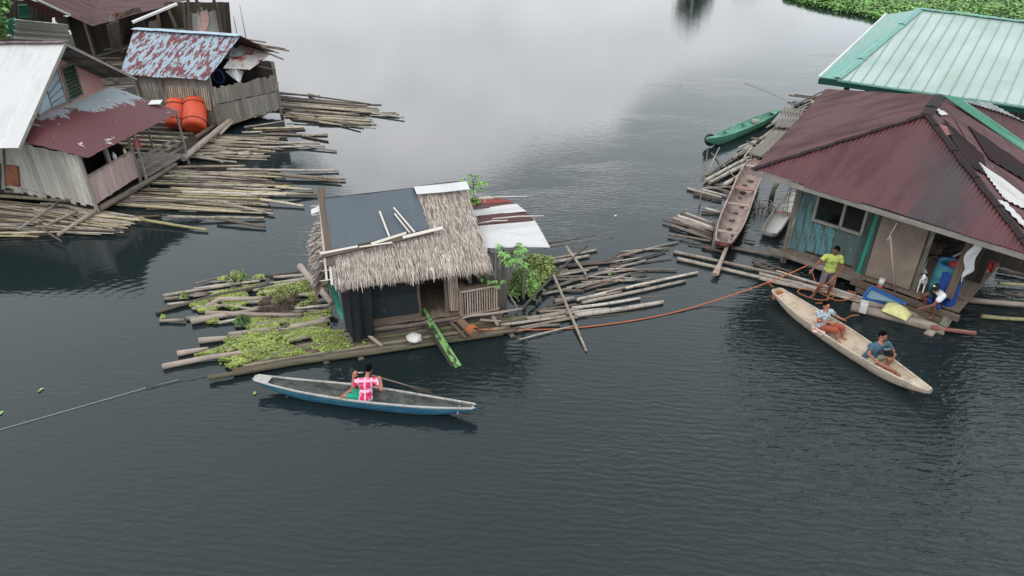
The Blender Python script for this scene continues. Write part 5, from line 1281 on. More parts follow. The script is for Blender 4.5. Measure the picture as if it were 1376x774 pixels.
for a, b in ((.3, .6), (1.1, .8), (1.9, 2.0), (3.3, 1.2), (5, 1), (7, 1), (9, 1), (.5, 5), (.5, 9), (3, 6), (9, 6)):
    m = MB(); m.beam(h3(a, b, -.2), h3(a, b, 3.0), .17, .17); part(m, 'post', M['darkwood'], hall)
m = MB(); m.planks(h3(2.2, 2.2, .4), h3(11, 2.2, .4), h3(11, 2.2, 3.0), h3(2.2, 2.2, 3.0), pw=.24); part(m, 'wall', M['darkwood'], hall)
m = MB(); m.planks(h3(.2, .4, .45), h3(11, .4, .45), h3(11, 10, .45), h3(.2, 10, .45), pw=.35, th=.06); part(m, 'floor', M['brownwood'], hall)
m = MB(); m.beam(h3(.3, .6, 2.2), h3(2.2, .9, 2.2), .08, .1); m.beam(h3(.3, .6, 1.2), h3(2.2, .9, 1.2), .06, .08); m.beam(h3(.3, .6, 1.3), h3(1.1, .8, 2.6), .06, .06); part(m, 'railing', M['frame_grey'], hall)
t = thing('storage_drum', 'grey drum on the hall floor behind the dark red ridge', 'drum', h3(2.1, .9, .5)); m = MB(); m.tube([h3(1.9, 1.0, .5), h3(1.9, 1.0, 2.2)], .33, 16); part(m, 'shell', M['frame_grey'], t)
m = MB(); ring(m, h3(1.9, 1.0, 2.2), (0, 0, 1), .32, .03, 20, 6); part(m, 'rim', M['dark_slat'], t)

# ------------------------------------------------------------ left houses
h1 = thing('house', 'pink gabled house with a white metal roof and a grey plank lower wall', 'house', P(128, 278, .4))
E1 = P(25, 199, 2.7); R1 = P(88, 57, 5.1); gd = V((R1.x-E1.x, R1.y-E1.y, 0)).normalized(); rd = V((-gd.y, gd.x, 0))
if rd.x > 0: rd = -rd
E1b = E1+rd*9; R1b = R1+rd*9
half = (V((R1.x, R1.y, 0))-V((E1.x, E1.y, 0))).length
RE = P(186, 116, 3.0); RE = V((R1.x, R1.y, 0))+gd*half*1.0; RE.z = 2.75; REb = RE+rd*9
m = MB(); m.corr([E1b, E1, R1, R1b], wl=.076, amp=.012, nv=4, seed=11, sw=1.2, rag=.02); part(m, 'roof', M['white_metal'], h1)
m = MB(); m.corr([REb, RE, R1, R1b], wl=.1, amp=.014, nv=4, seed=12); part(m, 'roof', M['grey_metal'], h1, 'far slope of bare grey metal seen from below')
m = MB(); strip(m, R1b, R1, .36, (0, 0, 1), seg=9, lift=.02); part(m, 'ridge_cap', M['maroon'], h1)
m = MB(); m.beam(RE-Zv*.08, R1-Zv*.08, .05, .1, up=(0, 0, 1)); m.beam(E1-Zv*.06, R1-Zv*.06, .05, .08); part(m, 'barge_board', M['frame_grey'], h1)
m = MB()
for k in range(4): m.beam(RE.lerp(R1, .15+k*.25)-Zv*.1, RE.lerp(R1, .15+k*.25)-Zv*.1+rd*1.3, .06, .07)
part(m, 'purlin', M['log_dark'], h1)
GP = E1+rd*1.2
def gp(x, y, l=0): return onplane(x, y, GP-rd*l, rd)
gR = R1+rd*1.2-Zv*.14; gbl = gp(36, 172); gbr = gp(139, 119); gtr = gbr.copy(); gtr.z = R1.z-(R1.z-2.75)/half*(V((gbr.x-gR.x, gbr.y-gR.y, 0)).length)-.14; gtl = gbl.copy(); gtl.z = max(gbl.z+.02, R1.z-(R1.z-2.7)/half*(V((gbl.x-gR.x, gbl.y-gR.y, 0)).length)-.14)
m = MB(); m.slab([gbl-Zv*.3, gbr-Zv*.3, gtr, gR, gtl], .04); part(m, 'gable_wall', M['pink_paint'], h1)
def wquad(m, q, l, th, mi=0): m.slab([gp(*k, l) for k in q], th, mi, n=rd)
Z1 = T((0, 0), 4.554)
def fr_(m, q, l, w=.07):
    p = [gp(*Z1(*k), l) for k in q]
    for i in range(4): m.beam(p[i], p[(i+1) % 4], w, .05, up=rd)
wins = [((370, 415), (455, 385), (508, 578), (428, 622)), ((285, 545), (350, 425), (412, 625), (320, 662)), ((228, 690), (283, 548), (318, 660), (240, 712))]
for i, q in enumerate(wins):
    m = MB(); fr_(m, q, .05); w = part(m, 'window', M['frame_grey'], h1)
    m = MB(); p = [gp(*Z1(*k), .0) for k in q]; K = 9 if i != 1 else 4
    if i == 1: 
        wquad(m, [Z1(*k) for k in q], .03, .02); part(m, 'panel', M['blue_grey_panel'], w)
        m = MB()
        for k in range(1, K): m.beam(p[0].lerp(p[3], k/K)-rd*.05, p[1].lerp(p[2], k/K)-rd*.05, .012, .02)
        part(m, 'seam', M['dark_slat'], w)
    else:
        for k in range(K): m.beam(p[0].lerp(p[3], (k+.5)/K)-rd*.04, p[1].lerp(p[2], (k+.5)/K)-rd*.04, .09, .01, up=(-rd*.7+Zv*.6))
        part(m, 'louver', M['green_glass'] if i == 0 else M['blue_grey_panel'], w)
        m = MB(); wquad(m, [Z1(*k) for k in q], -.0+.022, .004); part(m, 'backing', M['dark_slat'], w)
# lean-to
la, lb_, lc, ld = P(22, 190, 2.62), P(118, 212, 2.3), P(243, 150, 2.3), P(150, 116, 3.0)
la = P(30, 190, 2.72)
lt_ = P(38, 164, 3.05); m = MB(); m.corr([lc, ld, lt_, la, lb_], wl=.1, amp=.014, nv=4, seed=13, rag=.03, up=(ld-lc)); part(m, 'lean_to_roof', M['leanto'], h1, 'blue grey and dark red metal sheets')
C0 = P(129, 278, .42); CR = P(186, 240, .42); CL = C0+(P(0, 251, .42)-C0).normalized()*8
def up_(p, z): q = V(p); q.z = z; return q
m = MB(); m.planks(CL, C0, up_(C0, 2.28), up_(CL, 2.45), pw=.24, jb=.1, jt=.03, gap=.01); part(m, 'wall', M['palewood'], h1)
dR = (CR-C0).normalized(); CR = C0+dR*2.75
m = MB(); m.planks(C0+Zv*.08, CR+Zv*.08, up_(CR, 1.45), up_(C0, 1.45), pw=.2, jb=.02); part(m, 'wall', M['pinkwood'], h1, 'low pink plank wall')
m = MB(); m.beam(up_(C0, 1.5), up_(CR, 1.5), .08, .05); m.beam(up_(C0, 2.2), up_(CR, 2.2), .06, .08)
for t_ in (0, .5, 1): q = C0.lerp(CR, t_); m.beam(up_(q, .2 if t_ != .5 else 1.5), up_(q, 2.25), .09)
part(m, 'frame', M['frame_grey'], h1)
inn = (CL-C0).normalized()
m = MB(); m.planks(C0+inn*.1+Zv*.1, C0+inn*4+Zv*.1, CR+inn*4+Zv*.1, CR+inn*.1+Zv*.1, pw=.25); part(m, 'floor', M['brownwood'], h1)
m = MB(); m.planks(C0+inn*2.2, CR+inn*2.2, up_(CR+inn*2.2, 2.4), up_(C0+inn*2.2, 2.4), pw=.25); part(m, 'inner_wall', M['darkwood'], h1)
m = MB(); m.planks(up_(CR, .4), up_(CR+inn*2.2, .4), up_(CR+inn*2.2, 2.4), up_(CR, 1.45), pw=.25); part(m, 'inner_wall', M['darkwood'], h1)
Z2 = T((0, 150), 4.3); dF = (C0-CL).normalized(); nF = V((dF.y, -dF.x, 0))
def fp(x, y, l=.05): return onplane(*Z2(x, y), C0+nF*l, nF)
M['rustorange'] = rusty('orange_rust', '#9a5f45', '#7d4a38', .45, .6, fine=.3, seed=31)
m = MB(); m.slab([fp(38, 420), fp(112, 435), fp(104, 315), fp(36, 308)], .05, n=nF); part(m, 'rusty_panel', M['rustorange'], h1, 'small rust orange panel in the wall')
m = MB(); m.beam(fp(0, 300, .04), fp(0, 440, .04), .2, .06); m.beam(fp(20, 215, .05), fp(35, 430, .05), .08, .05); part(m, 'door_post', M['graywood'], h1)
# porch
po = thing('porch', 'small railed porch between the pink plank wall and the orange float', 'porch', P(200, 235, .3))
pa, pb = P(196, 238, .42), P(241, 213, .42); pd = (pb-pa).normalized(); pi_ = V((-pd.y, pd.x, 0)); pi_ = pi_ if pi_.x < 0 else -pi_
pb = pa+pd*2.6
m = MB(); m.planks(pa, pb, pb+pi_*1.6, pa+pi_*1.6, pw=.2, th=.04); part(m, 'floor', M['graywood'], po)
for q in (pa, pb, pa+pi_*1.5, pb+pi_*1.5):
    m = MB(); m.beam(up_(q, -.1), up_(q, 2.3 if q is pb or q is pa else 2.4), .07); part(m, 'post', M['frame_grey'], po)
for z in (.75, 1.0, 1.2):
    m = MB(); m.beam(up_(pa, z), up_(pb, z+.02), .03, .09, jit=.01); part(m, 'rail', M['graywood'], po)
for z in (.9, 1.25):
    m = MB(); m.beam(up_(pb, z), up_(pb+pi_*1.5, z), .03, .08, jit=.01); part(m, 'rail', M['graywood'], po)
m = MB(); m.beam(up_(pa+pi_*.6, .5), up_(pa+pi_*.6+pd*.03, 1.35), .07); part(m, 'newel', M['green_sheet'], po)
m = MB(); m.sheet(lambda u, v: up_(CR+pd*(.15+.35*u)+V((.04*math.sin(u*9), 0, 0)), 1.85-.4*v), 8, 6); single(m, 'red_cloth', M['red_plastic'], 'red cloth hanging under the roof corner between the pink wall and porch', 'cloth', up_(CR, 1.6))
t = thing('shelf_bottle', 'small white bottle on top of the low pink plank wall', 'bottle', up_(C0.lerp(CR, .62), 1.53)); q = up_(C0.lerp(CR, .62), 1.53); m = MB(); m.tube([q, q+Zv*.16, q+Zv*.2, q+Zv*.26], [.07, .07, .03, .03], 10); part(m, 'body', M['white_plastic'], t)
t = thing('shelf_bottle', 'small yellow bottle on the right end of the low pink plank wall', 'bottle', up_(C0.lerp(CR, .85), 1.53)); q = up_(C0.lerp(CR, .85), 1.53); m = MB(); m.tube([q, q+Zv*.12, q+Zv*.16, q+Zv*.2], [.06, .06, .03, .03], 10); part(m, 'body', M['yellow_bag'], t)
m = MB(); c = onplane(208, 139, lb_.lerp(lc, .5)+Zv*.1, (lc-lb_).cross(ld-lb_).normalized()); m.slab([c+V((-.2, -.15, 0)), c+V((.25, -.1, .0)), c+V((.22, .25, .07)), c+V((-.2, .2, .07))], .02); single(m, 'roof_scrap', M['white_metal'], 'small white square scrap lying on the dark red lean-to roof', 'scrap', c)
for k, (x, y) in enumerate(((91, 147), (60, 160))):
    c = onplane(x, y, la+Zv*.14, (lc-lb_).cross(ld-lb_).normalized()); m = MB(); m.tube([c-V((.3, .05, 0)), c, c+V((.3, .1, 0))], [.07, .1, .06], 8, flat=.7)
    single(m, 'wood_chunk', M['log_dark'], ('dark wood chunk on the lean-to roof below the green louvered window', 'dark wood chunk on the lean-to roof below the white louvered window')[k], 'wood', c)
# orange float
Z3 = T((200, 0), 3.822); of = thing('life_raft_float', 'bright orange double tube float strapped in black, standing beside the porch', 'float', P(248, 172, .4))
fc = P(250, 172, .35); 
for x0, x1, y0, y1, nm in ((97, 192, 530, 640, 'tube'), (192, 285, 530, 650, 'tube')):
    a = P(*Z3((x0+x1)/2, y0), 1.35); b = V((a.x, a.y, 0)); b = P(*Z3((x0+x1)/2-5, y1), .55); r_ = .48 if x0 == 97 else .52
    d = (a-b).normalized(); pts = [b-d*.12, b-d*.08, b, b.lerp(a, .5), a, a+d*.08, a+d*.12]; m = MB(); m.tube(pts, [r_*.6, r_*.9, r_, r_, r_, r_*.9, r_*.6], 20); tb = part(m, nm, M['orange_rub'], of)
    m = MB()
    for f_ in (.15, .85): ring(m, b.lerp(a, f_), d, r_+.005, .018, 26, 5)
    part(m, 'strap', M['black'], tb)
# hut 2
h2 = thing('hut', 'weathered hut with flaking pale blue metal roof and bamboo slat shutters', 'hut', P(290, 158, .3))
ra, rb_, rc_, rd_ = P(161, 100, 2.5), P(278, 108, 2.5), P(323, 48, 3.9), P(181, 39, 3.9)
m = MB(); m.corr([ra, rb_, rc_, rd_], wl=.1, amp=.016, nv=4, rag=.05, seed=21); part(m, 'roof', M['blue_rust'], h2)
bk = (rc_-rb_); bk.z = 0
m = MB(); m.corr([rd_, rc_, rc_+bk*.8-Zv*1.2, rd_+bk*.8-Zv*1.2], wl=.1, amp=.016, nv=3, seed=22); part(m, 'roof', M['maroon_old'], h2)
m = MB(); strip(m, rd_, rc_, .5, (0, 0, 1), seg=5, lift=.03); part(m, 'ridge_cap', M['blue_grey_panel'], h2)
f2 = (rb_-ra); f2.z = 0; f2.normalize(); g2 = V((-f2.y, f2.x, 0)); q2 = up_(rb_, .3)+g2*.35-f2*.1
def k2(a, b, z): return up_(q2+f2*a+g2*b, z)
m = MB(); m.planks(k2(-4.0, 0, .3), k2(0, 0, .3), k2(0, 0, 2.6), k2(-4.0, 0, 2.6), pw=.2, jb=.05, jo=.015); part(m, 'front_wall', M['graywood'], h2)
for a0, a1 in ((-2.5, -.95), (-.8, -.1)):
    m = MB(); m.planks(k2(a0, -.2, 1.05), k2(a1, -.22, 1.1), k2(a1, -.06, 2.05), k2(a0, -.06, 2.05), pw=.12, gap=.045, th=.02); part(m, 'shutter', M['slats'], h2)
m = MB(); m.planks(k2(0, 0, .3), k2(1.25, 3.3, .3), k2(1.25, 3.3, 1.15), k2(0, 0, 1.3), pw=.24, jb=.05); m.planks(k2(.02, 0, 1.34), k2(1.27, 3.3, 1.2), k2(1.27, 3.3, 1.95), k2(.02, 0, 2.05), pw=.2, jt=.06); part(m, 'side_wall', M['graywood'], h2)
m = MB(); m.planks(k2(-4.0, 3.4, .3), k2(1.2, 3.4, .3), k2(1.2, 3.4, 2.6), k2(-4.0, 3.4, 2.6), pw=.25); part(m, 'back_wall', M['darkwood'], h2)
m = MB(); m.planks(k2(-4.0, 0, .3), k2(-4, 3.4, .3), k2(-4, 3.4, 2.6), k2(-4, 0, 2.6), pw=.25); part(m, 'side_wall', M['darkwood'], h2)
m = MB(); m.planks(k2(-4.0, 0, .32), k2(.3, 0, .32), k2(1.1, 3.3, .32), k2(-4, 3.3, .32), pw=.25, th=.05); part(m, 'floor', M['brownwood'], h2)
for a, b in ((0, 0), (-4, 0), (1.25, 3.3), (-2.6, 0)):
    m = MB(); m.beam(k2(a, b-.06, -.2), k2(a, b-.06, 2.6), .12); part(m, 'post', M['graywood'], h2)
l1, l2, l3, l4 = P(308, 90, 2.6), P(324, 93, 2.55), P(362, 72, 2.6), P(322, 55, 3.3)
m = MB(); m.corr([P(300, 92, 2.75), P(336, 94, 2.45), P(365, 72, 2.6), P(322, 58, 3.2)], wl=.1, amp=.02, nv=4, sag=.1, seed=23, up=g2-f2*.2); part(m, 'lean_to_roof', M['rust_white'], h2, 'buckled white sheet streaked with rust')
m = MB(); m.corr([P(302, 96, 2.5), P(322, 112, 2.0), P(328, 96, 2.3), P(316, 90, 2.7)], wl=.1, amp=.02, nv=4, sag=.1, seed=24); part(m, 'bent_sheet', M['stripped_metal'], h2)
m = MB(); m.slab([P(312, 63, 3.25), P(330, 72, 2.9), P(322, 76, 2.95), P(308, 76, 3.0)], .02); part(m, 'bent_sheet', M['grey_metal'], h2)
for i, (a, b, z) in enumerate((((463, 195), (600, 218), 3.3), ((470, 205), (640, 245), 3.2), ((480, 215), (665, 272), 3.1), ((500, 215), (640, 262), 3.15), ((560, 235), (720, 262), 3.1), ((565, 230), (700, 252), 3.1), ((590, 262), (690, 305), 2.9), ((540, 335), (650, 360), 2.4), ((560, 325), (620, 335), 2.4), ((575, 318), (612, 322), 2.4), ((465, 200), (560, 240), 3.25))):
    if i == 0: rb2 = thing('roof_pole_bundle', 'dark bundle of poles poking out past the right end of the blue roofed hut', 'pole bundle', P(*Z3(*a), z))
    add_pole(rb2, Z3(*a), Z3(*b), .045, (z, z-.1), 'bamboo_dark', nodes=False)
m = MB(); m.sph(P(*Z3(444, 448), 1.6), .16); single(m, 'red_bundle', M['red_plastic'], 'small red bundle hanging on the grey side wall under the buckled sheet', 'bundle', P(*Z3(444, 448), 1.6))
t = thing('drum', 'dark blue round drum hung under the eave corner of the blue roofed hut', 'drum', P(*Z3(376, 385), 2.2)); m = MB(); c = P(*Z3(376, 385), 2.2); m.tube([c-g2*.3, c+g2*.3], .32, 16); part(m, 'shell', M['navy_cloth'], t); m = MB(); ring(m, c-g2*.3, g2, .31, .03); part(m, 'rim', M['blue_plastic'], t)
for k, (x, y0) in enumerate(((498, 190), (452, 172))):
    b_ = P(*Z3(x, y0), 0); m = MB(); m.tube([b_-Zv*.5, b_+Zv*1.0, b_+Zv*(2.3-k)], [.03, .025, .015], 6)
    single(m, 'stake', M['log_dark'], ('taller bare stake standing in open water above the right end of the blue roof', 'shorter bare stake in open water left of the taller stake')[k], 'stake', b_)
# house 3 (top left) and its neighbour
h3_ = thing('house', 'old house with a large dark red sagging roof at the top left corner', 'house', P(150, 60, .3))
q1, q2_, q3, q4 = P(123, 35, 2.8), P(262, -2, 2.8), P(150, -60, 5.2), P(42, -2, 4.6)
m = MB(); m.corr([q1, q2_, q3], wl=.12, amp=.02, nv=5, seed=31, rag=.08, up=(q4-q1)); m.corr([q1, q3, q4], wl=.12, amp=.02, nv=5, seed=32, up=(q4-q1)); part(m, 'roof', M['maroon_old'], h3_)
m = MB(); m.corr([P(148, 31, 2.95), P(192, 16, 2.95), P(188, 10, 3.4), P(150, 20, 3.4)], wl=.12, amp=.02, seed=35, rag=.1, off=.06); part(m, 'roof_patch', M['rust_white'], h3_, 'orange rusted edge sheet')
m = MB(); m.beam(P(44, -3, 4.75), P(93, 20, 3.6), .22, .1); part(m, 'verge_board', M['white_metal'], h3_)
m = MB(); m.corr([P(28, -6, 4.4), P(92, 20, 3.4), P(70, 24, 3.0), P(34, 4, 3.9)], wl=.12, amp=.02, seed=33, up=(q4-q1)); part(m, 'roof', M['maroon_old'], h3_, 'torn left sheet')
m = MB(); m.corr([P(72, 17, 3.0), P(99, 26, 2.7), P(99, 43, 1.6), P(75, 30, 2.2)], wl=.16, amp=.03, seed=34, up=(0, 1, .3)); part(m, 'hanging_sheet', M['brownwood'], h3_)
m = MB(); m.planks(P(-40, 46, .4), P(70, 46, .4), P(70, 4, 3.0), P(-40, -6, 3.2), pw=.35); part(m, 'rear_wall', M['darkwood'], h3_)
w3a, w3b = P(22, 50, .5), P(95, 58, .5)
m = MB(); m.planks(P(20, 52, 1.0), P(93, 56, 1.0), P(93, 33, 2.2), P(20, 26, 2.5), pw=.16, vertical=False, th=.05, jo=.03, jt=.15, jb=.1); part(m, 'log_wall', M['palelog'], h3_)
c3 = P(124, 76, .5); d3 = (P(262, 40, .5)-c3).normalized(); 
def k3(a, b, z): return up_(c3+d3*a+V((-d3.y, d3.x, 0))*b, z)
m = MB(); m.planks(k3(-.2, .9, .3), k3(9, .9, .3), k3(9, .9, 2.9), k3(-.2, .9, 2.9), pw=.3); part(m, 'wall', M['darkwood'], h3_)
m = MB(); m.planks(P(150, 68, .8), P(164, 66, .8), P(160, 28, 2.9), P(143, 33, 2.8), pw=.5); part(m, 'woven_wall', M['plywood'], h3_)
m = MB(); m.corr([P(166, 60, .9), P(192, 55, .9), P(190, 36, 2.3), P(167, 35, 2.4)], wl=.12, amp=.015, seed=36); part(m, 'wall_sheet', M['maroon'], h3_)
for a, b in ((.2, 0), (2.5, 0), (5, 0), (8, 0)):
    m = MB(); m.beam(k3(a, b, 0), k3(a, b, 2.9), .14); part(m, 'post', M['brownwood'], h3_)
for k, q in enumerate((((8, 27), (21, 24), (23, 47), (13, 48), 2.4, 1.2), ((24, 7), (36, 6), (42, 24), (26, 24), 3.6, 2.6))):
    m = MB(); m.slab([P(*q[0], q[4]), P(*q[1], q[4]), P(*q[2], q[5]), P(*q[3], q[5])], .03)
    single(m, 'green_panel', M['green_bright'], ('green sheet at the left end of the pale log wall', 'green sheet under the torn red roof edge, above the pale log wall')[k], 'sheet', P(*q[3], q[5]))
jw = thing('lumber_pile', 'heap of grey boards and poles under the dark red house behind the pink gable', 'lumber', P(150, 75, .3))
for k in range(26):
    x = R.uniform(105, 195); y = R.uniform(62, 125); 
    if x-105 < (y-95)*1.2: x += 40
    a = R.uniform(-.35, .35); m = MB(); p_ = P(x, y, .35+R.uniform(0, .3)); d_ = V((math.cos(a), math.sin(a)*.8, R.uniform(-.08, .08))); m.beam(p_-d_*R.uniform(.5, 1.3), p_+d_*R.uniform(.5, 1.3), .14, .05); part(m, 'board', M[R.choice(['graywood', 'brownwood', 'log_dark'])], jw)
h4 = thing('hut', 'tall open plank hut with a dark window at the top behind the blue roof', 'hut', P(250, 45, .3))
v0, v1 = P(196, 62, .5), P(301, 60, .5); v1.y = v0.y+1.0; vd = (v1-v0).normalized(); vi = V((-vd.y, vd.x, 0))
def k4(x, y, l=0): return onplane(x, y, v0-vi*l, vi)
for i, q in enumerate((((198, 60), (217, 60), (214, 25), (200, 27)), ((246, 60), (300, 58), (292, 12), (252, 16)))):
    m = MB(); a = [k4(*p) for p in q]; m.planks(a[0], a[1], a[2], a[3], pw=.4, jt=.2, jo=.03); part(m, 'wall', M['plywood' if i == 0 else 'palewood'], h4)
m = MB(); a = [k4(*p) for p in ((215, 60), (248, 60), (250, 38), (214, 38))]; m.planks(*a, pw=.4); part(m, 'wall', M['graywood'], h4)
m = MB(); a = [k4(*p)+vi*2.5 for p in ((190, 70), (305, 66), (300, 10), (195, 10))]; m.planks(*a, pw=.4); part(m, 'inner_wall', M['darkwood'], h4)
for a, b in (((217, 60), (212, 18)), ((258, 56), (252, -4)), ((292, 14), (286, -4)), ((238, 40), (222, 2)), ((250, 40), (247, 6)), ((300, 58), (292, 14)), ((270, 20), (262, -6))):
    m = MB(); m.beam(k4(*a, .05), k4(*b, .05), .16); part(m, 'post', M['brownwood'], h4)
m = MB(); m.beam(P(178, 30, 3.4), P(238, 5, 4.2), .45, .1); part(m, 'roof_strip', M['white_metal'], h4)
m = MB(); m.sheet(lambda u, v: k4(268+10*u+3*math.sin(v*6), 16+42*v, .15), 6, 12); single(m, 'hanging_cloth', M['pink_cloth'], 'long pale cloth hanging on the plank wall at the top behind the blue roof', 'cloth', k4(270, 40))
m = MB(); a = [P(212, 20, 4.9), P(300, 14, 4.9), P(285, -18, 5.4), P(225, -14, 5.4)]
m.corr([p+V((0, 0, 0)) for p in (P(225, -6, 4.2), P(300, -6, 4.2), P(300, -40, 5.2), P(225, -40, 5.2))], wl=.12, seed=40); part(m, 'roof', M['maroon_old'], h4)
# deck the left houses stand on
m = MB()
for k in range(16):
    a = P(-40, 262-k*14, .12); b = P(330-k*6, 205-k*9.2, .12) if k < 12 else P(250, 100, .12)
ld_ = thing('raft_platform', 'dark timber platform beneath the huts at the upper left', 'platform', P(150, 150, .1))
pq = [P(128, 280, .16), P(236, 220, .16), P(300, 165, .16), P(348, 122, .16), P(280, 60, .16), P(60, 45, .16), P(-120, 60, .16), P(-140, 235, .16)]
m = MB(); m.slab(pq, .12, n=Zv); part(m, 'deck', M['darkwood'], ld_)
for k in range(26):
    a = P(lerp(135, 330, k/25)+R.uniform(-3, 3), lerp(272, 128, k/25), .26); m = MB(); d_ = V((-1, .15+R.uniform(-.05, .05), 0)).normalized(); m.tube([a, a+d_*R.uniform(4, 6)], [.07, .06], 7); part(m, 'pole', M['bamboo_left'], ld_)
# ------------------------------------------------------------ people
def fuse(mb, name, mat, parent, voxel=.009, smooth=2, label=None):
    """union of overlapping volumes into one continuous skin"""
    me = bpy.data.meshes.new('tmp'); root = parent
    while root.parent: root = root.parent
    o0 = V(root.location)
    me.from_pydata([(v[0]-o0.x, v[1]-o0.y, v[2]-o0.z) for v in mb.v], [], mb.f); me.update()
    ob = bpy.data.objects.new('tmp', me); COL.objects.link(ob)
    rm = ob.modifiers.new('r', 'REMESH'); rm.mode = 'VOXEL'; rm.voxel_size = voxel
    if smooth:
        s_ = ob.modifiers.new('s', 'SMOOTH'); s_.iterations = smooth; s_.factor = .5
    dg = bpy.context.evaluated_depsgraph_get(); dg.update()
    out = bpy.data.meshes.new_from_object(ob.evaluated_get(dg)); bpy.data.objects.remove(ob)
    out.name = name; out.materials.clear(); out.materials.append(mat)
    for p_ in out.polygons: p_.use_smooth = True
    o = bpy.data.objects.new(name, out); COL.objects.link(o); o.parent = parent
    if label: o['label'] = label
    return o
def hand(mb, w, d, up, s=1.0, curl=.8, side=1):
    """palm, four unequal bent fingers, and a thumb leaving the side of the palm"""
    d = d.normalized(); up = (up-d*up.dot(d)).normalized(); a = d.cross(up)*side
    mb.cap(w, w+d*.075*s, .026*s, .03*s); mb.cap(w+d*.03*s+a*.02, w+d*.08*s+a*.025, .02*s, .018*s); mb.cap(w+d*.03*s-a*.02, w+d*.08*s-a*.022, .02*s, .018*s)
    for k, (off, l) in enumerate(((-.03, .062), (-.01, .078), (.011, .082), (.031, .07))):
        b = w+d*.085*s+a*off*s; l *= s
        d1 = (d-up*curl*.5).normalized(); d2 = (d-up*curl*1.6).normalized(); d3_ = (d*.5-up*curl*2.2).normalized()
        q1 = b+d1*l*.45; q2 = q1+d2*l*.33; q3 = q2+d3_*l*.25
        mb.cap(b-d*.02*s, q1, .0105*s, .0098*s, 8); mb.cap(q1, q2, .0098*s, .009*s, 8); mb.cap(q2, q3, .009*s, .0078*s, 8)
    t0 = w+d*.025*s+a*.028*s; t1 = t0+(d*.6+a*.75-up*.3).normalized()*.04*s; t2 = t1+(d*.9+a*.1-up*.5).normalized()*.032*s
    mb.cap(t0, t1, .015*s, .0115*s, 8); mb.cap(t1, t2, .0115*s, .009*s, 8)
def person(label, base, J, look, skin='skin', top='lime', bottom='shorts_grey', sleeve=.75, leg=.9, hair='short', s=1.0, curl=.9, inflate=1.0, top_label=None, bottom_label=None, girth=1.0):
    base = V(base); t = thing('person', label, 'person', base)
    J = {k: base+V(v)*s for k, v in J.items()}
    pv, nk = J['pelvis'], J['neck']; spine = (nk-pv).normalized()
    sx = (J['shR']-J['shL']).normalized(); fw = sx.cross(spine).normalized()*-1
    hd = J['head']; look = V(look).normalized()
    if fw.dot(look) < 0: fw = -fw
    sc_ = s*girth
    tl = (nk-pv).length
    def torso(mb, g_):
        mb.ell(pv+spine*.02, sx*(.155*sc_+g_), fw*(.115*sc_+g_), spine*(.13*sc_+g_), 18, 12)
        mb.ell(pv+spine*tl*.35, sx*(.138*sc_+g_), fw*(.10*sc_+g_), spine*(.17*sc_+g_), 18, 12)
        mb.ell(pv+spine*tl*.68, sx*(.155*sc_+g_), fw*(.108*sc_+g_), spine*(.17*sc_+g_), 18, 12)
        mb.cap(J['shL']-spine*.01, J['shR']-spine*.01, .062*s+g_, .062*s+g_, 12)
        mb.cap(pv+spine*tl*.8, nk-spine*.02*s, .09*s+g_, .06*s+g_, 12)
    mb = MB(); torso(mb, 0)
    mb.cap(nk-spine*.04, hd-(hd-nk)*.35, .052*s, .048*s, 12)
    rt_ = look.cross(V((0, 0, 1))); rt_ = rt_.normalized() if rt_.length > .1 else sx
    upv = (hd-nk).normalized()*.5+rt_.cross(look)*.5; upv.normalize(); rt_ = look.cross(upv).normalized(); lk = upv.cross(rt_).normalized()
    mb.ell(hd, rt_*.073*s, lk*.09*s, upv*.108*s, 18, 14)
    mb.ell(hd+lk*.03*s-upv*.05*s, rt_*.052*s, lk*.058*s, upv*.062*s, 14, 10)
    mb.cap(hd+lk*.088*s+upv*.008*s, hd+lk*.104*s-upv*.022*s, .009*s, .014*s, 8)
    for q in (-1, 1):
        mb.ell(hd+rt_*q*.074*s-upv*.01*s, rt_*.012*s, lk*.022*s, upv*.032*s, 8, 6)
        mb.cap(hd+lk*.08*s+rt_*q*.015*s+upv*.022*s, hd+lk*.07*s+rt_*q*.045*s+upv*.022*s, .008*s, .007*s, 6)
    for k in 'LR':
        sh, el, wr = J['sh'+k], J['el'+k], J['wr'+k]
        mb.cap(sh, el, .05*s, .038*s); mb.cap(el, el.lerp(wr, .35), .039*s, .037*s); mb.cap(el.lerp(wr, .35), wr, .037*s, .025*s)
        hdv = (wr-el).normalized(); 
        if 'hd'+k in J: hdv = (J['hd'+k]-wr).normalized()
        hand(mb, wr, hdv, V((0, 0, 1)) if abs(hdv.z) < .8 else -fw, s, curl, 1 if k == 'L' else -1)
        hp, kn, an, to = J['hip'+k], J['kn'+k], J['an'+k], J['to'+k]
        mb.cap(hp, kn, .082*sc_, .052*s); mb.cap(kn, kn.lerp(an, .35), .052*s, .053*s); mb.cap(kn.lerp(an, .35), an, .053*s, .033*s)
        fd = (to-an).normalized(); mb.cap(an-fd*.03*s-V((0, 0, .015)), an-V((0, 0, .02))+fd*.02, .032*s, .036*s)
        mb.ell(an.lerp(to, .55)-V((0, 0, .012)), fd*.1*s, fd.cross(V((0, 0, 1))).normalized()*.042*s, V((0, 0, .026*s)), 12, 8)
        for j in range(5):
            sd_ = fd.cross(V((0, 0, 1))).normalized(); p_ = to+sd_*(j-2)*.016*s-fd*abs(j-1)*.006*s; mb.cap(p_-fd*.03*s-V((0, 0, .012)), p_-V((0, 0, .015)), .011*s, .0095*s, 6)
    fuse(mb, 'body', M[skin], t, .0085)
    # shirt
    mb = MB(); torso(mb, .014*inflate)
    for k in 'LR':
        sh, el = J['sh'+k], J['el'+k]; q = sh.lerp(el, sleeve)
        mb.cap(sh, q, .066*s, .060*s)
    sh_ = fuse(mb, 'shirt', M[top], t, .011, 2, top_label)
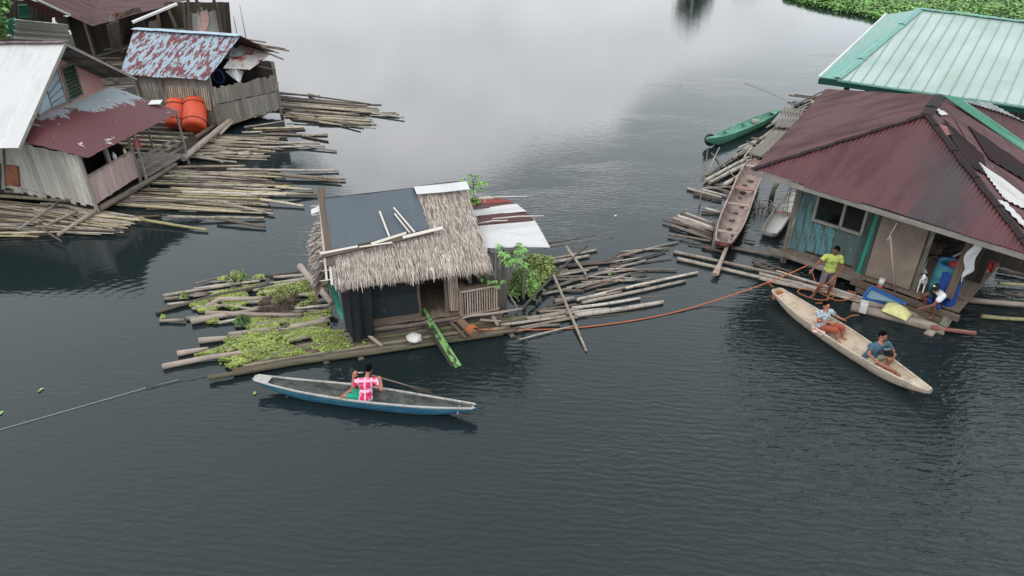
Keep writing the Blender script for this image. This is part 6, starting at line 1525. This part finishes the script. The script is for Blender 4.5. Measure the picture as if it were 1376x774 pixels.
    clipz(sh_, [(J['sh'+k].lerp(J['el'+k], sleeve), (J['el'+k]-J['sh'+k]).normalized(), .12) for k in 'LR']+[(nk+spine*.012, spine, .12), (pv-spine*.07, -spine, .3)], t)
    mb = MB(); mb.ell(pv-spine*.01, sx*(.168*sc_), fw*(.128*sc_), spine*(.125*s), 18, 12)
    for k in 'LR':
        hp, kn, an = J['hip'+k], J['kn'+k], J['an'+k]
        if leg <= 1: mb.cap(hp, hp.lerp(kn, leg), .1*sc_, .078*s)
        else: mb.cap(hp, kn, .1*sc_, .078*s); mb.cap(kn, kn.lerp(an, leg-1), .078*s, .068*s)
    so_ = fuse(mb, 'trousers' if leg > 1 else 'shorts', M[bottom], t, .011, 2, bottom_label)
    cl_ = []
    for k in 'LR':
        hp, kn, an = J['hip'+k], J['kn'+k], J['an'+k]
        if leg <= 1: cl_.append((hp.lerp(kn, leg), (kn-hp).normalized(), .12))
        else: cl_.append((kn.lerp(an, leg-1), (an-kn).normalized(), .12))
    clipz(so_, cl_, t)
    # hair and face
    mb = MB(); mb.ell(hd-lk*.014*s+upv*.022*s, rt_*.082*s, lk*.094*s, upv*.105*s, 18, 12)
    if hair == 'bun': mb.ell(hd-lk*.1*s-upv*.0*s, rt_*.04*s, lk*.04*s, upv*.045*s)
    ho = fuse(mb, 'hair', M['hair'], t, .009, 1)
    clipz(ho, [(hd+lk*.062*s+upv*.06*s, (lk*1-upv*.55).normalized(), .3), (hd-upv*.055*s, -upv, .3)], t)
    for q in (-1, 1):
        mb = MB(); mb.ell(hd+lk*.083*s+rt_*q*.03*s+upv*.006*s, rt_*.012*s, lk*.006*s, upv*.006*s, 8, 6); part(mb, 'eye', M['black'], t)
    mb = MB(); mb.ell(hd+lk*.086*s-upv*.05*s, rt_*.021*s, lk*.006*s, upv*.006*s, 10, 6); part(mb, 'mouth', M['lips'], t)
    J['_'] = (fw, sx, spine, hd, lk, rt_, upv); J['t'] = t
    return J
def clipz(o, planes, t):
    """cut cloth cleanly past each hem plane, within a reach of its centre"""
    bm = bmesh.new(); bm.from_mesh(o.data); root = V(t.location); dele = set()
    for c, nrm, rad in planes:
        c = V(c)-root
        for v in bm.verts:
            d = v.co-c; h_ = d.dot(nrm)
            if 0 < h_ < .14 and (d-nrm*h_).length < rad:
                if h_ < .008: v.co -= nrm*h_
                else: dele.add(v)
    bmesh.ops.delete(bm, geom=list(dele), context='VERTS'); bm.to_mesh(o.data); bm.free()
M['lips'] = plain('lips', '#6b3b36', .5, .05)
# 1 paddler in the blue dugout (seen from behind)
b1 = bpos(.5, .0, .16); b1 = P(491, 537, .18)
J1 = person('person in a pink checked shirt and green shorts paddling the blue dugout', b1, dict(
    pelvis=(0, 0, .0), neck=(.05, .19, .47), head=(.07, .33, .58), shL=(-.15, .12, .43), shR=(.22, .15, .44),
    elL=(-.27, .08, .26), wrL=(-.24, .16, .5), elR=(.38, .02, .27), wrR=(.35, .17, .42), hdL=(-.2, .2, .6), hdR=(.26, .3, .47),
    hipL=(-.09, .05, .0), hipR=(.03, .1, .0), knL=(-.43, .0, .1), knR=(-.33, .2, .09), anL=(-.62, .12, -.1), anR=(-.6, .2, -.1), toL=(-.76, .14, -.1), toR=(-.74, .2, -.1)),
    (.15, 1, -.55), top='plaid', bottom='green_short', skin='skin_light', leg=.95, sleeve=.55)
m = MB(); fw_ = V((.35, .17, .42)); a = b1+V((.14, .24, .5)); c = b1+V((1.28, .25, .06))
pdl = thing('paddle', 'dark wooden paddle held over the far side of the blue dugout', 'paddle', a); m.tube([a, c], [.017, .016], 8); part(m, 'shaft', M['log_dark'], pdl)
dd = (c-a).normalized(); m = MB(); m.tube([c-dd*.35, c-dd*.2, c+dd*.12, c+dd*.2], [.02, .075, .085, .03], 10, flat=.22); part(m, 'blade', M['darkwood'], pdl)
m = MB(); q = b1+V((-.15, .22, .58)); m.tube([q, q+V((.12, .03, -.02))], .01, 6); single(m, 'white_stick', M['white_plastic'], 'small white stick in the raised left hand of the paddler', 'stick', q)
m = MB()
for k in range(26):
    tt = R.uniform(.12, .42); q = bpos(tt, R.uniform(-.12, .12), -.02); leafquad(m, q+Zv*.03, R.uniform(.02, .05), 1)
single(m, 'litter', M['dry_bush'], 'brown leaf litter in the bottom of the blue dugout', 'litter', bpos(.25, 0, 0), kind='stuff')
m = MB()
for k in range(4): m.sph(bpos(.39+.012*k, -.1+.05*(k % 2), .04), .045, nu=8, nv=6)
single(m, 'pink_cloth', M['pink_cloth'], 'small pink and white cloth scrap left of the paddler in the blue dugout', 'cloth', bpos(.4, 0, .05))
# 2 standing man in the lime shirt
b2 = P(1105, 399, .16)
J2 = person('standing man in a lime yellow shirt and patterned shorts holding the orange rope', b2, dict(
    pelvis=(.0, 0, .84), neck=(.01, -.02, 1.33), head=(.01, -.06, 1.49), shL=(-.18, .02, 1.27), shR=(.18, -.04, 1.27),
    elL=(-.4, -.08, 1.12), wrL=(-.56, -.2, .98), elR=(.27, -.1, 1.02), wrR=(.1, -.28, .88), hdL=(-.64, -.25, .93), hdR=(.02, -.33, .84),
    hipL=(-.085, 0, .82), hipR=(.085, 0, .82), knL=(-.15, -.07, .45), knR=(.12, -.06, .44), anL=(-.24, .02, .07), anR=(.13, .0, .07), toL=(-.38, -.08, .03), toR=(.1, -.16, .03)),
    (-.75, -.6, -.28), top='lime', bottom='shorts_grey', skin='skin_dark', leg=.95, sleeve=.6)
fw, sx_, sp_, hd_, *_ = J2['_']
m = MB(); ch_ = b2+V((.0, -.0, 1.08)); fdir = V((0, -1, 0)) if fw.y < 0 else V((0, -1, 0))
def print_(u, v): return u, v
for r_ in range(3):
    x = -.1+.02*r_
    for k in range(7-2*r_):
        w_ = R.uniform(.014, .026); z = 1.16-.05*r_
        if r_ == 0:
            pts_ = [(x, z-.015), (x+w_*.5, z+.018), (x+w_, z-.015)]
        else: pts_ = [(x, z), (x+w_, z+.006)]
        def on(xx, zz): return b2+V((xx, -.132+.55*xx*xx*2-.0, zz))
        m.tube([on(*p_) for p_ in pts_], .0055, 5, flat=.6); x += w_+.008
part(m, 'chest_print', M['print_dark'], J2['t'])
rope('slack_rope', 'slack orange rope hanging from the hands of the standing man to his feet', [b2+V((-.6, -.24, .95)), b2+V((-.42, -.3, .62)), b2+V((-.2, -.34, .58)), b2+V((.04, -.33, .84)), b2+V((.02, -.36, .4)), b2+V((-.08, -.34, .05)), b2+V((-.3, -.3, -.02))], .013, 'rope_orange')
# 3 woman seated in the pale dugout
b3 = P(1098, 444, .12)
SH = V((.13, .06, -.0))
def pj(b, **k): return {n_: P(*q_)-b+SH for n_, q_ in k.items()}
J3 = person('woman in a floral blouse and orange trousers sitting in the pale dugout', b3, pj(b3,
    pelvis=(1098, 440, .17), neck=(1104, 420, .62), head=(1105, 411, .78), shL=(1094, 421, .57), shR=(1112, 419, .57),
    elL=(1094, 432, .38), wrL=(1110, 435, .36), elR=(1119, 426, .42), wrR=(1127, 430, .38), hdL=(1117, 436, .35), hdR=(1132, 431, .36),
    hipL=(1099, 443, .16), hipR=(1104, 439, .16), knL=(1118, 445, .36), knR=(1127, 441, .4), anL=(1120, 457, .11), anR=(1128, 454, .11), toL=(1124, 462, .07), toR=(1133, 459, .07)),
    (.3, -.9, -.15), top='floral', bottom='orange_cloth', skin='skin_light', leg=1.35, sleeve=.6, hair='bun', s=.97)
m = MB(); a = P(1128, 431, .38)+SH; c = P(1149, 425, .5)+SH; m.tube([a, a.lerp(c, .5)+Zv*.05, c], .014, 6); single(m, 'orange_stick', M['orange_end'], 'thin orange stick held out by the seated woman', 'stick', a)
m = MB()
def pc(u, v): return P(1091+18*u, 438+8*u+7*v, .3-.08*v+.02*math.sin(u*14+v*5))
m.sheet(pc, 14, 8); single(m, 'pink_cloth', M['pink_cloth'], 'pink patterned cloth over the boat edge beside the seated woman', 'cloth', b3+V((.1, -.3, .1)))
# 4 man with a camera
b4 = P(1163, 486, .14)
J4 = person('man in a slate blue tee shirt sitting in the pale dugout with a video camera', b4, pj(b4,
    pelvis=(1161, 483, .17), neck=(1176, 464, .62), head=(1180, 454, .77), shL=(1165, 467, .57), shR=(1187, 464, .57),
    elL=(1161, 478, .42), wrL=(1170, 486, .38), elR=(1194, 474, .4), wrR=(1192, 482, .38), hdL=(1175, 489, .36), hdR=(1188, 484, .4),
    hipL=(1162, 486, .16), hipR=(1167, 481, .16), knL=(1176, 491, .32), knR=(1195, 479, .4), anL=(1197, 502, .16), anR=(1185, 493, .14), toL=(1205, 507, .13), toR=(1181, 498, .12)),
    (.35, -.85, -.35), top='blue_tee', bottom='khaki', skin='skin', leg=.85, sleeve=.6, s=1.02, girth=1.08)
vc = thing('video_camera', 'dark video camera held in front of the man in the slate blue shirt', 'camera', P(1187, 475, .45)+SH); c = P(1187, 476, .5)+SH
m = MB(); m.beam(c-V((.07, -.03, .02)), c+V((.11, -.05, .0)), .1, .11); part(m, 'body', M['black'], vc); m = MB(); m.tube([c+V((-.07, .02, -.01)), c+V((-.16, .06, -.03))], [.04, .048], 12); part(m, 'lens', M['dark_slat'], vc)
m = MB(); m.tube([c+V((-.12, .0, .09)), c+V((-.1, 0, .09)), c+V((.03, 0, .1)), c+V((.05, 0, .1))], [.02, .04, .04, .02], 10); part(m, 'microphone', M['steel'], vc)
# 5 crouching man
b5 = P(1254, 424, .3); b5 = P(*U(430, 560), .22)
J5 = person('crouching man in a dark cap and white shouldered shirt on the log float', b5, dict(
    pelvis=(.1, .12, .3), neck=(-.0, .05, .74), head=(-.14, .0, .86), shL=(.0, -.14, .7), shR=(.0, .2, .68),
    elL=(-.2, -.2, .46), wrL=(-.4, -.16, .36), elR=(-.24, .2, .5), wrR=(-.38, .1, .52), hdL=(-.5, -.15, .33), hdR=(-.46, .06, .55),
    hipL=(.06, .02, .3), hipR=(.08, .2, .3), knL=(-.12, -.12, .45), knR=(-.18, .24, .42), anL=(-.02, -.1, .07), anR=(.0, .22, .07), toL=(-.16, -.14, .04), toR=(-.14, .22, .04)),
    (-.9, -.35, -.35), top='navy_cloth', bottom='bluewhite', skin='skin_dark', leg=.8, sleeve=.5, top_label='dark shirt')
t5 = J5['t']; fw, sx_, sp_, hd_, lk_, rt_, up5 = J5['_']
mb = MB(); mb.ell(hd_+up5*.045, rt_*.09, lk_*.1, up5*.085, 16, 10); mb.ell(hd_+up5*.04+lk_*.1, rt_*.06, lk_*.07, up5*.012, 12, 6); fuse(mb, 'cap', M['black'], t5, .01, 1)
m = MB(); m.ell(hd_+up5*.12+lk_*.03, rt_*.03, lk_*.03, up5*.012, 8, 6); part(m, 'cap_badge', M['white_cloth'], t5)
mb = MB(); shL, shR = b5+V((.0, -.14, .7)), b5+V((.0, .2, .68)); mb.cap(shL+V((0, 0, .01)), shR+V((0, 0, .01)), .088, .088); mb.cap(shL, b5+V((-.08, -.17, .6)), .085, .074); mb.cap(shR, b5+V((.02, .26, .58)), .085, .075); mb.ell(b5+V((.1, .05, .64)), V((.07, 0, 0)), V((0, .17, 0)), V((0, 0, .09)))
fuse(mb, 'shirt_shoulders', M['white_cloth'], t5, .011, 1, 'white shoulders of the shirt')
# ------------------------------------------------------------ dog
db = P(1236, 393, .53)
dg_ = thing('dog', 'white dog with a black patched head standing at the doorway edge', 'dog', db)
bdv = V((.42, .9, 0)).normalized(); bsv = V((bdv.y, -bdv.x, 0))
def dq(f_, s_, z): return db+bdv*f_+bsv*s_+Zv*z
mb = MB()
mb.ell(dq(.12, 0, .36), bdv*.15, bsv*.095, Zv*.125, 14, 10); mb.ell(dq(.34, 0, .39), bdv*.17, bsv*.08, Zv*.09, 14, 10); mb.ell(dq(.5, 0, .38), bdv*.11, bsv*.085, Zv*.1, 14, 10)
mb.cap(dq(.04, 0, .42), dq(-.08, -.03, .52), .075, .052); mb.ell(dq(-.12, -.04, .55), bdv*.075, bsv*.06, Zv*.06, 14, 10); mb.cap(dq(-.15, -.05, .535), dq(-.25, -.09, .5), .042, .026)
mb.cap(dq(.58, 0, .43), dq(.74, .04, .55), .024, .012); mb.cap(dq(.74, .04, .55), dq(.78, .06, .66), .012, .007)
for s_ in (-1, 1):
    mb.cap(dq(.06, s_*.06, .34), dq(.07, s_*.065, .2), .042, .026); mb.cap(dq(.07, s_*.065, .2), dq(.03, s_*.065, .04), .025, .018); mb.cap(dq(.03, s_*.065, .02), dq(-.02, s_*.065, .015), .021, .018)
    mb.cap(dq(.5, s_*.06, .35), dq(.44, s_*.07, .24), .055, .034); mb.cap(dq(.44, s_*.07, .24), dq(.56, s_*.07, .13), .03, .02); mb.cap(dq(.56, s_*.07, .13), dq(.55, s_*.07, .03), .019, .017); mb.cap(dq(.55, s_*.07, .02), dq(.49, s_*.07, .015), .02, .017)
fuse(mb, 'body', M['dog'], dg_, .0085)
for s_ in (-1, 1):
    mb = MB(); mb.cap(dq(-.09, -.04+s_*.05, .6), dq(-.08, -.04+s_*.085, .56), .022, .012); part(mb, 'ear', M['black'], dg_)
    mb = MB(); mb.sph(dq(-.19, -.055+s_*.03, .565), .008, nu=8, nv=6); part(mb, 'eye', M['black'], dg_)
mb = MB(); mb.ell(dq(-.1, -.04+.025, .575), bdv*.075, bsv*.045, Zv*.052, 12, 8); part(mb, 'head_patch', M['black'], dg_)
mb = MB(); mb.sph(dq(-.273, -.098, .505), .015, nu=8, nv=6); part(mb, 'nose', M['black'], dg_)

# ------------------------------------------------------------ water plants bank, floating bits, far bank
m = MB(); rr_ = random.Random(5)
edge = [(1058, -2), (1095, 8), (1130, 15), (1165, 21), (1190, 27), (1240, 26), (1376, 30), (1500, 30)]
front = [P(x, y, 0) for x, y in edge]
def bankpt(u, d):
    k = u*(len(front)-1); i = min(int(k), len(front)-2); p = front[i].lerp(front[i+1], k-i); p = p.copy(); p.y += d; p.x += d*.25; return p
mbk = MB()
def bk_(u, v):
    p = bankpt(u, v*150+1.2); p.z = -.1+.45*min(1, v*60)+.5*noise.noise(V((p.x*.2, p.y*.2, 1)))*min(1, v*9)+v*2.5; return p
mbk.sheet(bk_, 60, 60)
single(mbk, 'river_bank', plain('bank_ground', '#4d6a38', .95, .3, .6, c2='#3b5030'), None, None, front[3], kind='structure')
for _ in range(34000):
    u = rr_.random(); d = rr_.random()**2.2*42; p = bankpt(u, d+rr_.uniform(-.5, .5))
    h_ = .1+.45*min(1, d*.5)+.45*noise.noise(V((p.x*.25, p.y*.25, 1)))*min(1, d*.15); p.z = max(.02, h_+rr_.uniform(-.1, .2))
    leafquad(m, p, rr_.uniform(.07, .15), .8)
single(m, 'water_hyacinth_bank', M['bankleaf'], 'thick green mat of water plants along the bank at the top right', 'water plants', front[3], kind='stuff')
m = MB(); q = bankpt(.75, 5); m.beam(q-Zv*.2, q+Zv*1.2, .12); single(m, 'bank_post', M['yellow_bag'], 'small pale post standing in the green bank above the green roof', 'post', q)
for k, (x, y, lab) in enumerate(((847, 340, 'tiny green leaf floating right of the far pole tips'), (819, 368, 'floating green leaf between the pole fan and the long right poles'), (826, 290, 'pale leaf floating alone in the middle of the channel'), (341, 528, 'small green leaf floating below the bow of the blue dugout'), (55, 524, 'small green leaf floating at the left, above the pale mooring line'), (1, 555, 'tiny leaf floating at the left edge'))):
    p = P(x, y, .012); m = MB()
    for j in range(3): leafquad(m, p+V((R.uniform(-.05, .05), R.uniform(-.05, .05), .004*j)), .035, .15)
    single(m, 'floating_leaf', M['leaf'] if k != 2 else M['straw'], lab, 'leaf', p)
# far bank and trees beyond the frame (they show only as reflections and from other places)
mbk = MB()
mbk.sheet(lambda u, v: V((-420+840*u, 250+v*420, -.5+1.5*min(1, v*30)+v*9*(.7+.5*noise.noise(V((u*9, v*3, 2)))))), 50, 16)
single(mbk, 'far_bank', plain('far_bank_ground', '#465a33', .95, .3, .1), None, None, (0, 250, 0), kind='structure')
def tree(label, base, h, cr, n, seed, mat='tree_leaf', size=.35, low=.35):
    rr = random.Random(seed); t = thing('tree', label, 'tree', base); base = V(base); m = MB(); lean = V((rr.uniform(-.05, .05), rr.uniform(-.05, .05), 0))*h
    top = base+Zv*h*.85+lean; m.tube([base-Zv*.3, base.lerp(top, .4), top], [h*.025, h*.018, h*.006], 8); cls = []
    for k in range(14):
        a = rr.uniform(0, 6.28); s0 = base.lerp(top, rr.uniform(low, .95)); l = cr*rr.uniform(.4, 1); e_ = s0+V((math.cos(a)*l, math.sin(a)*l, l*rr.uniform(.1, .6))); m.tube([s0, s0.lerp(e_, .5)+Zv*.1*l, e_], [h*.009, h*.006, h*.002], 5); cls.append(e_)
    part(m, 'trunk', M['bark'], t); m = MB()
    for k in range(n):
        c = rr.choice(cls); p = c+V((rr.gauss(0, 1), rr.gauss(0, 1), rr.gauss(0, .7)))*cr*.26; leafquad(m, p, size*rr.uniform(.5, 1.2), 1.3, asp=.6)
    part(m, 'crown', M[mat], t); return t
def leaf_state(): pass
tree('tall dark tree on the far bank, seen only as a dark reflection at the top', (66, 262, 1), 36, 4.6, 3200, 3, size=.8, low=.45)
tree('shorter tree right of the tall dark one on the far bank', (84, 268, 1), 23, 6, 1800, 4, size=.8)
for k, (x, y, h_, lab) in enumerate(((-60, 275, 14, 'round crowned tree at the far left bank'), (-20, 280, 12, 'low tree on the far bank left of centre'), (25, 285, 13, 'broad tree on the far bank just left of the tall dark tree'), (120, 290, 16, 'tree on the far bank beyond the green mat'))):
    tree(lab, (x, y, 1), h_, 5, 900, 20+k, size=.9)
# tree leaves at the upper left edge
t = thing('tree', 'leafy tree whose branches reach in at the top left corner', 'tree', P(-30, 60, .3)); base = P(-30, 60, .3); m = MB(); top = P(-15, 10, 4.0); m.tube([base, base.lerp(top, .5), top], [.2, .15, .05], 8)
part(m, 'trunk', M['bark'], t); m = MB()
for (x, y, z, s_) in ((-3, 1, 4, .55), (-6, 36, 2.6, .5), (-16, 20, 3.4, .7), (-3, 44, 2.0, .4)):
    c = P(x, y, z)
    for _ in range(700): leafquad(m, c+V((R.gauss(0, s_*.5), R.gauss(0, s_*.5), R.gauss(0, s_*.4))), R.uniform(.08, .16), 1.2, asp=.6)
part(m, 'crown', M['leaf'], t)
